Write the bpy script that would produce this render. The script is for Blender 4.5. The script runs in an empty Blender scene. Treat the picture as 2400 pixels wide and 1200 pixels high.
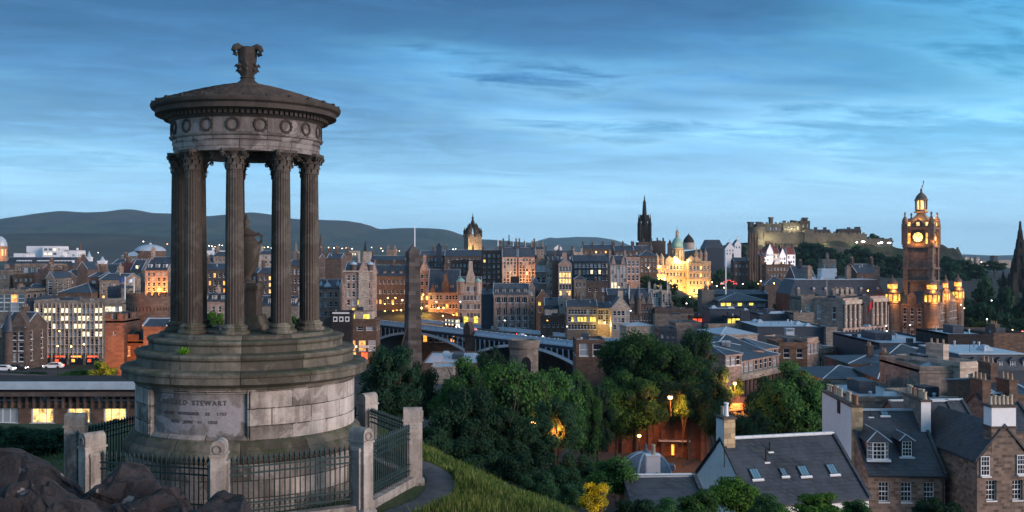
import bpy, math, random
import numpy as np
from mathutils import Vector, Matrix, noise as mnoise
R = math.radians
PI = math.pi
random.seed(7)
scene = bpy.context.scene
COL = scene.collection
# ---------------------------------------------------------------- camera
CZ = 98.0                      # eye height above sea level on the hill
cam_d = bpy.data.cameras.new('camera')
cam_d.sensor_width = 36.0
cam_d.lens = 36.0
cam_d.clip_start = 0.2
cam_d.clip_end = 60000
cam = bpy.data.objects.new('camera', cam_d)
COL.objects.link(cam)
cam.location = (0, 0, CZ)
cam.rotation_euler = (R(90), 0, 0)
scene.camera = cam
# ---------------------------------------------------------------- view
scene.view_settings.view_transform = 'Standard'
scene.view_settings.look = 'None'
scene.view_settings.exposure = 0.88
scene.view_settings.gamma = 1.0
# ---------------------------------------------------------------- world
SUN_EL, SUN_AZ = R(11), R(122)      # azimuth measured clockwise from the view direction
world = bpy.data.worlds.new('World')
scene.world = world
world.use_nodes = True
nt = world.node_tree
nt.nodes.clear()
def wn(t, **k):
    n = nt.nodes.new(t)
    for a, b in k.items(): setattr(n, a, b)
    return n
def wl(a, b): nt.links.new(a, b)
def wmath(op, a, b=None, c=None):
    n = wn('ShaderNodeMath', operation=op)
    for i, v in enumerate((a, b, c)):
        if v is None: continue
        if isinstance(v, (int, float)): n.inputs[i].default_value = v
        else: wl(v, n.inputs[i])
    return n.outputs[0]
def wramp(fac, stops):
    n = wn('ShaderNodeValToRGB')
    wl(fac, n.inputs[0])
    e = n.color_ramp.elements
    while len(e) > 1: e.remove(e[-1])
    e[0].position = stops[0][0]; e[0].color = (*stops[0][1], 1)
    for p, c in stops[1:]:
        q = e.new(p); q.color = (*c, 1)
    return n.outputs[0]
def wmix(f, a, b):
    n = wn('ShaderNodeMix', data_type='RGBA')
    if isinstance(f, (int, float)): n.inputs[0].default_value = f
    else: wl(f, n.inputs[0])
    for i, v in ((6, a), (7, b)):
        if isinstance(v, tuple): n.inputs[i].default_value = (*v, 1)
        else: wl(v, n.inputs[i])
    return n.outputs[2]
tc = wn('ShaderNodeTexCoord')
sep = wn('ShaderNodeSeparateXYZ'); wl(tc.outputs['Generated'], sep.inputs[0])
dx, dy, dz = sep.outputs
elev = wmath('MAXIMUM', dz, 0.0)
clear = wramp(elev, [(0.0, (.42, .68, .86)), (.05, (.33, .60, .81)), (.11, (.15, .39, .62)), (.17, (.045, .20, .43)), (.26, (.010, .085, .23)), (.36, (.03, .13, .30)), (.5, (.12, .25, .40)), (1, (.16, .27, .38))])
# a cloud deck seen in perspective: direction projected on a plane
den = wmath('ADD', elev, 0.07)
px_ = wmath('DIVIDE', dx, den); py_ = wmath('DIVIDE', dy, den)
cmb = wn('ShaderNodeCombineXYZ')
wl(wmath('MULTIPLY', px_, .58), cmb.inputs[0]); wl(wmath('MULTIPLY', wmath('ADD', py_, wmath('MULTIPLY', px_, -.16)), .95), cmb.inputs[1])
def wnoise(scale, detail, rough, dist=0.0, off=(0, 0, 0)):
    m = wn('ShaderNodeMapping'); wl(cmb.outputs[0], m.inputs[0]); m.inputs[1].default_value = off
    n = wn('ShaderNodeTexNoise'); wl(m.outputs[0], n.inputs['Vector'])
    n.inputs['Scale'].default_value = scale; n.inputs['Detail'].default_value = detail
    n.inputs['Roughness'].default_value = rough; n.inputs['Distortion'].default_value = dist
    return n.outputs['Fac']
n1 = wnoise(1.0, 10, .60, .35, (3.1, 1.7, 0))
n2 = wnoise(3.2, 10, .68, .6, (7.3, 4.2, 0))
n3 = wnoise(.55, 4, .5, .3, (1.3, 9.2, 0))
dark = wmath('ADD', wmath('MULTIPLY', n1, .64), wmath('MULTIPLY', n2, .36))
dark = wmath('ADD', dark, wmath('MULTIPLY', wmath('SUBTRACT', n3, .5), .8))
# clouds are thicker high up and to the left, thin out to the horizon
dark = wmath('ADD', dark, wmath('MULTIPLY', dx, -.10))
fade = wramp(elev, [(0, (0, 0, 0)), (.05, (.25,) * 3), (.12, (.8,) * 3), (.2, (1, 1, 1))])
cloud_m = wmath('MULTIPLY', wramp(dark, [(.41, (0, 0, 0)), (.50, (.45,) * 3), (.62, (1, 1, 1))]), fade)
thin_m = wmath('MULTIPLY', wramp(dark, [(.34, (0, 0, 0)), (.44, (1, 1, 1)), (.56, (.15,) * 3)]), fade)
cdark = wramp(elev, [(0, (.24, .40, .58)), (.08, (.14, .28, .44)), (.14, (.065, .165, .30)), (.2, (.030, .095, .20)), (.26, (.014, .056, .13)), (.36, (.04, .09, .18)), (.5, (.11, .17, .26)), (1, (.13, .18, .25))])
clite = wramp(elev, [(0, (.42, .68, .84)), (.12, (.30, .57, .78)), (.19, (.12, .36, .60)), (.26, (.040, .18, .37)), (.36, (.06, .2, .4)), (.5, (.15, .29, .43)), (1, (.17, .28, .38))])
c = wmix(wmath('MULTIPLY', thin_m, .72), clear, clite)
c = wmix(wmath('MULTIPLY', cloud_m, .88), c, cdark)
tex = wramp(wmath('ADD', wmath('MULTIPLY', n2, .6), wmath('MULTIPLY', n1, .4)), [(.38, (.60,) * 3), (.5, (.97,) * 3), (.60, (1.38,) * 3)])
mm = wn('ShaderNodeMix', data_type='RGBA', blend_type='MULTIPLY'); wl(wmath('ADD', wmath('MULTIPLY', fade, .75), .1), mm.inputs[0]); wl(c, mm.inputs[6]); wl(tex, mm.inputs[7]); c = mm.outputs[2]
# teal glow of the last light, high at the right
glow = wmath('MULTIPLY', wramp(dx, [(.2, (0, 0, 0)), (.46, (1, 1, 1))]), wramp(elev, [(.05, (0, 0, 0)), (.16, (1, 1, 1)), (.3, (.4,) * 3)]))
c = wmix(wmath('MULTIPLY', glow, .28), c, (.05, .40, .54))
sky = wn('ShaderNodeTexSky', sky_type='NISHITA', sun_disc=False, sun_elevation=R(2), sun_rotation=SUN_AZ, altitude=100)
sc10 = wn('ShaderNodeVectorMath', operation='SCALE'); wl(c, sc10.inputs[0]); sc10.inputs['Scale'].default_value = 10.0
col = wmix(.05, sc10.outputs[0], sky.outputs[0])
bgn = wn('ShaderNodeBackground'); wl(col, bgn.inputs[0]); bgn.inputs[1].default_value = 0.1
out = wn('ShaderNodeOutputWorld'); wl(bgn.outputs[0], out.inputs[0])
# ---------------------------------------------------------------- afterglow as one soft low sun from the right
sd = bpy.data.lights.new('sun', 'SUN')
sd.energy = 2.05; sd.angle = R(30); sd.color = (1.0, .76, .65)
sun = bpy.data.objects.new('sun', sd); COL.objects.link(sun)
sv = Vector((math.sin(SUN_AZ) * math.cos(SUN_EL), math.cos(SUN_AZ) * math.cos(SUN_EL), math.sin(SUN_EL)))
sun.rotation_euler = sv.to_track_quat('Z', 'Y').to_euler()
sun.location = (50, -50, 150)
F = 2400.0
HAZE = 3.6e-5
def W(px, py, Y): return Vector(((px - 1200) / F * Y, Y, CZ - (py - 600) / F * Y))
def X(px, Y): return (px - 1200) / F * Y
def Z(py, Y): return CZ - (py - 600) / F * Y
# ---------------------------------------------------------------- object helpers
def tag(o, label=None, cat=None, group=None, kind=None):
    if label: o['label'] = label
    if cat: o['category'] = cat
    if group: o['group'] = group
    if kind: o['kind'] = kind
    return o
def empty(name, loc, label=None, cat=None, group=None, rz=0):
    o = bpy.data.objects.new(name, None); COL.objects.link(o)
    o.location = loc; o.rotation_euler = (0, 0, rz); o.empty_display_size = .3
    return tag(o, label, cat, group)
def mobj(name, me, parent=None, loc=None, rz=0, scale=None):
    o = bpy.data.objects.new(name, me); COL.objects.link(o)
    if parent is not None: o.parent = parent
    if loc is not None: o.location = loc
    if rz: o.rotation_euler = (0, 0, rz)
    if scale is not None: o.scale = scale
    return o
def kids(o): return [c for c in COL.objects if c.parent is o]
def copy_tree(tree, loc=None, rz=None, scale=None, label=None):
    """tree = (root, [(child, [grandchildren])]) ; copies every object, shares meshes"""
    root, ch = tree
    r = root.copy(); COL.objects.link(r)
    if loc is not None: r.location = loc
    if rz is not None: r.rotation_euler = (0, 0, rz)
    if scale is not None: r.scale = scale
    if label: r['label'] = label
    for c, gs in ch:
        k = c.copy(); COL.objects.link(k); k.parent = r
        for g in gs:
            q = g.copy(); COL.objects.link(q); q.parent = k
    return r
class MB:
    def __init__(s): s.v = []; s.f = []; s.m = []; s.sm = []; s.mi = 0; s.smooth = False
    def add(s, vs, fs):
        b = len(s.v); s.v.extend([tuple(v) for v in vs])
        for f in fs:
            s.f.append([i + b for i in f]); s.m.append(s.mi); s.sm.append(s.smooth)
        return s
    def box(s, x0, x1, y0, y1, z0, z1):
        return s.add([(x0, y0, z0), (x1, y0, z0), (x1, y1, z0), (x0, y1, z0), (x0, y0, z1), (x1, y0, z1), (x1, y1, z1), (x0, y1, z1)],
                     [(0, 3, 2, 1), (4, 5, 6, 7), (0, 1, 5, 4), (1, 2, 6, 5), (2, 3, 7, 6), (3, 0, 4, 7)])
    def tbox(s, x0, x1, y0, y1, z0, z1, i):     # box tapering inwards by i at the top
        return s.add([(x0, y0, z0), (x1, y0, z0), (x1, y1, z0), (x0, y1, z0), (x0 + i, y0 + i, z1), (x1 - i, y0 + i, z1), (x1 - i, y1 - i, z1), (x0 + i, y1 - i, z1)],
                     [(0, 3, 2, 1), (4, 5, 6, 7), (0, 1, 5, 4), (1, 2, 6, 5), (2, 3, 7, 6), (3, 0, 4, 7)])
    def quad(s, a, b, c, d): return s.add([a, b, c, d], [(0, 1, 2, 3)])
    def prism(s, pts, axis, a0, a1):            # pts 2D polygon (ccw) extruded along axis
        n = len(pts)
        def P(p, a): return {'x': (a, p[0], p[1]), 'y': (p[0], a, p[1]), 'z': (p[0], p[1], a)}[axis]
        vs = [P(p, a0) for p in pts] + [P(p, a1) for p in pts]
        fs = [tuple(range(n))[::-1], tuple(range(n, 2 * n))] + [(i, (i + 1) % n, n + (i + 1) % n, n + i) for i in range(n)]
        return s.add(vs, fs)
    def lathe(s, prof, n=48, c=(0, 0), a0=0, a1=2 * PI, rf=None):
        full = abs(a1 - a0 - 2 * PI) < 1e-6
        k = n if full else n + 1
        vs = []
        for r, z in prof:
            for i in range(k):
                a = a0 + (a1 - a0) * i / n
                rr = r * (rf(a, z) if rf else 1)
                vs.append((c[0] + rr * math.cos(a), c[1] + rr * math.sin(a), z))
        fs = []
        for j in range(len(prof) - 1):
            for i in range(n):
                i2 = (i + 1) % k
                fs.append((j * k + i, j * k + i2, (j + 1) * k + i2, (j + 1) * k + i))
        return s.add(vs, fs)
    def tube(s, pts, r, n=6, r1=None, cap=True):
        pts = [Vector(p) for p in pts]; m = len(pts); vs = []; up = Vector((0, 0, 1))
        for i, p in enumerate(pts):
            t = (pts[min(i + 1, m - 1)] - pts[max(i - 1, 0)]).normalized()
            u = t.cross(up)
            if u.length < .05: u = t.cross(Vector((0, 1, 0)))
            u.normalize(); w = u.cross(t)
            rr = r if r1 is None else r + (r1 - r) * i / max(1, m - 1)
            if isinstance(r, (list, tuple)): rr = r[i]
            for k in range(n):
                a = 2 * PI * k / n
                vs.append(p + u * (math.cos(a) * rr) + w * (math.sin(a) * rr))
        fs = [(j * n + k, j * n + (k + 1) % n, (j + 1) * n + (k + 1) % n, (j + 1) * n + k) for j in range(m - 1) for k in range(n)]
        if cap: fs += [tuple(range(n))[::-1], tuple(range((m - 1) * n, m * n))]
        return s.add(vs, fs)
    def torus(s, c, R_, r, ax1, ax2, n=16, k=6):
        c = Vector(c); a1 = Vector(ax1); a2 = Vector(ax2); a3 = a1.cross(a2); vs = []
        for i in range(n):
            t = 2 * PI * i / n; d = a1 * math.cos(t) + a2 * math.sin(t)
            for j in range(k):
                u = 2 * PI * j / k
                vs.append(c + d * (R_ + r * math.cos(u)) + a3 * (r * math.sin(u)))
        fs = [(i * k + j, ((i + 1) % n) * k + j, ((i + 1) % n) * k + (j + 1) % k, i * k + (j + 1) % k) for i in range(n) for j in range(k)]
        return s.add(vs, fs)
    def xf(s, M, start=0):
        for i in range(start, len(s.v)): s.v[i] = tuple(M @ Vector(s.v[i]))
        return s
    def mesh(s, mats, sharp=40):
        me = bpy.data.meshes.new('m')
        me.from_pydata(s.v, [], s.f)
        if not isinstance(mats, (list, tuple)): mats = [mats]
        for m in mats: me.materials.append(m)
        if any(s.m): me.polygons.foreach_set('material_index', s.m)
        if any(s.sm):
            me.polygons.foreach_set('use_smooth', s.sm)
            me.set_sharp_from_angle(angle=R(sharp))
        me.update()
        return me
    def obj(s, name, mats, parent=None, loc=None, rz=0, sharp=40): return mobj(name, s.mesh(mats, sharp), parent, loc, rz)
# ---------------------------------------------------------------- materials
class NT:
    def __init__(s, name):
        s.m = bpy.data.materials.new(name); s.m.use_nodes = True; s.t = s.m.node_tree; s.t.nodes.clear()
        s.out = s.t.nodes.new('ShaderNodeOutputMaterial'); s.b = s.t.nodes.new('ShaderNodeBsdfPrincipled')
        s.t.links.new(s.b.outputs[0], s.out.inputs[0]); s._tc = None
        s.m.cycles.emission_sampling = 'NONE'
    def n(s, t, **k):
        x = s.t.nodes.new(t)
        for a, b in k.items(): setattr(x, a, b)
        return x
    def l(s, a, b): s.t.links.new(a, b)
    def put(s, sock, v):
        if isinstance(v, (int, float)): sock.default_value = v
        elif isinstance(v, tuple): sock.default_value = (*v, 1) if len(v) == 3 and len(sock.default_value) == 4 else v
        else: s.l(v, sock)
    def math(s, op, a, b=0, c=None):
        x = s.n('ShaderNodeMath', operation=op); s.put(x.inputs[0], a); s.put(x.inputs[1], b)
        if c is not None: s.put(x.inputs[2], c)
        return x.outputs[0]
    def mix(s, f, a, b, bt='MIX'):
        x = s.n('ShaderNodeMix', data_type='RGBA', blend_type=bt); s.put(x.inputs[0], f); s.put(x.inputs[6], a); s.put(x.inputs[7], b); return x.outputs[2]
    def ramp(s, f, stops, interp='LINEAR'):
        x = s.n('ShaderNodeValToRGB'); s.l(f, x.inputs[0]); e = x.color_ramp.elements; x.color_ramp.interpolation = interp
        while len(e) > 1: e.remove(e[-1])
        def c4(c): return (*c, 1) if isinstance(c, tuple) else (c, c, c, 1)
        e[0].position = stops[0][0]; e[0].color = c4(stops[0][1])
        for p, c in stops[1:]: e.new(p).color = c4(c)
        return x.outputs[0]
    def obj(s):
        if not s._tc: s._tc = s.n('ShaderNodeTexCoord')
        return s._tc.outputs['Object']
    def pos(s): return s.n('ShaderNodeNewGeometry').outputs['Position']
    def nz(s): 
        x = s.n('ShaderNodeSeparateXYZ'); s.l(s.n('ShaderNodeNewGeometry').outputs['Normal'], x.inputs[0]); return x.outputs[2]
    def noise(s, v, sc, det=4, ro=.55, di=0, stretch=None):
        x = s.n('ShaderNodeTexNoise')
        if stretch:
            m = s.n('ShaderNodeMapping'); s.l(v, m.inputs[0]); m.inputs[3].default_value = stretch; v = m.outputs[0]
        s.l(v, x.inputs['Vector']); x.inputs['Scale'].default_value = sc; x.inputs['Detail'].default_value = det
        x.inputs['Roughness'].default_value = ro; x.inputs['Distortion'].default_value = di; return x.outputs['Fac']
    def bump(s, h, st=.3, d=.02):
        x = s.n('ShaderNodeBump'); s.l(h, x.inputs['Height']); x.inputs['Strength'].default_value = st; x.inputs['Distance'].default_value = d
        s.l(x.outputs[0], s.b.inputs['Normal'])
    def rnd(s): return s.n('ShaderNodeObjectInfo').outputs['Random']
    def done(s, col=None, rough=.85, metal=0, spec=.3):
        if col is not None: s.put(s.b.inputs['Base Color'], col)
        s.put(s.b.inputs['Roughness'], rough); s.b.inputs['Metallic'].default_value = metal; s.b.inputs['Specular IOR Level'].default_value = spec
        return s.m
def wallvec(n):
    x = n.n('ShaderNodeSeparateXYZ'); n.l(n.obj(), x.inputs[0])
    c = n.n('ShaderNodeCombineXYZ'); n.l(n.math('ADD', x.outputs[0], x.outputs[1]), c.inputs[0]); n.l(x.outputs[2], c.inputs[1]); return c.outputs[0]
def stone(name, c, dirt=(.05, .045, .045), blocks=(.9, .38), var=.3, dirtamt=.55, mortar=.75):
    n = NT(name); v = wallvec(n)
    b = n.n('ShaderNodeTexBrick'); n.l(v, b.inputs['Vector']); b.inputs['Scale'].default_value = 1
    b.inputs['Brick Width'].default_value = blocks[0]; b.inputs['Row Height'].default_value = blocks[1]
    b.inputs['Mortar Size'].default_value = .018; b.inputs['Bias'].default_value = 0
    b.inputs['Color1'].default_value = (*[q * (1 - var) for q in c], 1); b.inputs['Color2'].default_value = (*[min(1, q * (1 + var)) for q in c], 1)
    b.inputs['Mortar'].default_value = (*[q * mortar for q in c], 1)
    st = n.noise(n.obj(), .22, 6, .65, .3)
    st2 = n.noise(n.obj(), .9, 5, .6, 0, (1.6, 1.6, .22))   # rain streaks
    m = n.ramp(n.math('ADD', n.math('MULTIPLY', st, .6), n.math('MULTIPLY', st2, .4)), [(.40, 0.0), (.62, 1.0)])
    col = n.mix(n.math('MULTIPLY', m, dirtamt), b.outputs['Color'], dirt)
    fine = n.noise(n.obj(), 6, 3, .6)
    col = n.mix(.5, col, n.ramp(fine, [(.3, .75), (.7, 1.0)]), 'MULTIPLY')
    n.bump(n.math('ADD', b.outputs['Fac'], n.math('MULTIPLY', fine, -.6)), -.4, .03)
    return n.done(col, .9)
def plain(name, c, rough=.7, var=.25, sc=1.5, metal=0, stretch=None, spec=.3):
    n = NT(name); f = n.noise(n.obj(), sc, 5, .6, .2, stretch)
    col = n.mix(1, c, n.ramp(f, [(.3, 1 - var), (.7, 1 + 0 * var)]), 'MULTIPLY')
    n.bump(f, .15, .02)
    return n.done(col, rough, metal, spec)
def slate(name, c, rough=.55, row=.28):
    n = NT(name); v = wallvec(n)
    b = n.n('ShaderNodeTexBrick'); n.l(v, b.inputs['Vector']); b.inputs['Scale'].default_value = 1
    b.inputs['Brick Width'].default_value = .3; b.inputs['Row Height'].default_value = row; b.inputs['Mortar Size'].default_value = .02
    b.inputs['Color1'].default_value = (*[q * .5 for q in c], 1); b.inputs['Color2'].default_value = (*[q * 1.6 for q in c], 1); b.inputs['Mortar'].default_value = (*[q * .35 for q in c], 1)
    st = n.noise(n.obj(), .5, 5, .6, .4)
    col = n.mix(n.ramp(st, [(.35, 0.0), (.7, .7)]), b.outputs['Color'], tuple(min(1, q * 1.7 + .012) for q in c))
    mo = n.noise(n.obj(), 1.7, 6, .7, .3)
    col = n.mix(n.ramp(mo, [(.56, 0.0), (.66, .55)]), col, (.05, .055, .03))
    n.bump(b.outputs['Fac'], -.8, .03)
    return n.done(col, rough, 0, .5)
def emis(name, c, st, base=(.8, .8, .8)):
    n = NT(name); n.b.inputs['Emission Color'].default_value = (*c, 1); n.b.inputs['Emission Strength'].default_value = st
    return n.done(base, .4)
def litglass(name, c, st, sample=False):          # curtains, rooms and lamps seen through a lit pane
    n = NT(name); f = n.noise(n.pos(), .9, 4, .75)
    n.l(n.mix(1, c, n.ramp(f, [(.36, .12), (.58, 1.0)]), 'MULTIPLY'), n.b.inputs['Emission Color']); n.b.inputs['Emission Strength'].default_value = st
    return n.done((.06, .06, .07), .12, 0, .6)
M = {}
M['warm'] = stone('stone_warm', (.34, .25, .195))
M['pink'] = stone('stone_pink', (.42, .30, .25), dirtamt=.45)
M['grey'] = stone('stone_grey', (.25, .215, .185))
M['dark'] = stone('stone_dark', (.12, .09, .078), dirtamt=.7)
M['brown'] = stone('stone_brown', (.17, .105, .075), dirtamt=.6)
M['pale'] = stone('stone_pale', (.50, .41, .34), dirtamt=.3)
M['soot'] = stone('stone_soot', (.035, .03, .03), dirt=(.012, .011, .012))
M['navy'] = plain('render_dark_blue', (.035, .05, .075), .6)
M['white'] = plain('white_harling', (.82, .82, .85), .9, .12, 2.5)
M['red'] = stone('sandstone_red', (.30, .085, .045), dirt=(.07, .03, .02), dirtamt=.45)
M['rubble'] = stone('rubble_stone', (.21, .15, .12), dirt=(.10, .085, .08), blocks=(.42, .24), var=.55, dirtamt=.4, mortar=1.15)
M['slate'] = slate('slate_blue', (.020, .030, .048))
M['slate2'] = slate('slate_grey', (.042, .050, .066))
M['redtile'] = slate('tile_red', (.17, .040, .030), .8)
M['lead'] = plain('lead_sheet', (.42, .50, .58), .45, .25, .8, .1, None, .5)
M['copper'] = plain('copper_green', (.28, .46, .40), .6, .3, 1.2)
M['whitep'] = plain('white_paint', (.75, .76, .78), .5, .1)
M['darkmetal'] = plain('dark_metal', (.04, .045, .055), .45, .3, 2, .3)
M['glass'] = NT('window_glass').done((.015, .02, .03), .08, 0, .8)
M['glass2'] = NT('window_glass_blind').done((.30, .34, .38), .25, 0, .6)
M['lit'] = litglass('pane_lit_warm', (1.0, .58, .17), 1.5)
M['litw'] = litglass('pane_lit_white', (1.0, .86, .52), 1.35)
M['lito'] = litglass('pane_lit_orange', (1.0, .34, .045), 1.7)
M['lity'] = litglass('pane_lit_yellow', (1.0, .74, .09), 1.15)
M['litr'] = litglass('pane_lit_red', (1.0, .09, .02), 1.5)
M['lamp'] = emis('lamp_glow', (1, .52, .18), 22)
M['lampw'] = emis('lamp_glow_white', (1, .92, .8), 16)
M['lampr'] = emis('lamp_glow_red', (1, .05, .03), 10)
M['pot'] = plain('chimney_pot_clay', (.36, .25, .18), .8, .35, 3)
def point(loc, color, watts, radius=.4, parent=None, name='lamp_light', spot=None, aim=None, blend=.6):
    l = bpy.data.lights.new(name, 'SPOT' if spot else 'POINT'); l.energy = watts; l.color = color; l.shadow_soft_size = radius
    o = bpy.data.objects.new(name, l); COL.objects.link(o); o.location = loc
    if spot:
        l.spot_size = R(spot); l.spot_blend = blend
        o.rotation_euler = (Vector(loc) - Vector(aim)).to_track_quat('Z', 'Y').to_euler()
    if parent is not None:
        o.parent = parent; o.matrix_parent_inverse = Matrix.Identity(4)
    return o
SOD = (1.0, .36, .07)
YEL = (1.0, .62, .18)
# ---------------------------------------------------------------- terrain
CP = np.array([(-60,120,76),(-30,110,76),(0,100,75),(30,100,72),(60,100,69),(100,100,64),(150,120,62),(-60,170,74),(-20,160,77),(20,150,75),(60,160,71),(100,200,66),(160,230,64),
 (-115,255,70.2),(-80,262,70),(-60,250,68),(-140,245,70.4),(-125,300,72),(-180,330,72),(-60,330,58),(-40,330,52),(0,330,48),(40,330,48),(-20,420,48),(40,420,50),(0,250,56),(40,250,58),(70,260,60),
 (60,300,60),(120,350,64),(160,400,65),(150,300,63),(200,300,62),(220,400,62),(300,500,58),(200,600,58),(300,700,58),
 (0,480,58),(60,500,58),(100,520,58),(150,700,58),(200,800,60),(-60,420,56),(-90,410,64),(-70,470,50),(-30,470,50),(-20,500,52),(-150,420,68),(-200,600,72),(-100,560,72),(-40,540,70),(0,560,72),(60,560,70),
 (20,700,80),(60,700,82),(100,700,76),(100,900,92),(130,745,70),(200,900,84),(150,1000,90),(268,1150,112),(310,1160,114),(360,1160,112),(400,1170,108),(430,1180,102),(470,1190,90),(520,1200,76),(600,1200,60),
 (300,1050,74),(380,1050,70),(250,1080,86),(440,1080,66),(800,1300,56),(-600,1500,70),(0,1500,74),(500,1600,60),(-1200,3000,74),(0,3000,72),(1500,3000,56),
 (-2500,6000,70),(0,6000,66),(4000,6000,52),(-6000,15000,60),(0,15000,60),(8000,15000,52),(-3000,-200,70),(3000,-200,60)], float)
def h_mid(x, y):
    x = np.asarray(x, float); y = np.asarray(y, float)
    d2 = (x[..., None] - CP[:, 0]) ** 2 + (y[..., None] - CP[:, 1]) ** 2 + 25
    w = d2 ** -1.6
    return (w * CP[:, 2]).sum(-1) / w.sum(-1)
def sstep(a, b, t):
    t = np.clip((t - a) / (b - a), 0, 1); return t * t * (3 - 2 * t)
def height(x, y):
    x = np.asarray(x, float); y = np.asarray(y, float)
    s = np.maximum((1.94 * x + y - 28.4) / 2.18, y - 42)
    s = np.maximum(s, -x - 34)
    drop = np.where(s > 0, .30 * s + .25 * s * sstep(0, 5, s), 0)
    near = 91.2 - drop + 5.1 * (1 - sstep(0, 22, y)) * (1 - sstep(3, 14, x))
    m = h_mid(x, y)
    k = sstep(45, 75, y) * 1.0
    near = np.maximum(near, m)
    return near * (1 - k) + np.maximum(m, near - 40 * k) * k
def hz(x, y): return float(height(np.array([x]), np.array([y]))[0])
# ground materials
n = NT('hill_grass')
f = n.noise(n.obj(), .35, 6, .6); f2 = n.noise(n.obj(), 5, 4, .7)
cg = n.mix(n.ramp(f, [(.35, 0.0), (.62, 1.0)]), (.035, .060, .018), (.085, .085, .035))
cg = n.mix(n.ramp(f2, [(.3, .0), (.8, .6)]), cg, (.02, .035, .012))
n.bump(f2, .8, .1); M['grass'] = n.done(cg, .95)
n = NT('town_ground')
f = n.noise(n.obj(), .018, 6, .6); f2 = n.noise(n.obj(), .5, 4, .6)
cg = n.mix(n.ramp(f, [(.42, 0.0), (.52, 1.0)]), (.018, .032, .020), (.045, .042, .042))
cg = n.mix(n.ramp(f2, [(.3, .0), (.8, .5)]), cg, (.015, .02, .016))
M['townground'] = n.done(cg, .95)
n = NT('hill_land')      # moor, woods and fields on the far hills
f = n.noise(n.obj(), .0022, 7, .62, .4); f2 = n.noise(n.obj(), .009, 5, .6)
cg = n.mix(n.ramp(f, [(.36, 0.0), (.5, 1.0)]), (.010, .024, .022), (.06, .075, .045))
cg = n.mix(n.ramp(f2, [(.5, .0), (.62, .75)]), cg, (.016, .026, .018))
f3 = n.noise(n.obj(), .0007, 4, .5)
cg = n.mix(n.ramp(f3, [(.45, .0), (.6, .6)]), cg, (.075, .058, .05))
M['hill'] = n.done(cg, .95)
rows = list(np.arange(-40, 60, .8))
yv = 60.0
while yv < 26000: rows.append(yv); yv *= 1.032
ts = np.linspace(-1, 1, 181); ts = np.sign(ts) * np.abs(ts) ** 1.35
GY, GT = np.meshgrid(np.array(rows), ts, indexing='ij')
GX = GT * (np.maximum(GY, 0) + 60) * 1.25
GZ = height(GX, GY)
gv = np.stack([GX, GY, GZ], -1)
wig = np.array([mnoise.noise(Vector((a * .23, b * .23, 0))) * .10 + mnoise.noise(Vector((a * .8, b * .8, 3))) * .05 for a, b in zip(GX[:128].ravel(), GY[:128].ravel())]).reshape(GX[:128].shape)
gv[:128, :, 2] += wig
nr, nc = GX.shape
idx = np.arange(nr * nc).reshape(nr, nc)
fq = np.stack([idx[:-1, :-1], idx[:-1, 1:], idx[1:, 1:], idx[1:, :-1]], -1).reshape(-1, 4)
def np_mesh(verts, faces, mats, mi=None, smooth=False):
    me = bpy.data.meshes.new('m'); verts = np.asarray(verts, np.float32).reshape(-1, 3); faces = np.asarray(faces, np.int32)
    k = faces.shape[1]; nf = len(faces)
    me.vertices.add(len(verts)); me.vertices.foreach_set('co', verts.ravel())
    me.loops.add(nf * k); me.loops.foreach_set('vertex_index', faces.ravel())
    me.polygons.add(nf); me.polygons.foreach_set('loop_start', np.arange(nf, dtype=np.int32) * k)
    me.polygons.foreach_set('loop_total', np.full(nf, k, np.int32))
    for m in (mats if isinstance(mats, (list, tuple)) else [mats]): me.materials.append(m)
    if mi is not None: me.polygons.foreach_set('material_index', np.asarray(mi, np.int32))
    if smooth: me.polygons.foreach_set('use_smooth', np.ones(nf, bool))
    me.update(calc_edges=True); me.validate(); return me
gmi = np.where((gv[:-1, :-1, 1] < 62), 0, np.where(gv[:-1, :-1, 1] < 2600, 1, 2)).ravel()
tag(mobj('ground', np_mesh(gv, fq, [M['grass'], M['townground'], M['hill']], gmi, True)), kind='structure')
# far hills: ridge lines with real depth
def ridge(name, pts, Y, back, front, seed, amp=18, base=55):
    pts = sorted(pts); xs = np.array([X(p, Y) for p, q in pts]); zs = np.array([Z(q, Y) for p, q in pts])
    nx = 220; xg = np.linspace(xs[0], xs[-1], nx); 
    zg = np.interp(xg, xs, zs)
    ker = np.array([1, 3, 5, 3, 1.]) / 13; zg[2:-2] = np.convolve(zg, ker, 'valid')
    rowsY = np.concatenate([np.linspace(-front, 0, 26), np.linspace(0, back, 8)[1:]])
    V = []
    for d in rowsY:
        t = 1 - abs(d) / (front if d < 0 else back)
        prof = (t * t * (3 - 2 * t)) if d >= 0 else t ** 1.25
        for i in range(nx):
            x = xg[i] + (d * .12)
            g = mnoise.fractal(Vector((xg[i] / 900, d / 700, seed)), .9, 2.1, 5)
            z = base - 20 + (zg[i] - base + 20) * prof + g * amp * (4 * t * (1 - t) + .04)
            V.append((x, Y + d, z))
    V = np.array(V); m = len(rowsY); idx = np.arange(m * nx).reshape(m, nx)
    fq = np.stack([idx[:-1, :-1], idx[:-1, 1:], idx[1:, 1:], idx[1:, :-1]], -1).reshape(-1, 4)
    return tag(mobj(name, np_mesh(V, fq, M['hill'], None, True)), kind='structure')
ridge('hill', [(-700,600),(-300,560),(-120,540),(0,527),(30,524),(50,514),(90,500),(140,494),(200,498),(250,496),(285,490),(320,491),(350,499),(400,500),(440,505),(480,507),(540,502),(590,497),(640,503),(660,509),(700,514),(750,515),(810,517),(850,524),(890,538),(920,535),(960,534),(1010,535),(1040,537),(1065,543),(1090,556),(1140,570),(1200,590),(1260,610)], 9000, 2500, 4200, 1.3, 60)
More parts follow.
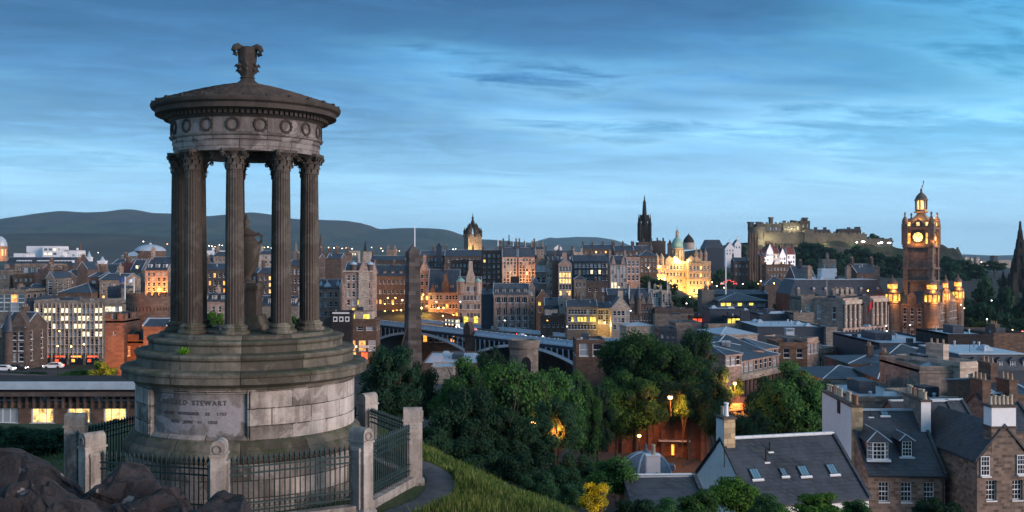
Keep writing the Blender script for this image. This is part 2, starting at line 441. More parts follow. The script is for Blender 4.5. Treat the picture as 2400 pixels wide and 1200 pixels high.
ridge('hill', [(920,600),(960,545),(1000,536),(1040,538),(1080,550),(1110,560),(1160,562),(1220,567),(1280,571),(1330,574),(1380,578),(1450,590),(1520,606)], 10500, 2500, 3500, 5.3, 50)
ridge('hill', [(1130,598),(1200,574),(1240,570),(1290,556),(1300,558),(1350,555),(1400,556),(1440,562),(1470,572),(1510,592),(1560,606)], 15000, 3000, 3500, 8.3, 60)
ridge('hill', [(-900,590),(-300,560),(0,548),(120,545),(300,548),(450,560),(560,572),(700,580),(900,588),(1000,600)], 4600, 1500, 1800, 11.7, 22)
ridge('hill', [(1700,606),(1850,600),(2000,597),(2210,597),(2260,596),(2330,599),(2400,597),(2600,592),(2900,600)], 12000, 2500, 3500, 15.1, 20)
# footpath round the railings
C0 = Vector((-7.75, 30.0, 0))
mp = NT('path_gravel'); f = mp.noise(mp.obj(), 3, 6, .7); mp.bump(f, .5, .03)
M['path'] = mp.done(mp.ramp(f, [(.3, (.055, .052, .055)), (.7, (.12, .11, .115))]), .95)
mb = MB(); mb.smooth = True
N = 60; rr = [5.12, 5.3, 5.65, 6.0, 6.2]
vs = []
for i in range(N + 1):
    a = R(-60 + 190 * i / N)
    for k, r_ in enumerate(rr):
        w = mnoise.noise(Vector((a * 3, k * 5, 0))) * (.16 if k in (0, 4) else 0)
        x = C0.x + (r_ + w) * math.sin(a); y = C0.y - (r_ + w) * math.cos(a)
        s_ = hz(x, y) + (.05 if k in (1, 2, 3) else -.06) + mnoise.noise(Vector((x * .23, y * .23, 0))) * .10
        vs.append((x, y, s_))
mb.add(vs, [(i * 5 + k, i * 5 + k + 1, i * 5 + k + 6, i * 5 + k + 5) for i in range(N) for k in range(4)])
tag(mb.obj('path', M['path']), kind='structure')
# ---------------------------------------------------------------- the round temple monument
CX, CY = -7.75, 30.0
def mon_mat(name, base, cyl=False, patches=0.0, moss=0.0, bw=1.15, bh=.46, light=(.42, .39, .38)):
    n = NT(name)
    if cyl:
        x = n.n('ShaderNodeSeparateXYZ'); n.l(n.obj(), x.inputs[0]); c = n.n('ShaderNodeCombineXYZ')
        n.l(n.math('MULTIPLY', n.math('ARCTAN2', x.outputs[1], x.outputs[0]), 3.1), c.inputs[0]); n.l(x.outputs[2], c.inputs[1]); v = c.outputs[0]
        b = n.n('ShaderNodeTexBrick'); n.l(v, b.inputs['Vector']); b.inputs['Scale'].default_value = 1
        b.inputs['Brick Width'].default_value = bw; b.inputs['Row Height'].default_value = bh; b.inputs['Mortar Size'].default_value = .014
        b.inputs['Color1'].default_value = (*[q * .50 for q in base], 1); b.inputs['Color2'].default_value = (*[min(1, q * 1.7) for q in base], 1); b.inputs['Mortar'].default_value = (*[q * .16 for q in base], 1)
        col = b.outputs['Color']; br = b.outputs['Fac']
    else: col = base; br = None
    big = n.noise(n.obj(), .8, 6, .65, .3); st = n.noise(n.obj(), 1.6, 5, .65, 0, (2.2, 2.2, .3)); fine = n.noise(n.obj(), 14, 4, .6)
    dirt = n.ramp(n.math('ADD', n.math('MULTIPLY', big, .5), n.math('MULTIPLY', st, .5)), [(.40, 0.0), (.60, 1.0)])
    col = n.mix(n.math('MULTIPLY', dirt, .66), col, (.030, .024, .022))
    if patches:
        pz = n.noise(n.obj(), 1.3, 7, .62, .5)
        col = n.mix(n.math('MULTIPLY', n.ramp(pz, [(.52, 0.0), (.56, 1.0)]), patches), col, light)
    if moss:
        mz = n.noise(n.obj(), 2.2, 6, .7)
        up = n.ramp(n.nz(), [(.2, .12), (.8, 1.0)])
        col = n.mix(n.math('MULTIPLY', n.math('MULTIPLY', up, n.ramp(mz, [(.42, 0.0), (.62, 1.0)])), moss), col, (.045, .065, .022))
        rz = n.noise(n.obj(), 3.1, 5, .7, 0, (1, 1, .6))
        col = n.mix(n.ramp(rz, [(.60, 0.0), (.72, .55)]), col, (.12, .065, .03))
    col = n.mix(.7, col, n.ramp(fine, [(.25, .6), (.7, 1.0)]), 'MULTIPLY')
    h = n.math('ADD', n.math('MULTIPLY', fine, .5), n.math('MULTIPLY', big, .8))
    if br is not None: h = n.math('SUBTRACT', h, n.math('MULTIPLY', br, 1.2))
    n.bump(h, .5, .02)
    return n.done(col, .92)
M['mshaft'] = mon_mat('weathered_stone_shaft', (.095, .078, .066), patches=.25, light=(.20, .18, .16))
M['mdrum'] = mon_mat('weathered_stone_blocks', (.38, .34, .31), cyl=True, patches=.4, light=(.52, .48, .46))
M['msteps'] = mon_mat('mossy_stone', (.15, .135, .11), cyl=True, moss=.8, bw=1.7, bh=5, patches=.2, light=(.28, .25, .2))
M['mfrieze'] = mon_mat('weathered_stone_frieze', (.17, .15, .145), cyl=True, patches=.55, bw=2.2, bh=1.0, light=(.34, .30, .29))
M['mdark'] = mon_mat('sooty_stone', (.055, .046, .042), patches=.15, light=(.16, .13, .11))
M['mpanel'] = mon_mat('weathered_panel', (.30, .28, .275), patches=.7, light=(.38, .37, .40))
M['mpost'] = mon_mat('pale_sandstone', (.42, .38, .35), patches=.3, light=(.6, .56, .52))
mon = empty('monument', (CX, CY, 91.2), 'tall round open temple monument with nine fluted columns on a stepped drum', 'monument')
G = 91.2
def lz(p): return [(r, z - G) for r, z in p]
# drum
mb = MB(); mb.smooth = True
mb.lathe(lz([(3.36, 91.0), (3.36, 92.55)]), 96); mb.obj('plinth', M['mdrum'], mon)
mb = MB(); mb.smooth = True
mb.lathe(lz([(3.36, 92.55), (3.42, 92.62), (3.44, 92.72), (3.40, 92.82), (3.31, 92.88), (3.28, 92.90), (3.25, 93.02), (3.16, 93.10), (3.09, 93.14)]), 96, ); mb.obj('base_moulding', M['msteps'], mon, sharp=35)
PA0, PA1 = -42, 17.5        # the inscription panel, degrees from the front
mb = MB(); mb.smooth = True
def A(phi): return R(phi - 90)  # phi: 0 faces the viewer side, + to the right
mb.lathe(lz([(3.09, 93.14), (3.09, 94.48)]), 100, a0=A(PA1), a1=A(PA0 + 360))
drum = mb.obj('drum', M['mdrum'], mon)
mb = MB(); mb.smooth = True       # panel field set back inside its frame
for r_, z0, z1 in ((3.03, 93.26, 94.34),): mb.lathe(lz([(r_, z0), (r_, z1)]), 48, a0=A(PA0 + 2.2), a1=A(PA1 - 2.2))
panel = mb.obj('inscription_panel', M['mpanel'], mon)
mb = MB(); mb.smooth = True
mb.lathe(lz([(3.02, 94.34), (3.10, 94.38), (3.13, 94.44), (3.10, 94.50)]), 48, a0=A(PA0), a1=A(PA1))
mb.lathe(lz([(3.10, 93.10), (3.13, 93.16), (3.10, 93.22), (3.02, 93.27)]), 48, a0=A(PA0), a1=A(PA1))
mb.smooth = False
for ph in (PA0 + 1.1, PA1 - 1.1):
    st = len(mb.v); mb.box(-.10, .10, -3.14, -3.0, 93.14 - G, 94.46 - G); mb.box(-.05, .05, -3.17, -3.1, 93.2 - G, 94.4 - G); mb.xf(Matrix.Rotation(R(ph), 4, 'Z'), st)
mb.obj('panel_frame', M['mdrum'], panel)
def text_mesh(txt, size, depth=.012, bold=0.0):
    cu = bpy.data.curves.new('t', 'FONT'); cu.body = txt; cu.size = size; cu.align_x = 'CENTER'; cu.extrude = depth; cu.offset = bold; cu.space_character = 1.25
    o = bpy.data.objects.new('t', cu); COL.objects.link(o); bpy.context.view_layer.update()
    me = bpy.data.meshes.new_from_object(o.evaluated_get(bpy.context.evaluated_depsgraph_get()))
    bpy.data.objects.remove(o); bpy.data.curves.remove(cu); return me
M['letter'] = NT('letter_cut').done((.095, .08, .085), .9)
def wrap_text(txt, size, z, phi, r_, name='lettering', mat='letter'):
    me = text_mesh(txt, size, .006, .004)
    for v in me.vertices:
        a = R(phi) + v.co.x / r_; rr = r_ + v.co.z; zz = v.co.y
        v.co = (rr * math.sin(a), -rr * math.cos(a), z - G + zz)
    me.materials.clear(); me.materials.append(M[mat]); me.update()
    return mobj(name, me, panel)
wrap_text('DUGALD', .18, 94.06, -24, 3.034); wrap_text('STEWART', .18, 94.06, -4.3, 3.034)
[wrap_text(w_, .105, 93.80, a_, 3.034) for w_, a_ in (('BORN', -27), ('NOVEMBER', -15.5), ('22', -5), ('1753', 2))]
[wrap_text(w_, .105, 93.58, a_, 3.034) for w_, a_ in (('DIED', -23), ('JUNE', -15.5), ('11', -9), ('1828', -2.5))]
# cornice of the drum and the steps
mb = MB(); mb.smooth = True
mb.lathe(lz([(3.09, 94.44), (3.13, 94.46), (3.15, 94.52), (3.24, 94.56), (3.34, 94.60), (3.45, 94.64), (3.45, 94.80), (3.48, 94.83), (3.49, 94.89), (3.44, 94.93), (3.05, 94.97), (2.9, 94.98)]), 120)
mb.obj('cornice', M['msteps'], mon, sharp=30)
prof = [(3.06, 94.95), (3.06, 95.18), (3.02, 95.20), (3.09, 95.24), (3.12, 95.30), (3.09, 95.36), (2.74, 95.40)]
mb = MB(); mb.smooth = True; mb.lathe(lz(prof), 120); mb.obj('step', M['msteps'], mon, sharp=30)
prof = [(2.74, 95.38), (2.74, 95.56), (2.71, 95.58), (2.77, 95.62), (2.79, 95.67), (2.76, 95.71), (2.46, 95.74), (2.46, 95.78)]
mb = MB(); mb.smooth = True; mb.lathe(lz(prof), 120); mb.obj('step', M['msteps'], mon, sharp=30)
mb = MB(); mb.smooth = True; mb.lathe(lz([(2.46, 95.74), (2.46, 95.80), (2.42, 95.84), (0.0, 95.845)]), 96); mb.obj('floor', M['msteps'], mon, sharp=30)
# column prototype
ZB, ZT = 95.84, 100.93
r0, r1 = .262, .225
colr = empty('column', (0, 0, 0)); colr.parent = mon
def column_parts():
    mb = MB(); mb.smooth = True
    mb.lathe([(.40, 0), (.40, .03), (.415, .06), (.40, .10), (.355, .12), (.335, .15), (.345, .18), (.365, .20), (.355, .235), (.315, .26), (.29, .27), (.27, .30)], 40)
    mb.smooth = False; mb.box(-.40, .40, -.40, .40, -.02, .02)
    base = mb.mesh(M['msteps'], 30)
    H = ZT - ZB - .30 - .56; nfl = 20; n = nfl * 6
    def rf(a, z): 
        t = (a / (2 * PI) * nfl) % 1
        return 1 - .085 * max(0, math.sin(PI * min(1, max(0, (t - .12) / .76)))) ** .8
    pr = []
    for i in range(15):
        t = i / 14; pr.append((r0 + (r1 - r0) * (t ** 1.4), .30 + H * t))
    mb = MB(); mb.smooth = True
    mb.lathe(pr, n, rf=rf)
    mb.lathe([(r1 * .98, .30 + H - .02), (r1 + .02, .30 + H), (r1 + .025, .32 + H), (r1, .34 + H)], 32)
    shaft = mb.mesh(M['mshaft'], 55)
    z0 = .30 + H + .02
    mb = MB(); mb.smooth = True
    mb.lathe([(r1 * .95, z0), (r1 * .95, z0 + .25), (r1 * 1.1, z0 + .38), (r1 * 1.5, z0 + .46)], 24)
    for ring, (zz, hh, cnt, off, rr) in enumerate(((z0, .20, 8, 0, .235), (z0 + .12, .25, 8, .5, .245), (z0 + .27, .16, 8, .25, .27))):
        for i in range(cnt):
            a = 2 * PI * (i + off) / cnt; vs = []
            for k in range(6):
                t = k / 5; w = .085 * (1 - .3 * t) * (1 if t < .8 else .6)
                rad = rr + .02 * t + .10 * max(0, t - .6) ** 1 ; z = zz + hh * (t if t < .85 else .85 - (t - .85) * 1.4)
                for s_ in (-1, 0, 1):
                    vs.append(((rad + (.02 if s_ == 0 else 0)) * math.cos(a) - s_ * w * math.sin(a), (rad + (.02 if s_ == 0 else 0)) * math.sin(a) + s_ * w * math.cos(a), z))
            mb.add(vs, [(k * 3 + j, k * 3 + j + 1, k * 3 + j + 4, k * 3 + j + 3) for k in range(5) for j in range(2)])
    for i in range(4):      # corner volutes
        a = PI / 4 + i * PI / 2
        for s_ in (-1, 1):
            pts = []
            for k in range(15):
                t = k / 14
                if t < .5: u = t / .5; rad = .20 + .19 * u; z = z0 + .24 + .23 * u
                else:
                    u = (t - .5) / .5; ang = PI / 2 - u * 2.6 * PI; q = .065 * (1 - .75 * u)
                    rad = .39 + q * math.cos(ang) ; z = z0 + .40 + q * math.sin(ang)
                aa = a + s_ * (.22 * (1 - min(1, t / .5)) + .07)
                pts.append((rad * math.cos(aa), rad * math.sin(aa), z))
            mb.tube(pts, .022, 5)
    mb.smooth = False        # abacus with hollowed sides
    P = []
    for i in range(4):
        a = PI / 4 + i * PI / 2
        for da, rr in ((-.09, .43), (.09, .43), (.40, .345), (PI / 4, .325), (PI / 2 - .40, .345)): P.append((rr * math.cos(a + da), rr * math.sin(a + da)))
    mb.prism(P, 'z', z0 + .47, z0 + .55)
    return base, shaft, mb.mesh(M['mshaft'], 45)
cb, cs_, cc = column_parts()
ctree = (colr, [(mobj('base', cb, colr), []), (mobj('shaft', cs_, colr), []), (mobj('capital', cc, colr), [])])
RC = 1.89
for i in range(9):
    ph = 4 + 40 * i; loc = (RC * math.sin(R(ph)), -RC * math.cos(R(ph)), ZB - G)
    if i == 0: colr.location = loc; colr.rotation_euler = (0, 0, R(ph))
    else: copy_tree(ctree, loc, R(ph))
# entablature
ent = MB(); ent.smooth = True
ent.lathe(lz([(1.62, 101.9), (1.62, 100.90), (2.06, 100.90), (2.06, 101.03), (2.08, 101.035), (2.08, 101.17), (2.10, 101.175), (2.10, 101.30), (2.16, 101.33), (2.19, 101.38), (2.13, 101.40)]), 120)
ent.obj('architrave', M['mfrieze'], mon, sharp=30)
ent = MB(); ent.smooth = True; ent.lathe(lz([(2.11, 101.38), (2.11, 101.83)]), 120); frz = ent.obj('frieze', M['mfrieze'], mon)
wm = MB(); wm.smooth = True; wm.torus((0, 0, 0), .165, .032, (1, 0, 0), (0, 0, 1), 22, 6)
for k in range(11): a = 2 * PI * k / 11; wm.torus((.165 * math.cos(a), -.01, .165 * math.sin(a)), .03, .016, (1, 0, 0), (0, 0, 1), 6, 4)
wm.tube([(-.03, 0, -.16), (-.09, 0, -.25)], .02, 5); wm.tube([(.03, 0, -.16), (.09, 0, -.25)], .02, 5)
wmesh = wm.mesh(M['mdark'], 50)
for k in range(18): a = R(4 + 20 * k); mobj('wreath', wmesh, frz, (2.12 * math.sin(a), -2.12 * math.cos(a), 101.60 - G), a)
cor = MB(); cor.smooth = True
cor.lathe(lz([(1.7, 101.81), (2.14, 101.81), (2.16, 101.84), (2.20, 101.86), (2.20, 101.88), (2.26, 101.88), (2.26, 101.985), (2.34, 101.99), (2.40, 102.01), (2.57, 102.02), (2.57, 102.15), (2.61, 102.17), (2.67, 102.20), (2.70, 102.26), (2.70, 102.31), (2.62, 102.34), (2.4, 102.36)]), 140)
cor.smooth = False
for k in range(96):
    st = len(cor.v); cor.box(-.045, .045, -2.33, -2.24, 101.885 - G, 101.98 - G); cor.xf(Matrix.Rotation(2 * PI * k / 96, 4, 'Z'), st)
cornice = cor.obj('cornice', M['mdark'], mon, sharp=30)
am = MB(); am.prism([(-.05, 0), (.05, 0), (.06, .05), (.03, .085), (-.03, .085), (-.06, .05)], 'y', -.03, .07)
amesh = am.mesh(M['mdark'])
for k in range(27): a = 2 * PI * k / 27; mobj('antefix', amesh, cornice, (2.64 * math.sin(a), -2.64 * math.cos(a), 102.31 - G), a)
rf = MB(); rf.smooth = True
pr = []
for i in range(9):
    t = i / 8; r_ = 2.62 * (1 - t) + .30 * t; z = 102.33 + .66 * (1 - (1 - t) ** 1.25) ; pr += [(r_, z), (r_ - .012, z + .045)]
rf.lathe(lz(pr), 108, rf=lambda a, z: 1 + .007 * math.cos(a * 54)); 
rf.lathe(lz([(2.62, 102.33), (2.0, 102.28)]), 60)
rf.obj('roof', M['mdark'], mon, sharp=25)
# finial: a bouquet of scrolls on a leafy stem
fin = MB(); fin.smooth = True
fin.lathe(lz([(.55, 102.93), (.42, 103.00), (.33, 103.04), (.22, 103.12), (.19, 103.18), (.22, 103.21), (.18, 103.25), (.22, 103.33), (.28, 103.42), (.25, 103.44), (.31, 103.55), (.29, 103.57), (.23, 103.60), (.26, 103.70), (.27, 103.90), (.30, 104.08), (.14, 104.13), (0, 104.12)]), 28, rf=lambda a, z: 1 + .05 * math.cos(a * 8))
for k in range(8):
    a = 2 * PI * k / 8 + .2
    for zz, rr in ((103.42, .27), (103.56, .30)):
        fin.tube([(rr * .8 * math.cos(a), rr * .8 * math.sin(a), zz - G - .05), (rr * 1.1 * math.cos(a), rr * 1.1 * math.sin(a), zz - G + .03), (rr * 1.22 * math.cos(a), rr * 1.22 * math.sin(a), zz - G - .03)], [.05, .045, .02], 5)
stem = fin.obj('finial', M['mdark'], mon, sharp=60)
for k in range(3):
    a = R(-15.5 + 120 * k)
    s = MB(); s.smooth = True
    pts = [(q * math.cos(a), q * math.sin(a), z - G) for q, z in ((.10, 103.96), (.20, 104.06), (.31, 104.10), (.40, 104.06), (.445, 103.97), (.43, 103.88), (.37, 103.86), (.35, 103.92))]; rs = [.10, .10, .10, .095, .085, .07, .06, .04]
    s.tube(pts, rs, 8); s.obj('scroll', M['mdark'], stem, sharp=70)
# urn and its pedestal inside
ux, uy = CX - .06, CY + .1
ped = empty('pedestal', (ux, uy, ZB + .005), 'square grey stone pedestal in the middle of the round temple', 'pedestal')
mb = MB(); mb.tbox(-.62, .62, -.62, .62, 0, .16, .03); mb.tbox(-.55, .55, -.55, .55, .16, .42, .10); mb.obj('plinth', M['msteps'], ped)
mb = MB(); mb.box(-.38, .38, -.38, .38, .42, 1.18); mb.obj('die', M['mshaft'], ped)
mb = MB(); mb.tbox(-.44, .44, -.44, .44, 1.18, 1.24, .0); mb.tbox(-.47, .47, -.47, .47, 1.24, 1.36, .06); mb.obj('cap', M['msteps'], ped)
urn = empty('urn', (ux, uy, ZB + 1.366), 'large carved stone urn with two loop handles on the pedestal', 'urn')
mb = MB(); mb.smooth = True
mb.lathe([(0, 0), (.27, 0), (.27, .05), (.16, .10), (.12, .18), (.14, .24), (.24, .34), (.34, .52), (.38, .80), (.375, 1.05), (.33, 1.22), (.25, 1.32), (.22, 1.36)], 40)
mb.obj('body', M['mshaft'], urn, sharp=50)
mb = MB(); mb.smooth = True
mb.lathe([(.22, 1.36), (.27, 1.40), (.30, 1.44), (.27, 1.49), (.16, 1.55), (.09, 1.62), (.07, 1.72), (.10, 1.78), (.06, 1.88), (.02, 2.02), (0, 2.06)], 32)
mb.obj('lid', M['mshaft'], urn, sharp=50)
for s_ in (-1, 1):
    mb = MB(); mb.smooth = True
    mb.tube([(s_ * .26, 0, 1.40), (s_ * .36, 0, 1.46), (s_ * .45, 0, 1.38), (s_ * .44, 0, 1.22), (s_ * .34, 0, 1.12)], .045, 8); mb.obj('handle', M['mshaft'], urn)
# ---------------------------------------------------------------- gate posts, railings and their kerb
RP = 4.82; PANG = [6.5 + 45 * i for i in range(8)]
def pxy(ph, r_=RP): return (CX + r_ * math.sin(R(ph)), CY - r_ * math.cos(R(ph)))
M['railing'] = plain('railing_paint', (.018, .045, .050), .5, .3, 8, .2)
kb = MB()
ri, ro = RP - .17, RP + .17
for i in range(8):
    a, b = PANG[i], PANG[i] + 45
    p = [pxy(a, ri), pxy(a, ro), pxy(b, ro), pxy(b, ri)]
    p = [(x - CX, y - CY) for x, y in p]
    kb.prism(p, 'z', -.6, .26)
tag(kb.obj('kerb', M['mpost'], None, (CX, CY, G)), 'low eight sided stone kerb carrying the iron railings', 'kerb')
post_lab = ['pale stone railing post with a wreath, left of the iron bars facing the viewer', 'pale stone post with round top and carved wreath at the near right corner', 'slim tall pale stone post at the far right beside the path', 'round topped stone post just behind the right edge of the drum', 'stone railing post hidden behind the middle of the round temple', 'stone railing post behind the left rear of the round temple', 'shaded round topped stone post farthest left of the temple', 'short looking stone post with round top and bracket above the dark rocks']
M['wreathp'] = mon_mat('pale_carving', (.30, .27, .25))
proot = empty('railing_post', (0, 0, 0), 'x', 'stone post', 'stone posts of the monument railing')
def post_parts():
    mb = MB(); HT = 2.32
    mb.box(-.17, .17, -.28, .28, -.6, HT - .34)
    mb.tbox(-.24, .24, -.35, .35, -.6, .10, 0); mb.tbox(-.24, .24, -.35, .35, .10, .17, .05)
    mb.box(-.235, .235, -.17, .17, .17, HT - .62)                      # side shoulders the rails run into
    mb.tbox(-.26, .26, -.20, .20, HT - .62, HT - .54, .03)
    mb.box(-.20, .20, -.31, .31, HT - .42, HT - .36)
    pts = [(-.17, HT - .36)] + [(.175 * -math.cos(PI * k / 14), HT - .17 + .175 * math.sin(PI * k / 14) - .03) for k in range(15)] + [(.17, HT - .36)]
    shaft = mb.mesh(M['mpost'])
    c = MB(); c.prism(pts[::-1], 'y', -.28, .28); cap = c.mesh(M['mpost'])
    w = MB(); w.smooth = True
    w.torus((0, -.285, HT - .24), .095, .028, (1, 0, 0), (0, 0, 1), 18, 6); w.lathe([(0, 0)] , 3) if False else None
    return shaft, cap, w.mesh(M['wreathp'])
sh, cp_, wr = post_parts()
ptree = (proot, [(mobj('shaft', sh, proot), []), (mobj('cap', cp_, proot), []), (mobj('wreath', wr, proot), [])])
for i, ph in enumerate(PANG):
    x, y = pxy(ph)
    if i == 0: proot.location = (x, y, G); proot.rotation_euler = (0, 0, R(ph)); proot['label'] = post_lab[0]
    else: copy_tree(ptree, (x, y, G), R(ph), None, post_lab[i])
side = 2 * RP * math.sin(R(22.5)); L_ = side - .50; nb = 24
rroot = empty('railing', (0, 0, 0), 'x', 'railing', 'iron railing panels round the monument')
b = MB(); b.smooth = True
b.tube([(0, 0, .30), (0, 0, 1.62)], .017, 6)
b.lathe([(.017, 1.60), (.034, 1.64), (.017, 1.67), (.045, 1.73), (.030, 1.78), (0, 1.86)], 6)
bar = b.mesh(M['railing'], 60)
rr_ = MB()
for z in (.42, .62, 1.36, 1.52): rr_.box(-L_ / 2, L_ / 2, -.028, .028, z, z + .035)
for k in range(nb - 1):
    x = -L_ / 2 + L_ * (k + 1) / nb
    rr_.torus((x, 0, .545), .05, .008, (1, 0, 0), (0, 0, 1), 10, 4)
rails = rr_.mesh(M['railing'])
rtree = (rroot, [(mobj('rail', rails, rroot), [])] + [(mobj('bar', bar, rroot, (-L_ / 2 + L_ * (k + .5) / nb, 0, 0)), []) for k in range(nb)])
rail_lab = ['dark iron railing panel between the two wreath posts facing the viewer', 'dark iron railing panel running back beside the gravel path', 'iron railing panel closing the far right side of the enclosure', 'iron railing panel behind the drum on the right', 'iron railing panel hidden directly behind the drum', 'iron railing panel behind the drum on the left, before the lit windows', 'iron railing panel between the two shaded left posts', 'dark iron railing panel on the left half hidden by the rocks']
for i, ph in enumerate(PANG):
    m_ = ph + 22.5; q = RP * math.cos(R(22.5)); loc = (CX + q * math.sin(R(m_)), CY - q * math.cos(R(m_)), G)
    if i == 0: rroot.location = loc; rroot.rotation_euler = (0, 0, R(m_)); rroot['label'] = rail_lab[0]
    else: copy_tree(rtree, loc, R(m_), None, rail_lab[i])
# ---------------------------------------------------------------- rocks in front
rng = np.random.default_rng(5)
n = NT('rock'); f = n.noise(n.obj(), 1.6, 8, .65, .4); f2 = n.noise(n.obj(), 9, 6, .7)
cr = n.ramp(f, [(.3, (.014, .012, .013)), (.48, (.036, .030, .032)), (.6, (.058, .048, .050)), (.75, (.11, .08, .055))])
cr = n.mix(n.ramp(f2, [(.35, .5), (.6, .0)]), cr, (.03, .026, .03))
lich = n.noise(n.obj(), 5, 3, .5); cr = n.mix(n.ramp(lich, [(.66, 0.0), (.68, .7)]), cr, (.30, .30, .32))
vo = n.n('ShaderNodeTexVoronoi', feature='DISTANCE_TO_EDGE'); n.l(n.obj(), vo.inputs['Vector']); vo.inputs['Scale'].default_value = 2.3
cr = n.mix(n.ramp(vo.outputs['Distance'], [(.0, .85), (.035, .0)]), cr, (.008, .007, .008))
n.bump(n.math('ADD', n.math('ADD', f, n.math('MULTIPLY', f2, .6)), n.math('MINIMUM', n.math('MULTIPLY', vo.outputs['Distance'], 6), .6)), 1.0, .10); M['rock'] = n.done(cr, .85, 0, .4)
def rock(loc, sz, seed, label, rz=0, tilt=0, sub=5):
    import bmesh
    bm = bmesh.new(); bmesh.ops.create_icosphere(bm, subdivisions=sub, radius=1)
    rs = random.Random(seed); planes = []
    for k in range(26):
        d = Vector((rs.gauss(0, 1), rs.gauss(0, 1), rs.gauss(.2, .8))).normalized(); planes.append((d, rs.uniform(.60, .84)))
    for v in bm.verts:
        p = v.co.copy()
        for d, o in planes:
            q = p.dot(d)
            if q > o: p -= d * (q - o) * .92
        p += v.co * (mnoise.fractal(v.co * 1.7 + Vector((seed, 0, 0)), .9, 2.2, 6) * .10 + mnoise.fractal(v.co * 6 + Vector((seed, 5, 0)), .8, 2.2, 4) * .025)
        v.co = Vector((p.x * sz[0], p.y * sz[1], p.z * sz[2]))
    me = bpy.data.meshes.new('m'); bm.to_mesh(me); bm.free(); me.materials.append(M['rock'])
    me.polygons.foreach_set('use_smooth', [True] * len(me.polygons)); me.set_sharp_from_angle(angle=R(22))
    o = mobj('rock', me, None, loc, rz); o.rotation_euler = (0, tilt, rz)
    return tag(o, label, 'rock', 'dark rocks at the near edge of the hill')
def rk(px, py, Y, w, h, d, seed, label, rz=0, tilt=0):   # px,py = top centre
    top = Z(py + 16, Y); rock((X(px, Y), Y, top - h * .80), (w / .86, d, h), seed, label, rz, tilt)
rk(40, 1062, 10.5, .95, .9, .9, 1, 'low rounded dark rock at the far left, below the shaded shrubs', .3)
rk(268, 1096, 9.6, .60, .75, .55, 2, 'big angular purplish rock left of the iron railings', .9, .12)
rk(395, 1122, 9.2, .27, .42, .3, 8, 'small brown pointed rock in front of the left railing panel', 1.9, .25)
rk(110, 1100, 8.6, .75, .9, .7, 4, 'dark blocky rock in the bottom left corner', 2.2, -.1)
rk(490, 1166, 8.0, .50, .55, .5, 6, 'flat topped rock at the bottom edge below the front railing', 0.4, .04)
rk(330, 1140, 8.3, .38, .5, .45, 7, 'dark low rock wedged between the angular rock and the flat rock', 1.2)
rk(-60, 1110, 8.2, .6, .9, .6, 9, 'shadowy rock cut by the left edge of the view', .6)
rk(175, 1165, 7.6, .6, .6, .5, 11, 'lowest dark rock slab in the bottom left foreground', 1.0)
# ---------------------------------------------------------------- leaves
def leafmat(name, c1, c2, c3, sc=.35):
    n = NT(name); p = n.pos(); f = n.noise(p, sc, 3, .6); g = n.noise(p, sc * 9, 2, .6)
    col = n.mix(n.ramp(f, [(.38, 0.0), (.62, 1.0)]), c1, c2); col = n.mix(n.ramp(g, [(.5, 0.0), (.72, .8)]), col, c3)
    rv = n.n('ShaderNodeMapRange'); n.l(n.rnd(), rv.inputs[0]); rv.inputs[3].default_value = .62; rv.inputs[4].default_value = 1.15
    vm = n.n('ShaderNodeVectorMath', operation='SCALE'); n.l(col, vm.inputs[0]); n.l(rv.outputs[0], vm.inputs['Scale']); col = vm.outputs[0]
    n.put(n.b.inputs['Base Color'], col); n.b.inputs['Roughness'].default_value = .75; n.b.inputs['Specular IOR Level'].default_value = .15
    t = n.n('ShaderNodeBsdfTranslucent'); n.l(col, t.inputs[0]); m = n.n('ShaderNodeMixShader'); m.inputs[0].default_value = .3
    n.l(n.b.outputs[0], m.inputs[1]); n.l(t.outputs[0], m.inputs[2]); n.l(m.outputs[0], n.out.inputs[0]); return n.m
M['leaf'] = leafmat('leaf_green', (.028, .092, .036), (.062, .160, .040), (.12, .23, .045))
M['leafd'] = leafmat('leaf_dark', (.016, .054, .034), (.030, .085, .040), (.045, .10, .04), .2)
M['leafb'] = leafmat('leaf_bright', (.05, .13, .025), (.10, .23, .035), (.17, .32, .05), .8)
M['leafy'] = leafmat('broom_flower', (.25, .22, .02), (.95, .62, .02), (1.0, .72, .04), 1.6)
M['bark'] = plain('bark', (.06, .05, .04), .95, .4, 3)
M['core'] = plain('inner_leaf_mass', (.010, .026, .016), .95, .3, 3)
def leaf_quads(P, N, size, rng):
    k = len(P)
    r1 = rng.normal(size=(k, 3)); t = np.cross(N, r1); t /= np.linalg.norm(t, axis=1)[:, None] + 1e-9
    b = np.cross(N, t); s = size * rng.uniform(.6, 1.35, (k, 1))
    a = P - t * s * .5; c = P + t * s * .5; d = P + b * s * .33 + N * s * .08; e = P - b * s * .33 + N * s * .08
    return np.stack([a, e, c, d], 1).reshape(-1, 3)
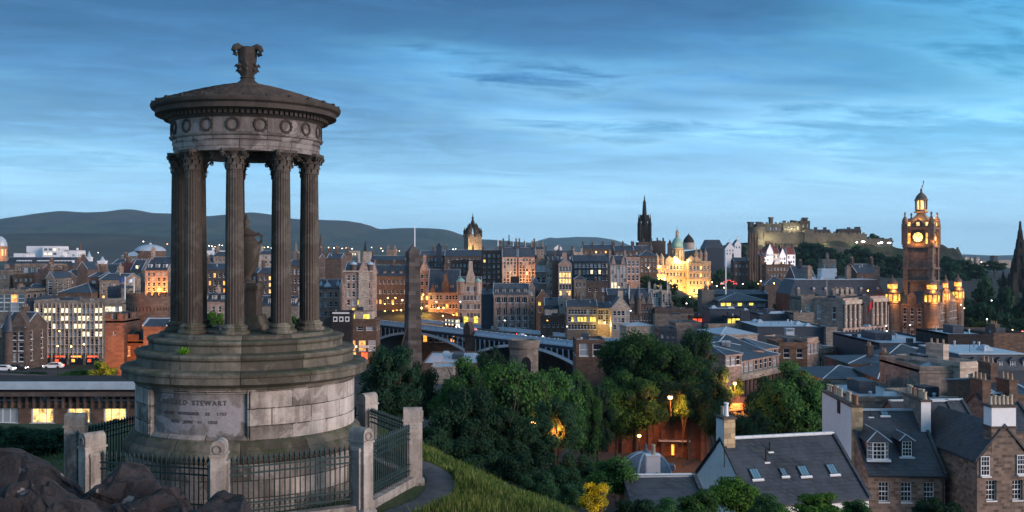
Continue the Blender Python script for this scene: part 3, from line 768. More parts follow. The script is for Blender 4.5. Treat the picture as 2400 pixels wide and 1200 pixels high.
def crown_mesh(seed, nl, ls, shape='round', mat='leaf', nclump=46):
    g = np.random.default_rng(seed); cl = []
    while len(cl) < nclump:
        p = g.uniform(-1, 1, 3); r = np.linalg.norm(p)
        if shape == 'round' and (.35 < r < .80): 
            z = p[2]
            if z < -.55: continue
            cl.append((p * np.array([.98, .98, 1]), g.uniform(.20, .36)))
        elif shape == 'tall':
            q = p * np.array([1, 1, 1]); w = 1 - max(0, q[2]) ** 2 * .55
            if np.hypot(q[0], q[1]) < .75 * w and abs(q[2]) < .85: cl.append((q, g.uniform(.17, .30)))
        elif shape == 'bush' and r < .75 and p[2] > -.3: cl.append((p, g.uniform(.22, .38)))
    C = np.array([c for c, r in cl]); Rr = np.array([r for c, r in cl])
    which = g.choice(len(cl), nl, p=Rr ** 2 / (Rr ** 2).sum())
    d = g.normal(size=(nl, 3)); d[:, 2] = np.abs(d[:, 2]) * np.where(g.random(nl) < .78, 1, -1); d /= np.linalg.norm(d, axis=1)[:, None]
    rad = Rr[which] * (g.random(nl) ** .25) * (1 + .16 * np.sin(d[:, 0] * 7 + which) * np.sin(d[:, 2] * 6 + which * 2))
    P = C[which] + d * rad[:, None] * np.array([1, 1, .85])
    keep = np.linalg.norm((P[:, None, ::1] - C[None]) if False else P, axis=1) > .30
    P = P[keep]; d = d[keep]
    N = d + g.normal(size=P.shape) * .55; N /= np.linalg.norm(N, axis=1)[:, None]
    V = leaf_quads(P, N, ls, g); Fq = np.arange(len(V)).reshape(-1, 4)
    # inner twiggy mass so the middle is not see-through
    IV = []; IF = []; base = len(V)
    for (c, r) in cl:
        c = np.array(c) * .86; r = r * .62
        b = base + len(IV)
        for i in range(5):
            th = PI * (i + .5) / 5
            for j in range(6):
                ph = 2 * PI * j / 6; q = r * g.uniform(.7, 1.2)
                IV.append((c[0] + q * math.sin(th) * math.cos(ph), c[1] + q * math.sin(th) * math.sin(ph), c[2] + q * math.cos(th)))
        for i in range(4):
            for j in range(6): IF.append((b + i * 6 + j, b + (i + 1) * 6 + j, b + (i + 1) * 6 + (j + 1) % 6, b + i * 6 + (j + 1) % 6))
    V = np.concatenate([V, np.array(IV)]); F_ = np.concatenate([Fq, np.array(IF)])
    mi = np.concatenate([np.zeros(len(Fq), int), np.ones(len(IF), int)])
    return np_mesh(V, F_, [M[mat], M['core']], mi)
def trunk_mesh(seed):
    mb = MB(); mb.smooth = True; rs = random.Random(seed)
    mb.tube([(0, 0, 0), (.02, 0, .35), (-.02, .02, .7), (.0, 0, 1.1)], .06, 8, .03)
    for k in range(7):
        a = 2 * PI * k / 7 + rs.random(); z = .45 + .08 * k
        mb.tube([(0, 0, z), (.22 * math.cos(a), .22 * math.sin(a), z + .2), (.5 * math.cos(a), .5 * math.sin(a), z + .42), (.68 * math.cos(a), .68 * math.sin(a), z + .50)], .028, 5, .008)
    return mb.mesh(M['bark'])
CR = {('round', m, i): crown_mesh(10 + i + 7 * k, 16000, .060, 'round', m) for k, m in enumerate(('leaf', 'leafd')) for i in range(3 if m == 'leaf' else 2)}
CR[('tall', 'leafd', 0)] = crown_mesh(33, 14000, .055, 'tall', 'leafd'); CR[('tall', 'leaf', 0)] = crown_mesh(34, 14000, .055, 'tall', 'leaf')
CR[('bush', 'leafb', 0)] = crown_mesh(41, 11000, .075, 'bush', 'leafb', 30); CR[('bush', 'leafb', 1)] = crown_mesh(42, 11000, .075, 'bush', 'leafb', 24)
CR[('bush', 'leafy', 0)] = crown_mesh(43, 9000, .06, 'bush', 'leafy', 30)
CR[('bush', 'leafd', 0)] = crown_mesh(44, 9000, .08, 'bush', 'leafd', 26)
CR[('bush', 'leaf', 0)] = crown_mesh(47, 10000, .075, 'bush', 'leaf', 28)
CR[('far', 'leafd', 0)] = crown_mesh(51, 2200, .16, 'round', 'leafd', 22); CR[('far', 'leafd', 1)] = crown_mesh(52, 2200, .16, 'round', 'leafd', 20)
CR[('far', 'leaf', 0)] = crown_mesh(53, 2500, .15, 'round', 'leaf', 22)
TR = [trunk_mesh(1), trunk_mesh(2)]
tn = [0]
def tree(label, px, ytop, Y, wpx, hpx, key=('round', 'leaf', 0), cat='tree', group=None, rz=None, trunk=True, base=None, name=None):
    """px: centre, ytop: top of crown in photo px, wpx: half width, hpx: crown height"""
    s = Y / F; rx = wpx * s; rz_ = hpx * s / 2; x = X(px, Y); zc = Z(ytop, Y) - rz_
    g = hz(x, Y) if base is None else base
    if not trunk: g = min(g, zc - rz_ * .8)
    g = min(g, zc - rz_ * .5)
    o = empty(name or ('tree' if cat == 'tree' else cat), (x, Y, g), label, cat, group)
    tn[0] += 1
    c = mobj('crown', CR[key], o, (0, 0, zc - g), (tn[0] * 1.7) if rz is None else rz); c.scale = (rx * 1.04, rx * 1.04, rz_ * 1.08)
    hh = zc - g
    if cat != 'grass': 
        t = mobj('trunk' if cat == 'tree' else 'stem', TR[tn[0] % 2], o, (0, 0, -.3), tn[0]); kk = .75 if cat == 'tree' else .45; t.scale = (max(rx * kk, .2), max(rx * kk, .2), max(hh + .3, .5) * (.92 if cat == 'tree' else .72))
    return o
G1 = 'trees below the hill on the near side of the bridge'
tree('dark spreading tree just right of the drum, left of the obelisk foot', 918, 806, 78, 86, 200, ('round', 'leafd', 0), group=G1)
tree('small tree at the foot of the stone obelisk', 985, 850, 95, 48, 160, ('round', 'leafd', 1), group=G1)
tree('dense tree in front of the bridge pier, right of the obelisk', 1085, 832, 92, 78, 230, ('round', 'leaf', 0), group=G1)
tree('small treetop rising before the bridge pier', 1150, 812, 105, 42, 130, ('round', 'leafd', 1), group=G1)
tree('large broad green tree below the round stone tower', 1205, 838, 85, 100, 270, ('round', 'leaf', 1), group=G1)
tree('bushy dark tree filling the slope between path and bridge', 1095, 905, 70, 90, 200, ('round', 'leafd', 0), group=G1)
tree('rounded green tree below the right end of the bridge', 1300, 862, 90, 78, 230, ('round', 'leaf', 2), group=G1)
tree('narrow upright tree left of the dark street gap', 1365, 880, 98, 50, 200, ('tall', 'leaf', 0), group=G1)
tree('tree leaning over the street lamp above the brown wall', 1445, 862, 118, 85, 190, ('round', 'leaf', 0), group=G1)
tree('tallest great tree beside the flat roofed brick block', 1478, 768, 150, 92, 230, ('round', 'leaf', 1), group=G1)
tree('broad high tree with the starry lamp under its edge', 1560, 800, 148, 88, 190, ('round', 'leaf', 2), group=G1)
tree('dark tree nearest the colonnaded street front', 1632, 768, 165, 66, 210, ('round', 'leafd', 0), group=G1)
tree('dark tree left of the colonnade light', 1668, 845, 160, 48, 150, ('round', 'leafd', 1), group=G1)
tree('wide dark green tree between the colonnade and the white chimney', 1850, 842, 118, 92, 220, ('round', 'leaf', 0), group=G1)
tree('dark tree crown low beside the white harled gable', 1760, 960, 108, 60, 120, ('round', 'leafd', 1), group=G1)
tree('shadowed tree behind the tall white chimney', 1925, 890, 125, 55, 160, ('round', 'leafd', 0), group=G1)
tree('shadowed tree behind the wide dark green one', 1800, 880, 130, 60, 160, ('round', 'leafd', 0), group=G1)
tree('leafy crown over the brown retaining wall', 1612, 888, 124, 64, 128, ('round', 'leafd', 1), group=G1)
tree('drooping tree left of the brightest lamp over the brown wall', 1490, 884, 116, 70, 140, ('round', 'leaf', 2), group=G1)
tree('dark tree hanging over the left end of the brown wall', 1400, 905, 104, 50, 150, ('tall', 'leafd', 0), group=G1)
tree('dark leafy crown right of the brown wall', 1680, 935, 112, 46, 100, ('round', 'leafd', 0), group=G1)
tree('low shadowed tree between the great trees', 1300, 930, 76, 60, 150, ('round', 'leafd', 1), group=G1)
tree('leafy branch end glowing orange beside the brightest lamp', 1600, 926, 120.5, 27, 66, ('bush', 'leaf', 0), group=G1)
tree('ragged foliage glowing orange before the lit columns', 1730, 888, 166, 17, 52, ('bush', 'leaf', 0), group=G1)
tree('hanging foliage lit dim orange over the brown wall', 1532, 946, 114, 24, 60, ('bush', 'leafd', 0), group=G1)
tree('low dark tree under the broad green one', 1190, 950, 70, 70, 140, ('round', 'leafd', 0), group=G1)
for i, (px, yt, Y, w, h, k, lab) in enumerate([
 (1445, 1072, 62, 80, 110, ('bush', 'leaf', 0), 'rounded green bush left of the domed roof'),
 (1396, 1126, 38, 42, 96, ('bush', 'leafy', 0), 'yellow flowering broom bush on the hill edge'),
 (1560, 1098, 64, 60, 80, ('bush', 'leafd', 0), 'dark bush in front of the domed roof'),
 (1310, 1075, 58, 60, 110, ('bush', 'leafd', 0), 'dusky bush under the amber lit leaves'),
 (1260, 1090, 46, 50, 110, ('bush', 'leafd', 0), 'dark shrub on the right end of the grassy bank'),
 (1560, 1172, 48, 60, 70, ('bush', 'leaf', 0), 'green bush over the white ridge of the low slate roof'),
 (1490, 1156, 46, 56, 90, ('bush', 'leafd', 0), 'dark shrub right of the yellow broom'),
 (1710, 1112, 62, 75, 130, ('bush', 'leafb', 0), 'bright green bush below the white gable'),
 (1640, 1150, 56, 60, 90, ('bush', 'leaf', 0), 'green bush over the low slate roof'),
 (1800, 1165, 58, 70, 80, ('bush', 'leaf', 0), 'low green bush at the bottom below the long slate roof'),
 (1925, 1152, 60, 62, 90, ('bush', 'leafb', 1), 'bright young bush at the bottom below the slate roof corner'),
 (2010, 1172, 60, 50, 70, ('bush', 'leaf', 0), 'bush at the bottom before the rubble wall'),
 (2195, 1158, 62, 55, 80, ('bush', 'leafd', 0), 'dark shrub against the rubble wall at the bottom right'),
 (1190, 1035, 62, 70, 130, ('bush', 'leafd', 0), 'dark undergrowth shrub below the broad trees'),
 (1080, 1010, 58, 90, 110, ('bush', 'leafd', 0), 'dark thicket at the top of the grassy bank'),
 (1000, 985, 56, 60, 110, ('bush', 'leafd', 0), 'dark thicket behind the last railing post'),
 (900, 950, 60, 60, 120, ('bush', 'leafd', 0), 'thicket seen behind the back railing posts'),
 (85, 990, 36, 90, 90, ('bush', 'leafd', 0), 'low dark shrub mass behind the left rocks'),
 (210, 988, 40, 60, 70, ('bush', 'leafd', 0), 'dark shrub behind the two left stone posts'),
 (0, 985, 36, 80, 110, ('bush', 'leafd', 0), 'dark shrub cut by the left edge above the rocks'),
 (1350, 1050, 80, 50, 90, ('bush', 'leafd', 0), 'dusky shrub between the gateway and the brown wall'),
 (1285, 1100, 64, 45, 70, ('bush', 'leafd', 0), 'dark shrub at the foot of the gateway'),
 (1240, 1010, 72, 60, 120, ('bush', 'leafd', 0), 'dark undergrowth left of the amber lit leaves'),
 (1405, 1075, 74, 50, 80, ('bush', 'leafd', 0), 'dark shrub under the left end of the brown wall'),
 (1345, 1120, 44, 40, 90, ('bush', 'leafd', 0), 'small dark shrub left of the yellow broom'),
 (505, 728, 58, 30, 60, ('bush', 'leafb', 0), 'bright green treetop seen between the left columns'),
 (692, 738, 58, 16, 50, ('bush', 'leafb', 1), 'scrap of green treetop seen before the right column'),
 (20, 992, 44, 70, 130, ('bush', 'leafd', 0), 'dark shrub at the left edge before the lit hall'),
 (120, 994, 40, 55, 110, ('bush', 'leafd', 0), 'dark shrub left of the farthest stone post'),
 (268, 972, 46, 34, 60, ('bush', 'leafd', 0), 'dark shrub before the right lit windows of the hall'),
 (240, 842, 160, 32, 70, ('bush', 'leafb', 1), 'small tree glowing orange beside the red castle wall'),
 (185, 868, 170, 60, 34, ('bush', 'leafb', 0), 'low hedge along the street before the office block'),
 (55, 868, 170, 60, 30, ('bush', 'leafd', 0), 'dark hedge at the left end of the street'),
 ]):
    tree(lab, px, yt, Y, w, h, k, cat='shrub', group='shrubs and bushes on the slopes', trunk=False)
# small fern growing on the steps of the monument
fe = MB(); rs = random.Random(4)
for k in range(60):
    a = rs.uniform(0, 2 * PI); t = rs.uniform(.2, 1.2); l = rs.uniform(.12, .26); p = Vector((rs.uniform(-.1, .1), rs.uniform(-.06, .06), 0)); d = Vector((math.cos(a) * t, math.sin(a) * t, 1)).normalized() * l
    sdir = Vector((-math.sin(a), math.cos(a), 0)) * .022
    fe.add([p, p + d * .5 + sdir, p + d + Vector((0, 0, -.02)), p + d * .5 - sdir], [(0, 1, 2, 3)])
q = (CX + 2.93 * math.sin(R(-20)), CY - 2.93 * math.cos(R(-20)), 95.38)
tag(fe.obj('fern', leafmat('fern_leaf', (.08, .22, .02), (.14, .34, .03), (.2, .42, .04), 6), None, q), 'small bright green fern growing on the monument steps', 'fern')
# grass on the bank
g = np.random.default_rng(9)
M['blade'] = leafmat('grass_blade', (.05, .12, .028), (.15, .20, .045), (.34, .30, .12), .5)
def grass(name, n, xr, yr, lo, hi, cond):
    x = g.uniform(*xr, n); y = g.uniform(*yr, n); k = cond(x, y); x = x[k]; y = y[k]; z = height(x, y)
    nn = np.array([mnoise.noise(Vector((a * .5, b * .5, 1))) for a, b in zip(x, y)])
    h = g.uniform(lo, hi, len(x)) * (1 + .8 * nn); a = g.uniform(0, 2 * PI, len(x)); w = g.uniform(.008, .02, len(x)) * (1 + y / 60); lean = g.uniform(.1, .6, len(x)) * h
    P = np.stack([x, y, z - .05], 1); U = np.stack([np.cos(a), np.sin(a), 0 * a], 1) * w[:, None]; la = a + 1.2
    T = P + np.stack([np.cos(la) * lean, np.sin(la) * lean, h], 1); Mi = P + np.stack([np.cos(la) * lean * .35, np.sin(la) * lean * .35, h * .6], 1)
    V = np.stack([P - U, P + U, Mi + U * .7, T, Mi - U * .7], 1).reshape(-1, 3)
    b = np.arange(len(x)) * 5
    V5 = np.stack([b, b + 1, b + 2, b + 3, b + 4], 1)
    return tag(mobj(name, np_mesh(V, V5, M['blade'])), kind='stuff')
def on_bank(x, y):
    r = np.hypot(x - CX, y - CY); s = (1.94 * x + y - 28.4) / 2.18
    return (r > 6.1) & (s < 11) & (y > 21)
grass('grass', 170000, (-6, 11), (21, 44), .09, .34, on_bank)
grass('grass', 7000, (-16, 2), (20, 42), .05, .14, lambda x, y: (np.hypot(x - CX, y - CY) > 4.98) & (np.hypot(x - CX, y - CY) < 5.25))
grass('grass', 5000, (-24, -8), (16, 36), .05, .18, lambda x, y: (np.hypot(x - CX, y - CY) > 5.4))
# ---------------------------------------------------------------- building kit
def win_mesh(kind, glass, wall='grey', frame='whitep'):
    """unit window: x 0..1, z 0..1, pane at y=0 facing -y"""
    mb = MB(); f = .07
    mb.mi = 1
    if kind == 'arch':
        pts = [(f, 0)] + [(1 - f, 0)] + [(.5 + (.5 - f) * math.cos(PI * k / 10), .62 + .32 * math.sin(PI * k / 10)) for k in range(11)]
        mb.prism(pts, 'y', -.01, .03)
        mb.mi = 2
        top = [(.5 + .5 * math.cos(PI * k / 10), .62 + .38 * math.sin(PI * k / 10)) for k in range(11)]
        for k in range(10):
            (x0, z0), (x1, z1) = top[k], top[k + 1]; mb.quad((x0, -.12, z0), (x1, -.12, z1), (x1, -.12, 1.0), (x0, -.12, 1.0))
        mb.mi = 0
        for x in (.33, .63): mb.box(x, x + .05, -.04, 0, 0, .9)
    else:
        mb.box(f, 1 - f, -.01, .03, .04, 1 - .04); mb.mi = 0
        mb.box(0, f, -.05, .02, 0, 1); mb.box(1 - f, 1, -.05, .02, 0, 1); mb.box(f, 1 - f, -.05, .02, .96, 1); mb.box(f, 1 - f, -.05, .02, 0, .05)
        if kind in ('sash', 'grid'): mb.box(f, 1 - f, -.04, .01, .48, .53)
        if kind == 'grid':
            for x in (.32, .64): mb.box(x, x + .035, -.035, .01, .05, .96)
            for z in (.26, .74): mb.box(f, 1 - f, -.035, .01, z, z + .025)
        if kind == 'wide':
            for x in (.3, .63): mb.box(x, x + .04, -.035, .01, .05, .96)
        mb.box(-.05, 1.05, -.30, .02, -.06, 0)
    return mb.mesh([M[frame], M[glass], M[wall]])
_wc = {}
def win(kind, glass, wall='grey', frame='whitep'):
    k = (kind, glass, wall if kind == 'arch' else '', frame)
    if k not in _wc: _wc[k] = win_mesh(kind, glass, wall, frame)
    return _wc[k]
def facade(mb, P0, ux, L, z0, z1, cols, rows, zb, zt, ww, wh, rec=.22, margin=None):
    """wall face from P0 along unit ux with real openings; returns opening rects (u, z)"""
    nx_, ny_ = ux[1], -ux[0]        # outward normal
    def P(u, z, d=0): return (P0[0] + ux[0] * u - nx_ * d, P0[1] + ux[1] * u - ny_ * d, z)
    if cols < 1 or rows < 1 or L < ww * cols * 1.05:
        mb.quad(P(0, z0), P(L, z0), P(L, z1), P(0, z1)); return []
    mg = (L * .04 if margin is None else margin); cw = (L - 2 * mg) / cols; ch = (zt - zb) / rows
    us = [0]; 
    for i in range(cols): c = mg + cw * (i + .5); us += [c - ww / 2, c + ww / 2]
    us.append(L); zs = [z0]
    for j in range(rows): c = zb + ch * (j + .5); zs += [c - wh / 2, c + wh / 2]
    zs.append(z1); ops = []
    for i in range(len(us) - 1):
        for j in range(len(zs) - 1):
            if i % 2 and j % 2:
                u0, u1, a, b = us[i], us[i + 1], zs[j], zs[j + 1]; ops.append((u0, a))
                mb.quad(P(u0, a), P(u0, b), P(u0, b, rec), P(u0, a, rec)); mb.quad(P(u1, a), P(u1, a, rec), P(u1, b, rec), P(u1, b))
                mb.quad(P(u0, a), P(u0, a, rec), P(u1, a, rec), P(u1, a)); mb.quad(P(u0, b), P(u1, b), P(u1, b, rec), P(u0, b, rec))
            else: mb.quad(P(us[i], zs[j]), P(us[i + 1], zs[j]), P(us[i + 1], zs[j + 1]), P(us[i], zs[j + 1]))
    return ops
def place_windows(root, P0, ux, ops, ww, wh, kind, lit, litm, wall, rs, rec=.22, frame='whitep', blind=.3):
    ang = math.atan2(ux[1], ux[0]); nx_, ny_ = ux[1], -ux[0]
    for k, (u, z) in enumerate(ops):
        on = (k in lit) if isinstance(lit, (list, set, tuple, range)) else rs.random() < lit
        gl = litm if on else ('glass2' if rs.random() < blind else 'glass')
        o = mobj('window', win(kind, gl, wall, frame), root, (P0[0] + ux[0] * u - nx_ * rec, P0[1] + ux[1] * u - ny_ * rec, z), ang, (ww, 1, wh))
_ch = {}
def chimney(root, x, y, zb, w, d, h, mat='warm', pots=3, name='chimney'):
    mb = MB(); mb.box(-w / 2, w / 2, -d / 2, d / 2, -1.2, h); mb.box(-w / 2 - .08, w / 2 + .08, -d / 2 - .08, d / 2 + .08, h, h + .18)
    mb.mi = 1; mb.smooth = True; ln = max(w, d)
    for k in range(pots):
        t = (k + .5) / pots - .5; cx, cy = (t * w, 0) if w >= d else (0, t * d)
        mb.lathe([(.17, h + .18), (.13, h + .75), (.16, h + .78), (.10, h + .80)], 7, (cx, cy))
    return mb.obj(name, [M[mat], M['pot']], root, (x, y, zb))
_dm = {}
def dormer_mesh(w, h, d, wallm, roofm, glass):
    mb = MB(); mb.mi = 0; mb.box(-w / 2, w / 2, 0, d, 0, h)
    mb.mi = 1; mb.prism([(-w / 2 - .12, h), (w / 2 + .12, h), (0, h + w * .55)], 'y', -.12, d + w * .6)
    mb.mi = 2; mb.box(-w * .33, w * .33, -.02, .01, h * .12, h * .9)
    mb.mi = 3; mb.box(-w * .36, w * .36, -.05, -.02, h * .50, h * .55); mb.box(-.03, .03, -.045, -.02, h * .12, h * .9); mb.box(-w * .38, w * .38, -.06, -.02, h * .06, h * .12)
    mb.box(-w * .38, -w * .33, -.06, -.02, h * .1, h * .93); mb.box(w * .33, w * .38, -.06, -.02, h * .1, h * .93)
    return mb.mesh([M[wallm], M[roofm], M[glass], M['whitep']])
bcount = [0]
_rv = []
def bld(label, px0, px1, Y, ye, rz=0, d=12, base=None, mat='warm', roof='gable', rh=0, rmat='slate', win_=None, yb=None, ww=None, wh=None, kind='sash', lit=0.0, litm='lit',
        chim=2, cmat=None, chh=None, dorm=0, dmat=None, side=True, group=None, cat='building', name='building', band=True, margin=None, dlit=False, seed=None, blind=.3, parapet=.8, slit=0.0, skew=True):
    bcount[0] += 1; rs = random.Random(bcount[0] * 13 + 5 if seed is None else seed)
    c, s_ = math.cos(R(rz)), math.sin(R(rz)); x0 = X(px0, Y); t1 = (px1 - 1200) / F
    L = (t1 * Y - x0) / (c - t1 * s_)
    ze = Z(ye, Y); s = Y / F
    cxm, cym = x0 + c * L / 2 - s_ * d / 2, Y + s_ * L / 2 + c * d / 2
    g = base if base is not None else hz(cxm, cym) - 2
    g = min(g, ze - 3); H = ze - g
    root = empty(name, (x0, Y, g), label, cat, group, R(rz))
    mw = M[mat]; wall = MB()
    ops = []; sops = []; cols = rows = 0
    # which side wall is turned to the viewer
    cam_l = (-x0 * c - Y * s_)                     # viewer in local x
    cam_y = (x0 * s_ - Y * c)
    sidevis = 'L' if cam_l < 0 else ('R' if cam_l > L else '')
    if win_ and not win_[0]: win_ = None
    if win_:
        cols, rows = win_; zb_ = (Z(yb, Y) - g) if yb else max(1, H - rows * 3.3)
        zt_ = H - .7
        ch = (zt_ - zb_) / rows; cw = L * .92 / cols
        ww = ww or min(1.25, cw * .45); wh = wh or min(2.0, ch * .55)
        ops = facade(wall, (0, 0), (1, 0), L, 0, H, cols, rows, zb_, zt_, ww, wh, margin=margin)
        place_windows(root, (0, 0), (1, 0), ops, ww, wh, kind, lit, litm, mat, rs, blind=blind)
    else: facade(wall, (0, 0), (1, 0), L, 0, H, 0, 0, 0, 0, 1, 1)
    for sd_, P0, ux in (('R', (L, 0), (0, 1)), ('L', (0, d), (0, -1))):
        sc_ = max(1, int(d / 4.5)) if (win_ and side and sd_ == sidevis) else 0
        if sc_:
            o2 = facade(wall, P0, ux, d, 0, H, sc_, rows, zb_, zt_, ww, wh)
            place_windows(root, P0, ux, o2, ww, wh, kind if kind != 'arch' else 'sash', slit, litm, mat, rs, blind=blind)
        else: facade(wall, P0, ux, d, 0, H, 0, 0, 0, 0, 1, 1)
    wall.quad((L, d, 0), (0, d, 0), (0, d, H), (L, d, H))
    if band: 
        wall.box(-.14, L + .14, -.16, .0, H - .34, H - .02)
        if rows > 2: 
            zz = zb_ + (zt_ - zb_) / rows; wall.box(-.06, L + .06, -.09, .0, zz - .12, zz + .08)
    h = rh * s if rh else 0
    rf = MB(); rm = M[rmat]; ov = .25
    zr = H + h
    if roof == 'gable':
        h = h or d * .42; zr = H + h
        wall.add([(0, 0, H), (0, d, H), (0, d / 2, H + h)], [(0, 2, 1)]); wall.add([(L, 0, H), (L, d, H), (L, d / 2, H + h)], [(0, 1, 2)])
        th = .16
        rf.add([(-.05, -ov, H - ov * 2 * h / d), (L + .05, -ov, H - ov * 2 * h / d), (L + .05, d / 2, H + h), (-.05, d / 2, H + h), (L + .05, d + ov, H - ov * 2 * h / d), (-.05, d + ov, H - ov * 2 * h / d)] , [])
        b = len(rf.v); pts = [(-ov, H - ov * 2 * h / d), (d / 2, H + h), (d + ov, H - ov * 2 * h / d), (d + ov, H - ov * 2 * h / d + th), (d / 2, H + h + th), (-ov, H - ov * 2 * h / d + th)]
        rf.v = []; rf.f = []; rf.m = []; rf.sm = []
        rf.prism(pts[::-1], 'x', -.05, L + .05)
        rf.mi = 1; rf.box(-.05, L + .05, d / 2 - .15, d / 2 + .15, H + h + th - .05, H + h + th + .10)
        if not skew: rf.mi = 0
        for x in (-.12, L - .13): rf.prism([(q[0], q[1] + .16) for q in pts[::-1]], 'x', x, x + .25)
    elif roof == 'gablef':
        h = h or L * .5; zr = H + h
        wall.add([(0, 0, H), (L, 0, H), (L / 2, 0, H + h)], [(0, 1, 2)]); wall.add([(0, d, H), (L, d, H), (L / 2, d, H + h)], [(0, 2, 1)])
        pts = [(-.15, H - .1), (L / 2, H + h), (L + .15, H - .1), (L + .15, H + .08), (L / 2, H + h + .2), (-.15, H + .08)]
        rf.prism([(q[0], q[1]) for q in pts], 'y', .05, d + .1)
        rf.mi = 1 if skew else 0; rf.prism([(q[0], q[1] + .12) for q in pts], 'y', -.12, .14)
    elif roof == 'hip':
        h = h or min(L, d) * .4; i_ = min(L, d) / 2 * .96; zr = H + h
        rf.add([(-ov, -ov, H), (L + ov, -ov, H), (L + ov, d + ov, H), (-ov, d + ov, H), (i_, d / 2, H + h), (L - i_, d / 2, H + h)],
               [(0, 1, 5, 4), (1, 2, 5), (2, 3, 4, 5), (3, 0, 4), (3, 2, 1, 0)])
        rf.mi = 1
        for a_, b_ in (((-ov, -ov, H), (i_, d / 2, H + h)), ((L + ov, -ov, H), (L - i_, d / 2, H + h)), ((i_, d / 2, H + h), (L - i_, d / 2, H + h))): rf.tube([a_, b_], .10, 4)
    elif roof == 'mansard':
        h = h or 3.4; i_ = h * .45; zr = H + h
        rf.tbox(-.1, L + .1, -.1, d + .1, H, H + h, i_); rf.mi = 1; rf.box(i_ - .3, L - i_ + .3, i_ - .3, d - i_ + .3, H + h, H + h + .18)
    elif roof in ('flat', 'cren'):
        rf.mi = 1; rf.box(.25, L - .25, .25, d - .25, H - .5, H - .28); zr = H
        if rs.random() < .7: rf.mi = 0; k_ = rs.uniform(.2, .6) * L; rf.box(k_, k_ + min(3.5, L * .25), d * .4, d * .7, H - .4, H + 1.3)
        pr = parapet
        for a_ in ((0, L, 0, .25), (0, L, d - .25, d), (0, .25, .25, d - .25), (L - .25, L, .25, d - .25)): wall.box(*a_, H - .3, H + (pr if roof == 'flat' else .2))
        if roof == 'cren':
            k = max(3, int(L / 1.6))
            for i in range(k):
                if i % 2 == 0: wall.box(L * i / k, L * (i + 1) / k, 0, .3, H + .2, H + 1.1); wall.box(L * i / k, L * (i + 1) / k, d - .3, d, H + .2, H + 1.1)
            k = max(3, int(d / 1.6))
            for i in range(k):
                if i % 2 == 0: wall.box(0, .3, d * i / k + .01, d * (i + 1) / k, H + .2, H + 1.1); wall.box(L - .3, L, d * i / k + .01, d * (i + 1) / k, H + .2, H + 1.1)
    elif roof == 'pyr':
        zr = H + h; rf.add([(-ov, -ov, H), (L + ov, -ov, H), (L + ov, d + ov, H), (-ov, d + ov, H), (L / 2, d / 2, zr)], [(0, 1, 4), (1, 2, 4), (2, 3, 4), (3, 0, 4), (3, 2, 1, 0)])
    wall.obj('wall', mw, root)
    if not _rv:
        v1 = MB(); v1.smooth = True; v1.lathe([(.16, -.6), (.16, .7), (.24, .72), (.24, .9), (0, 1.0)], 8); v2 = MB(); v2.box(-.6, .6, -.45, .45, -.6, .8); v2.box(-.66, .66, -.5, .5, .8, .9)
        v3 = MB(); v3.tube([(0, 0, -.5), (0, 0, 2.6)], .035, 4); [v3.tube([(-.5, 0, 1.9 + q), (.5, 0, 1.9 + q)], .025, 4) for q in (0, .25, .5)]
        v4 = MB(); v4.box(-1.3, 1.3, -.8, .8, -.6, .35); v4.tbox(-1.25, 1.25, -.75, .75, .35, .9, .5)
        _rv.extend([('roof_vent', v1.mesh(M['lead'])), ('roof_box', v2.mesh(M['slate2'])), ('aerial', v3.mesh(M['darkmetal'])), ('rooflight', v4.mesh(M['lead']))])
    if 90 < Y < 600 and roof in ('flat', 'mansard'):
        zt_r = H - .28 if roof == 'flat' else H + h + .18; i2 = 1.2 if roof == 'flat' else h * .45 + .6
        if L > 2 * i2 + 1 and d > 2 * i2 + 1:
            for q in range(int(min(9, L * d / 28))): nm_, me_ = _rv[rs.choice((0, 0, 1, 2, 3))]; mobj(nm_, me_, root, (rs.uniform(i2, L - i2), rs.uniform(i2, d - i2), zt_r), rs.choice((0, PI / 2)))
    elif 110 < Y < 480 and roof in ('gable', 'hip') and L > 5:
        for q in range(1 + int(L / 9)):
            t = rs.uniform(.25, .7); hh_ = h; u_ = rs.uniform(.2, .8) * L
            if roof == 'hip' and not (min(L, d) * .5 < u_ < L - min(L, d) * .5): continue
            nm_, me_ = _rv[rs.choice((0, 2, 0))]; mobj(nm_, me_, root, (u_, t * d / 2, H + t * hh_ + .1))
    if rf.f: rf.obj('roof', [rm, M['lead']], root)
    chh_ = chh or max(1.6, min(3.5, .12 * H))
    for k in range(chim):
        if roof == 'gable' : x = (L * k / max(1, chim - 1)) if chim > 1 else L * .5; x = min(max(x, .5), L - .5); chimney(root, x, d / 2, zr + .2, .8, min(3.2, d * .28), chh_ * .7, cmat or mat)
        elif roof == 'gablef': chimney(root, L / 2, d * (.15 + .7 * k / max(1, chim - 1)) if chim > 1 else d * .1, zr + .1, min(2.0, L * .3), .8, chh_ * .7, cmat or mat)
        elif roof == 'hip': chimney(root, L * (.25 + .5 * k / max(1, chim - 1)) if chim > 1 else L / 2, d * .5, zr, 1.0, 1.8, chh_ * .7, cmat or mat)
        else: chimney(root, L * (.06 + .88 * k / max(1, chim - 1)) if chim > 1 else L * .5, d * .5, zr, .9, min(3, d * .3), chh_ * .8, cmat or mat)
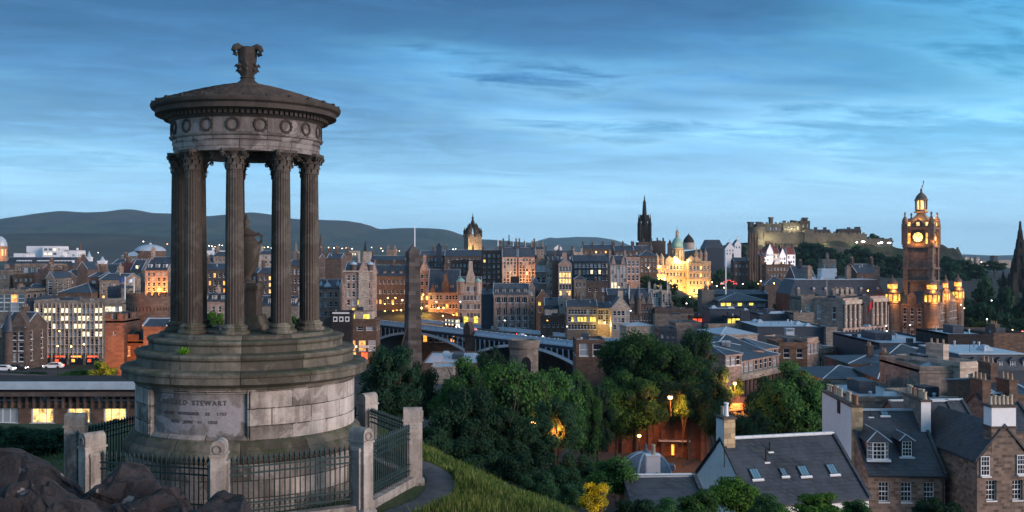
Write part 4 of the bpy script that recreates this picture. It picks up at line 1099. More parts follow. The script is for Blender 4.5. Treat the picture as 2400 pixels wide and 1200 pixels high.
    if dorm:
        dw = min(1.5, L / dorm * .5); dh = min(1.7, dw * 1.15)
        if roof == 'gable': yy = d * .08; zz = H + yy * 2 * h / d - .1
        elif roof == 'mansard': yy = .25; zz = H + .35; dh = min(dh, h * .7)
        else: yy = d * .08; zz = H + h * .12
        key = (round(dw, 1), round(dh, 1), dmat or mat, rmat, dlit)
        if key not in _dm: _dm[key] = dormer_mesh(dw, dh, min(2.6, d * .3), dmat or mat, rmat, 'litw' if dlit else 'glass')
        for k in range(dorm): mobj('dormer', _dm[key], root, (L * (k + .5) / dorm, yy, zz))
    return root, dict(L=L, H=H, g=g, zr=zr, d=d, s=s, h=h)
def part_lathe(name, prof, n, mat, root, loc, smooth=True, sharp=35, rf=None):
    mb = MB(); mb.smooth = smooth; mb.lathe(prof, n, rf=rf); return mb.obj(name, M[mat] if isinstance(mat, str) else mat, root, loc, sharp=sharp)
def cupola(root, x, y, z, r, h, mat='copper', name='cupola', wall='warm', wallh=0):
    if wallh: part_lathe('turret', [(r * .93, -wallh), (r * .93, -.1), (r * 1.05, 0)], 12, wall, root, (x, y, z))
    return part_lathe(name, [(r * 1.12, 0), (r * 1.08, .06 * h), (r * .92, .28 * h), (r * .62, .5 * h), (r * .30, .66 * h), (r * .10, .78 * h), (r * .03, 1.15 * h), (0, 1.2 * h)], 12, mat, root, (x, y, z))
# ================================================================ the town, far left to far right
GL = 'old buildings on the left below the hills'
GM = 'old town buildings beyond the bridge'
GR = 'buildings on the right'
# ---- left block -------------------------------------------------
bld('white cubic block with a bright upper floor, on the skyline at far left', 100, 135, 1000, 578, rz=0, d=25, mat='white', roof='flat', chim=0, win_=(3, 2), yb=600, ww=3.6, wh=2.4, kind='wide', lit=.4, litm='litw', group=GL, parapet=.5)
bld('pale blue windowless cube beside the bright white block', 62, 99, 1010, 578, d=25, mat='white', roof='flat', chim=0, group=GL, parapet=.5)
bld('low white annexe right of the bright white block', 135.5, 147, 1000, 590, d=25, mat='white', roof='flat', chim=0, group=GL, parapet=.5)
bld('long low white strip building left of the pale cube', 32, 61, 960, 595, d=18, mat='white', roof='flat', chim=0, group=GL, parapet=.5)
bld('small white block alone between the cube and the brown spire', 162, 181, 930, 589, d=18, mat='white', roof='flat', chim=1, win_=(1, 1), yb=606, ww=2.5, wh=2, group=GL)
b, i_ = bld('long dark slate roofed range with white dormer bands, far left', 12, 170, 560, 621, d=24, mat='dark', roof='mansard', rh=18, chim=0, group=GL)
for k, (a, q) in enumerate(((37, 73), (85, 117), (126, 168))):
    w = (q - a) * i_['s']; x = (a - 12) * i_['s']; mb = MB(); mb.mi = 0; mb.box(0, w, 0, 3, 0, 2.0); mb.mi = 1
    nn = 5
    for j in range(nn): mb.box(w * (j + .25) / nn, w * (j + .75) / nn, -.04, 0, .4, 1.6)
    mb.obj('dormer', [M['whitep'], M['glass']], b, (x, .8, i_['H'] + .6))
b, i_ = bld('stone hall with ornate pale facade under the white dormer bands', 35, 115, 505, 622, d=16, mat='warm', roof='flat', chim=0, win_=(5, 1), yb=640, ww=2.8, wh=2.8, kind='arch', group=GL)
bld('orange tiled gabled house beside the ornate pale facade', 100, 120, 490, 630, d=10, mat='brown', roof='gable', rh=9, rmat='redtile', chim=1, group=GL)
bld('low brown house with three windows at the left edge', -20, 20, 440, 637, d=12, mat='grey', roof='flat', chim=1, win_=(3, 1), yb=655, group=GL)
bld('flat brown block above the dormered slate roof', 30, 80, 440, 646, d=12, mat='brown', roof='flat', chim=0, win_=(4, 1), yb=662, group=GL)
bld('dark tall block with chimney left of the navy slate roof', 88, 112, 420, 634, d=14, mat='dark', roof='flat', chim=1, group=GL)
bld('narrow grey gabled stone house with stacked windows, left', 108, 126, 350, 652, d=14, mat='grey', roof='gablef', rh=14, chim=1, win_=(1, 3), yb=690, ww=1.4, wh=1.8, group=GL)
bld('house with dark roof and one white window behind the gabled stone house', 126, 146, 370, 652, d=12, mat='dark', roof='gable', rh=14, chim=1, win_=(1, 1), yb=668, group=GL)
bld('house under the broad navy slate roof with two small dormers', 148, 184, 395, 664, d=16, mat='brown', roof='gable', rh=30, chim=1, dorm=2, win_=(3, 1), yb=680, group=GL, chh=6)
bld('dark stepped gable wall right of the navy slate roof', 180, 205, 385, 632, d=10, mat='dark', roof='gablef', rh=18, chim=1, cmat='brown', group=GL)
b, i_ = bld('house with two curved chimney gables in the middle left', 202, 268, 450, 646, d=15, mat='warm', roof='gable', rh=26, chim=0, group=GL)
for px in (226, 247):
    mb = MB(); s = i_['s']; w = 8 * s
    mb.prism([(-w, 0), (w, 0), (w * .9, 12 * s), (w * .45, 19 * s), (w * .38, 30 * s), (-w * .38, 30 * s), (-w * .45, 19 * s), (-w * .9, 12 * s)], 'y', -.3, 1.2)
    mb.obj('chimney_gable', M['warm'], b, ((px - 202) * s, -.02, i_['H'] - .5))
bld('grey stone house with one glowing orange window at the left edge', -10, 60, 330, 684, d=14, base=68, mat='grey', roof='flat', chim=1, win_=(4, 2), yb=730, lit={5}, litm='lito', group=GL, ww=2.2, wh=2.6)
b, i_ = bld('long slate roofed house with three white arched dormers', 58, 112, 350, 690, d=12, mat='brown', roof='gable', rh=22, chim=1, dorm=3, dmat='white', win_=(4, 1), yb=705, group=GL)
bld('hip roofed square stone hall behind the office block', 136, 213, 320, 686, d=20, rz=0, mat='brown', roof='hip', rh=20, chim=0, win_=(2, 1), yb=708, group=GL)
bld('tall narrow maroon side wall left of the stone tenement with flags', 208, 232, 330, 650, d=14, mat='brown', roof='gable', rh=10, chim=1, win_=(1, 4), yb=700, group=GL)
bld('stone tenement with slate roof behind the two flagpoles', 233, 292, 325, 656, d=14, mat='warm', roof='gable', rh=13, chim=1, win_=(4, 3), yb=704, lit={0}, litm='lit', group=GL)
bld('dark glazed office annexe above the grid office block', 252, 284, 300, 678, d=9, mat='navy', roof='flat', chim=0, group=GL)
bld('blank pale grey stair tower beside the flagpoles', 284, 302, 290, 683, d=9, mat='grey', roof='flat', chim=0, group=GL)
b, i_ = bld('house with bright red tiled roof between white skews', 270, 308, 455, 640, d=13, mat='brown', roof='gable', rh=24, rmat='redtile', chim=1, group=GL)
bld('dark slate house behind the red tiled roof', 262, 300, 475, 620, d=15, mat='dark', roof='gable', rh=12, chim=1, group=GL)
bld('navy roofed house with a lit bay between the red roof and the orange lit block', 306, 332, 450, 634, d=13, mat='grey', roof='gable', rh=24, chim=0, dorm=1, dmat='pale', win_=(2, 2), yb=665, lit={1}, litm='lity', group=GL, dlit=True)
b, i_ = bld('tall stone block washed in orange floodlight with three white dormers', 340, 393, 430, 633, d=17, mat='pink', roof='gable', rh=30, chim=2, dorm=3, dmat='white', win_=(4, 4), yb=684, ww=1.2, wh=1.5, group=GL, chh=5)
bld('narrow house wing right of the orange floodlit block', 393.5, 420, 436, 636, d=12, mat='pink', roof='flat', chim=0, group=GL)
bld('grey hip roofed hall left of the shallow lead dome', 285, 320, 760, 600, d=20, mat='grey', roof='hip', rh=11, rmat='lead', chim=0, group=GL)
bld('dark brown tenement under the lead dome', 322, 345, 600, 600, d=14, mat='brown', roof='flat', chim=2, win_=(3, 2), yb=620, group=GL)
# office block with the grid of lit windows
yO = 262
b, i_ = bld('large grey grid office block with rows of lit windows and a red lit ground floor', 80, 243, yO, 712, rz=0, d=14, base=70, mat='grey', roof='flat', chim=0, group=GL, side=False,
    win_=(16, 6), yb=829, ww=.86, wh=1.25, kind='sash', lit={c_ * 6 + r_ for r_, cs in ((5, (0, 2, 3, 4, 6, 7, 9, 10, 14, 15)), (4, (0, 1, 2, 3, 6, 7, 10, 11, 12, 14, 15)), (3, (4, 7, 9, 10, 11, 14, 15)), (2, (11, 12, 14, 15))) for c_ in cs}, litm='litw', margin=.2, blind=.72, parapet=.9)
mb = MB()
for k in range(17): x = .2 + (i_['L'] - .4) * k / 16; mb.box(x - .09, x + .09, -.32, 0, i_['H'] - 14, i_['H'] + .1)
mb.obj('mullion', M['pale'], b)
for k in range(4):
    x = i_['L'] * (.14 + .235 * k); mb = MB(); mb.mi = 0; mb.box(-1.7, 1.7, -.12, 0, .2, 2.7); mb.mi = 1; mb.box(-1.4, 1.4, -.16, -.12, 2.1, 2.5); mb.box(-1.3, -.4, -.16, -.12, .9, 1.6)
    mb.obj('shop_front', [M['glass'], M['litr' if k != 2 else 'lito']], b, (x, 0, 0))
bld('two storey wing continuing the top floors of the grid office block', 243.4, 288, yO, 710, d=13.9, base=70, mat='grey', roof='flat', chim=0, side=False, win_=(5, 2), yb=748, ww=.86, wh=1.25, kind='sash', lit={1, 3, 5, 9}, litm='litw', margin=.2, group=GL, blind=.7)
bld('dark blind end wall wing left of the grid office block', 62, 79.6, yO + 1, 706, d=14, base=68, mat='navy', roof='flat', chim=0, group=GL)
b, i_ = bld('old turreted tenement with a dormer gable beside the office block', 4, 60, 250, 768, d=12, base=69, mat='dark', roof='gable', rh=32, chim=1, win_=(3, 3), yb=850, ww=1.3, wh=2.1, group=GL)
cupola(b, 1.6, .4, i_['H'] - 1, 1.3, 6.5, 'slate', 'turret_roof', 'dark', 8)
s = i_['s']; mb = MB(); mb.box(-1.9, 1.9, -.02, 3, 0, 1.2); mb.prism([(-1.9, 1.2), (1.9, 1.2), (0, 4.2)], 'y', -.02, 3); mb.obj('dormer_gable', M['dark'], b, (i_['L'] * .72, -.1, i_['H'] - .2))
# between the columns
bld('far pale block seen between the first columns', 470, 510, 720, 590, d=20, mat='white', roof='flat', chim=1, win_=(4, 1), yb=600, group=GM)
bld('dark slate fronted tenement seen between the left columns', 470, 500, 560, 606, d=14, mat='navy', roof='gable', rh=8, chim=2, win_=(3, 3), yb=640, lit=.1, litm='lito', group=GM)
bld('brown stone tenement with a chimney seen left of the middle column', 500, 530, 540, 600, d=14, mat='warm', roof='gable', rh=10, chim=2, win_=(3, 3), yb=640, group=GM)
bld('tall dark tenement with orange lit windows between the left columns', 472, 545, 400, 632, d=14, mat='dark', roof='gable', rh=14, chim=2, win_=(6, 3), yb=690, lit={1, 4, 8, 13, 12}, litm='lito', group=GM, blind=0)
bld('low building with pale dormers between the left columns', 425, 575, 300, 706, d=10, mat='pink', roof='gable', rh=16, chim=3, dorm=7, dmat='pale', win_=(9, 1), yb=738, group=GM, base=66)
bld('dark tenement with a column of lit stair windows right of the urn', 604, 650, 390, 640, d=14, mat='dark', roof='gable', rh=12, chim=2, win_=(4, 4), yb=706, lit={8, 9, 10, 11, 12, 14}, litm='lit', group=GM, blind=0)
bld('pale far house above the dark tenement right of the urn', 606, 640, 640, 596, d=14, mat='pale', roof='gable', rh=8, chim=2, win_=(3, 2), yb=620, group=GM)
bld('slate roofed house with pointed gable below the lit stair windows', 592, 700, 300, 716, d=10, mat='grey', roof='gable', rh=20, chim=2, dorm=4, dmat='pale', group=GM, base=66)
bld('dim tenement glimpsed between the two right columns', 676, 706, 400, 622, d=14, mat='dark', roof='gable', rh=12, chim=1, win_=(3, 5), yb=730, lit=.12, group=GM)
bld('tenement hidden behind the right column group', 700, 748, 430, 606, d=14, mat='dark', roof='gable', rh=10, chim=2, win_=(4, 5), yb=730, lit=.06, group=GM)
bld('hidden row behind the middle columns', 548, 604, 410, 640, d=14, mat='dark', roof='gable', rh=10, chim=1, win_=(5, 4), yb=710, lit=.06, group=GM)
# ---- behind the bridge end --------------------------------------
bld('warm floodlit far block above the twin domed tower', 812, 836, 860, 590, d=20, mat='pale', roof='flat', chim=0, win_=(4, 1), yb=600, group=GM, lit=.6, litm='litw')
bld('small warm lit far block right of the thin spire', 852, 867, 840, 592, d=20, mat='pale', roof='flat', chim=0, win_=(2, 1), yb=600, group=GM)
bld('brown chimneyed block on the skyline left of the obelisk', 906, 924, 640, 588, d=14, mat='warm', roof='flat', chim=2, group=GM)
bld('long slate roofed range with pale skylight left of the obelisk', 868, 950, 592, 610, d=14, mat='dark', roof='gable', rh=10, chim=2, win_=(8, 1), yb=632, group=GM)
bld('dark tall block behind the twin domed tower', 762, 812, 480, 596, d=16, mat='dark', roof='flat', chim=3, win_=(5, 5), yb=680, lit=.03, group=GM)
bld('slate roofed dark house left of the twin domed tower', 766, 800, 455, 606, d=14, mat='dark', roof='gable', rh=12, chim=1, group=GM)
b, i_ = bld('dark red brown tenement front glowing orange at street level, left of the obelisk', 873, 968, 545, 646, rz=0, d=14, base=64, mat='brown', roof='gable', rh=24, chim=3, dorm=5, win_=(9, 4), yb=742, ww=1.2, wh=2.1, lit={17, 20, 1, 5, 24}, litm='lito', group=GM, blind=.1)
b, i_ = bld('pink stone tenement with white domed dormers beside the right column', 742, 796, 425, 676, d=13, base=52, mat='pink', roof='gable', rh=20, chim=0, win_=(4, 4), yb=768, ww=1.2, wh=2.0, lit=.05, litm='litw', group=GM, blind=.4)
cupola(b, 4.3, 1.2, i_['H'] + .6, 1.5, 2.6, 'lead', 'cupola', 'pink', 2.2); cupola(b, 8.6, 1.4, i_['H'] + 1.2, .7, 2.4, 'lead', 'cupola', 'pink', 2.2); cupola(b, 1.6, 1.4, i_['H'] + 1.2, .7, 2.4, 'lead', 'cupola', 'pink', 2.2)
# the twin domed tower house
b, i_ = bld('tall ornate pale tower house with two white domes and a steep central gable', 808, 873, 410, 637, d=13, base=50, mat='pink', roof='gable', rh=20, chim=0, win_=(5, 5), yb=738, ww=1.15, wh=2.2, lit={5, 11, 16}, litm='lity', group=GM, blind=.45, kind='sash')
s = i_['s']; H = i_['H']
mb = MB(); gx = (853 - 808) * s
mb.prism([(gx - 12 * s, H), (gx + 12 * s, H), (gx + 9 * s, H + 10 * s), (gx + 5 * s, H + 19 * s), (gx + 2.2 * s, H + 30 * s), (gx - 2.2 * s, H + 30 * s), (gx - 5 * s, H + 19 * s), (gx - 9 * s, H + 10 * s)], 'y', -.5, 1.0)
mb.box(gx - 2.5 * s, gx + 2.5 * s, -.2, 2.5, H + 29 * s, H + 40 * s)
mb.obj('gable', M['pink'], b)
mb = MB(); mb.box(-.5, i_['L'] + .5, -.9, 0, H - .1, H + .5); mb.box(gx - 12 * s, gx + 12 * s, -.7, 0, H * .30, H - .1) ; mb.obj('balcony', M['pale'], b)
for px in (828, 867): cupola(b, (px - 808) * s, .6, H + 17 * s, 8.5 * s, 9 * s, 'lead', 'cupola', 'dark', 17 * s)
# shop fronts with the white fascia at the bridge end
b, i_ = bld('dark fronted public house with a long white fascia and three white framed windows', 777, 824, 400, 731, d=10, base=58, mat='soot', roof='flat', chim=0, group=GM, parapet=.2, band=False)
s = i_['s']; mb = MB(); mb.box(2 * s, i_['L'] - 5 * s, -.25, 0, i_['H'] - 4.5 * s, i_['H'] - .8 * s); mb.obj('fascia', M['whitep'], b)
for k in range(3):
    mb = MB(); x = (4 + 14 * k) * s; z = i_['H'] - 23 * s; mb.box(x, x + 10 * s, -.2, 0, z, z + 12 * s); mb.mi = 1; mb.box(x + 2.4 * s, x + 7.6 * s, -.26, -.2, z + 3 * s, z + 9 * s); mb.obj('window', [M['whitep'], M['glass']], b)
b, i_ = bld('brown viaduct building with orange lit tall windows under the domed tower', 762, 882, 404, 752, d=12, base=50, mat='brown', roof='flat', chim=0, group=GM, win_=(5, 1), yb=784, ww=2.6, wh=1.6, kind='sash', lit=0)
s = i_['s']
for k, (px, m_) in enumerate(((817, 'lito'), (841, 'lito'), (864, 'glass2'))):
    o = mobj('window', win('grid', m_), b, ((px - 762) * s, -.1, Z(822, 404) - i_['g']), 0, (16 * s, 1, 24 * s))
for k, (px, m_) in enumerate(((818, 'litw'), (845, 'glass2'))):
    mb = MB(); mb.box(0, 19 * s, -.4, -.05, 0, 5.5 * s); mb.obj('fascia', M[m_ if m_ == 'litw' else 'whitep'], b, ((px - 762) * s, 0, Z(812, 404) - i_['g'] - 3 * s))
    mb = MB(); mb.box(0, 14 * s, -.2, -.05, 0, 22 * s); mb.obj('shop_front', M['litr' if k else 'lit'], b, ((px - 760) * s, 0, Z(845, 404) - i_['g'] - 3 * s))
b, i_ = bld('yellow lit shop below the twin domed tower', 825, 872, 406, 728, d=8, base=58, mat='pale', roof='flat', chim=0, group=GM, parapet=.1, band=False)
for px, w in ((824.6, 6), (851, 14)):
    mb = MB(); mb.box(0, w * i_['s'], -.15, 0, 0, 15 * i_['s']); mb.obj('shop_front', M['lity'], b, ((px - 825) * i_['s'] + .1, 0, Z(752, 406) - i_['g']))
# ---- centre ------------------------------------------------------
b, i_ = bld('tall pink gabled tenement lit orange from the street, right of the obelisk', 983, 1007, 540, 636, d=14, base=64, mat='pink', roof='gablef', rh=26, chim=1, win_=(2, 6), yb=740, ww=1.3, wh=2.1, lit={2, 6, 8}, litm='lit', group=GM)
b, i_ = bld('broad orange lit hotel front under a dark slate roof with two stone gables', 1004, 1077, 530, 684, d=15, base=63, mat='pink', roof='gable', rh=52, chim=1, dorm=2, win_=(9, 3), yb=748, ww=1.2, wh=2.3, lit=.04, litm='lito', group=GM, cmat='brown')
s = i_['s']
for px, w, hh in ((1044, 9, 44), (1014, 5, 18)):
    mb = MB(); x = (px - 1004) * s
    mb.prism([(x - w * s, 0), (x + w * s, 0), (x + w * s, hh * .45 * s), (x + w * .55 * s, hh * .65 * s), (x + w * .25 * s, hh * s), (x - w * .25 * s, hh * s), (x - w * .55 * s, hh * .65 * s), (x - w * s, hh * .45 * s)], 'y', -.3, 1.5); mb.obj('gable', M['brown'], b, (0, 0, i_['H'] - .3))
b, i_ = bld('pale corner block with two green copper cupolas and a tall chimney gable', 1074, 1128, 512, 664, d=15, base=62, mat='pale', roof='gable', rh=14, chim=0, win_=(6, 4), yb=750, ww=1.5, wh=2.6, lit=.0, kind='wide', group=GM)
s = i_['s']; H = i_['H']; gx = (1103 - 1074) * s
mb = MB(); mb.prism([(gx - 11 * s, H), (gx + 11 * s, H), (gx + 10 * s, H + 14 * s), (gx + 5 * s, H + 30 * s), (gx + 4 * s, H + 52 * s), (gx - 4 * s, H + 52 * s), (gx - 5 * s, H + 30 * s), (gx - 10 * s, H + 14 * s)], 'y', -.4, 2.0); mb.obj('gable', M['pale'], b)
cupola(b, (1080 - 1074) * s, .6, H + 4 * s, 10 * s, 12 * s, 'copper', 'cupola', 'pink', 30 * s); cupola(b, (1120 - 1074) * s, .6, H + 4 * s, 7.5 * s, 11 * s, 'copper', 'cupola', 'pale', 30 * s)
for k, px in enumerate((1076, 1088, 1111)):
    mb = MB(); mb.box(0, 9 * s, -.2, 0, 0, 15 * s); mb.obj('shop_front', M['lity' if k else 'glass'], b, ((px - 1074) * s, 0, Z(757, 512) - i_['g']))
bld('long sooty range behind the hotel with pale roof edge', 984, 1042, 600, 599, d=16, mat='brown', roof='gable', rh=11, chim=1, rmat='slate2', win_=(7, 3), yb=640, lit={6}, litm='lity', group=GM)
bld('long navy slate roofed range below the crown steeple', 1042, 1172, 590, 600, d=20, mat='dark', roof='gable', rh=14, chim=3, win_=(12, 3), yb=650, lit=.06, litm='litw', group=GM)
bld('set back dark range with pale parapet above the copper cupolas', 1056, 1130, 556, 613, d=12, mat='brown', roof='flat', chim=0, win_=(8, 2), yb=640, lit=.06, group=GM)
bld('tall navy blue side wall left of the twin pale slabs', 1128, 1176, 540, 590, d=14, mat='dark', roof='flat', chim=2, win_=(4, 7), yb=680, lit=.02, group=GM, blind=.4)
bld('left slab of the twin tall pale tenements', 1177, 1212, 525, 602, d=14, base=66, mat='pale', roof='gable', rh=22, chim=2, cmat='dark', win_=(4, 8), yb=668, ww=1.2, wh=1.5, lit=0, group=GM, rmat='slate2', chh=6)
bld('right slab of the twin tall pale tenements, lit orange from below', 1215, 1255, 525, 602, d=14, base=66, mat='pink', roof='gable', rh=22, chim=2, cmat='dark', win_=(5, 8), yb=668, ww=1.2, wh=1.5, lit=0, group=GM, rmat='slate2', chh=6)
bld('dark chimney like block in front of the twin pale tenements', 1197, 1217, 485, 652, d=5, base=60, mat='soot', roof='flat', chim=0, group=GM)
bld('stone stair tower block with a pale lit edge', 1255, 1281, 510, 612, d=14, mat='grey', roof='flat', chim=2, cmat='soot', win_=(2, 2), yb=670, ww=2.2, wh=3, group=GM)
bld('bright pale stone strip house with paired windows', 1281, 1295, 508, 620, d=12, mat='pale', roof='flat', chim=1, win_=(2, 4), yb=684, ww=.9, wh=1.5, group=GM)
bld('shadowed wall left of the house with yellow windows', 1295.3, 1308.6, 502, 610, d=12, mat='brown', roof='gable', rh=8, chim=1, group=GM)
b, i_ = bld('narrow ornate gabled house with two rows of glowing yellow windows', 1309, 1340, 498, 620, d=13, base=58, mat='pink', roof='gablef', rh=13, chim=2, win_=(4, 5), yb=694, ww=1.15, wh=2.3, lit={2, 3, 7, 12, 17, 0, 5, 10, 8, 13, 18, 15}, litm='lit', group=GM, blind=0)
bld('long dark blue tenement with pale scattered windows', 1342, 1432, 560, 612, d=16, mat='navy', roof='gable', rh=14, chim=3, cmat='dark', win_=(9, 5), yb=690, ww=1.4, wh=2.2, lit=.04, litm='litw', group=GM, blind=.45)
bld('brown chimneyed house behind the long dark blue tenement', 1366, 1440, 680, 584, d=16, mat='brown', roof='gable', rh=10, chim=4, cmat='dark', win_=(6, 2), yb=604, lit=.04, group=GM)
bld('pale gabled skyline house left of the dark blue tenement', 1344, 1366, 620, 594, d=12, mat='pale', roof='flat', chim=2, win_=(2, 1), yb=604, group=GM)
bld('small house with bright white gable on the skyline ridge', 1299, 1317, 650, 581, d=10, mat='white', roof='gablef', rh=7, chim=0, group=GM, win_=(1, 1), yb=588, ww=1, wh=1.2)
bld('brown stepped house right of the twin pale tenements', 1245, 1275, 600, 584, d=12, mat='warm', roof='gable', rh=6, chim=3, win_=(3, 2), yb=600, group=GM)
bld('dark roofed range on the skyline right of the crown steeple', 1170, 1250, 600, 586, d=14, mat='dark', roof='gable', rh=10, chim=5, group=GM)
bld('broad dark range on the ridge behind the yellow windows', 1278, 1345, 600, 596, d=14, mat='navy', roof='gable', rh=9, chim=3, cmat='dark', win_=(6, 2), yb=620, group=GM)
b, i_ = bld('grey pink tenement with bright arched ground windows and small gables', 1430, 1470, 540, 620, d=14, base=60, mat='pink', roof='gable', rh=20, chim=2, win_=(5, 6), yb=680, ww=1.2, wh=2.2, lit={0, 6, 12, 1, 7}, litm='litw', group=GM, blind=.6, kind='sash')
s = i_['s']
for px in (1438, 1461):
    mb = MB(); x = (px - 1430) * s; mb.prism([(x - 6 * s, 0), (x + 6 * s, 0), (x, 22 * s)], 'y', -.2, 1.2); mb.obj('gable', M['pink'], b, (0, 0, i_['H'] - .2))
bld('plain stone block with a pilastered upper wall, right of the small gables', 1468, 1500, 560, 606, d=14, mat='pink', roof='flat', chim=0, win_=(3, 3), yb=660, ww=1.4, wh=3, group=GM, blind=0)
bld('dark roofed house left below the great black spire', 1486, 1530, 700, 586, d=16, mat='dark', roof='gable', rh=10, chim=2, win_=(4, 3), yb=620, lit=.03, group=GM)
bld('dusky block with flat parapet under the black spire', 1496, 1528, 760, 570, d=16, mat='dark', roof='flat', chim=1, group=GM)
bld('dark block with chimneys right of the black spire', 1528, 1560, 770, 567, d=16, mat='dark', roof='flat', chim=3, group=GM)
bld('dark slate stepped house left of the floodlit bank', 1498, 1540, 660, 600, d=16, mat='brown', roof='hip', rh=14, chim=2, win_=(4, 3), yb=640, lit=.06, litm='litw', group=GM)
bld('brown house with steep roof behind the dark blue tenement', 1440, 1486, 640, 588, d=16, mat='dark', roof='gable', rh=12, chim=3, cmat='brown', win_=(4, 2), yb=610, group=GM)
# arcaded warehouse
b, i_ = bld('pale warehouse with rows of arched and square windows and five stone dormers', 1156, 1240, 456, 690, d=16, base=56, mat='pink', roof='gable', rh=24, chim=0, dorm=5, dmat='pale', rmat='slate2', win_=(5, 1), yb=712, ww=2.9, wh=2.6, kind='wide', group=GM, blind=0, band=True, side=False)
s = i_['s']
for row, (yb_, kd, hh) in enumerate(((737, 'arch', 18), (752, 'wide', 12), (768, 'wide', 12))):
    for k in range(5):
        mobj('window', win(kd, 'glass', 'pink'), b, (i_['L'] * (.04 + .184 * k) + 1.0, -.04, Z(yb_, 456) - i_['g']), 0, (2.6, 1, hh * s))
mb = MB()
for k in range(6): x = i_['L'] * (.04 + .184 * k) ; mb.box(x - .35, x + .35, -.5, -.03, 0, i_['H'] - 1)
mb.obj('pilaster', M['pink'], b)
bld('shadowed navy gable end left of the arcaded warehouse', 1128, 1155.5, 461, 690, d=14, base=56, mat='navy', roof='gable', rh=10, chim=1, cmat='dark', group=GM)
bld('narrow stone house end right of the arcaded warehouse', 1240.5, 1254, 459, 676, d=10, base=56, mat='grey', roof='gablef', rh=14, chim=1, win_=(1, 5), yb=760, group=GM)
bld('navy turreted gap house between the warehouse and the brick gable', 1246, 1262, 470, 664, d=10, mat='navy', roof='hip', rh=14, chim=0, group=GM)
bld('house with a round topped brick gable below the stair tower', 1256, 1288, 465, 700, d=12, base=58, mat='brown', roof='gablef', rh=20, chim=0, cmat='red', win_=(2, 2), yb=735, lit={1}, litm='lity', group=GM)
b, i_ = bld('slate roofed house with white mullions over a pale low wall', 1276, 1310, 440, 716, d=10, base=58, mat='navy', roof='gable', rh=16, chim=1, win_=(4, 1), yb=727, ww=.7, wh=1.0, group=GM)
bld('pale blank annexe wall below the white mullioned house', 1277, 1307, 433, 727, d=6, base=58, mat='pale', roof='flat', chim=0, group=GM, parapet=.1)
bld('brown rubble wall block above the bridge parapet', 1268, 1326, 424, 743, d=10, base=50, mat='brown', roof='flat', chim=0, win_=(5, 1), yb=775, lit=0, group=GM)
bld('pale pink twin gabled cottage below the yellow windows', 1308, 1340, 440, 706, d=12, base=58, mat='pale', roof='gablef', rh=12, chim=2, win_=(2, 2), yb=735, group=GM)
b, i_ = bld('grey tenement with a row of yellow lit windows beside the bridge', 1328, 1400, 408, 718, d=12, base=54, mat='grey', roof='gable', rh=14, chim=3, win_=(9, 3), yb=775, ww=1.1, wh=1.9, lit={4, 10, 13, 16, 22, 25}, litm='lity', group=GM, blind=.15)
bld('flat roofed dark attic block above the grey tenement', 1352, 1398, 430, 700, d=12, base=60, mat='dark', roof='flat', chim=2, cmat='brown', group=GM)
bld('pale stone tenement above a yellow lit row of shop windows', 1400.5, 1433, 412, 722, d=12, base=54, mat='pale', roof='gable', rh=12, chim=1, win_=(5, 3), yb=760, ww=1.0, wh=1.8, group=GM, blind=.3)
bld('crow stepped pale gabled house with white framed doors', 1434, 1476, 400, 722, d=12, base=54, mat='pale', roof='gablef', rh=26, chim=1, win_=(4, 3), yb=775, ww=1.2, wh=1.8, group=GM, blind=.4)
b, i_ = bld('dark turreted tenement with steep pointed gables', 1476, 1530, 402, 712, d=14, base=54, mat='dark', roof='gable', rh=34, chim=2, cmat='grey', win_=(7, 2), yb=755, lit=0, group=GM)
s = i_['s']
for px, w, hh in ((1482, 6, 24), (1508, 7, 22), (1522, 6, 26)):
    mb = MB(); x = (px - 1476) * s; mb.prism([(x - w * s, 0), (x + w * s, 0), (x, hh * s)], 'y', -.25, 2); mb.obj('gable', M['grey'], b, (0, 0, i_['H'] - .2))
cupola(b, (1496 - 1476) * s, .4, i_['H'] + 2, 1.4, 6, 'slate', 'turret_roof', 'dark', 6)
bld('pale house with white attic windows right of the dark gables', 1530, 1549, 440, 684, d=12, mat='pale', roof='flat', chim=1, win_=(3, 3), yb=716, ww=.9, wh=1.6, group=GM, blind=.5)
bld('pale end house with a broad window band left of the garden trees', 1551, 1573, 438, 686, d=12, mat='pale', roof='flat', chim=2, win_=(3, 3), yb=716, ww=1.0, wh=1.6, group=GM, blind=.5)
bld('long slate roof with bright glazing strip behind the pointed gables', 1424, 1530, 470, 692, d=14, base=60, mat='navy', roof='gable', rh=14, chim=1, group=GM)
bld('flat dark block stepped below the dark blue tenement', 1372, 1424, 510, 664, d=12, base=60, mat='dark', roof='flat', chim=1, win_=(3, 1), yb=690, group=GM)
bld('pale low house between the dark blue tenement and the white arches', 1345, 1374, 500, 654, d=10, base=60, mat='grey', roof='hip', rh=8, chim=1, win_=(3, 2), yb=700, group=GM)
b, i_ = bld('low white station roof strip beyond the bridge parapet', 1290, 1362, 432, 783, d=14, base=48, mat='dark', roof='hip', rh=10, rmat='lead', chim=0, group=GM)
bld('low arcaded pavilion with pale arches left of the great tree', 1376, 1442, 402, 800, d=14, base=48, mat='pale', roof='hip', rh=8, rmat='slate2', chim=0, win_=(8, 1), yb=816, ww=1.5, wh=2.2, kind='arch', group=GM)
bld('long low white lead roof above the great tree', 1468, 1535, 375, 764, rz=8, d=10, base=50, mat='pale', roof='hip', rh=7, rmat='lead', chim=0, group=GM)
bld('row of dark low sheds right of the pointed gables', 1535, 1625, 400, 728, d=12, base=52, mat='dark', roof='flat', chim=1, win_=(6, 1), yb=742, group=GM)
bld('brown embankment wall below the garden trees', 1535, 1640, 375, 742, d=5, base=52, mat='grey', roof='flat', chim=0, group=GM)
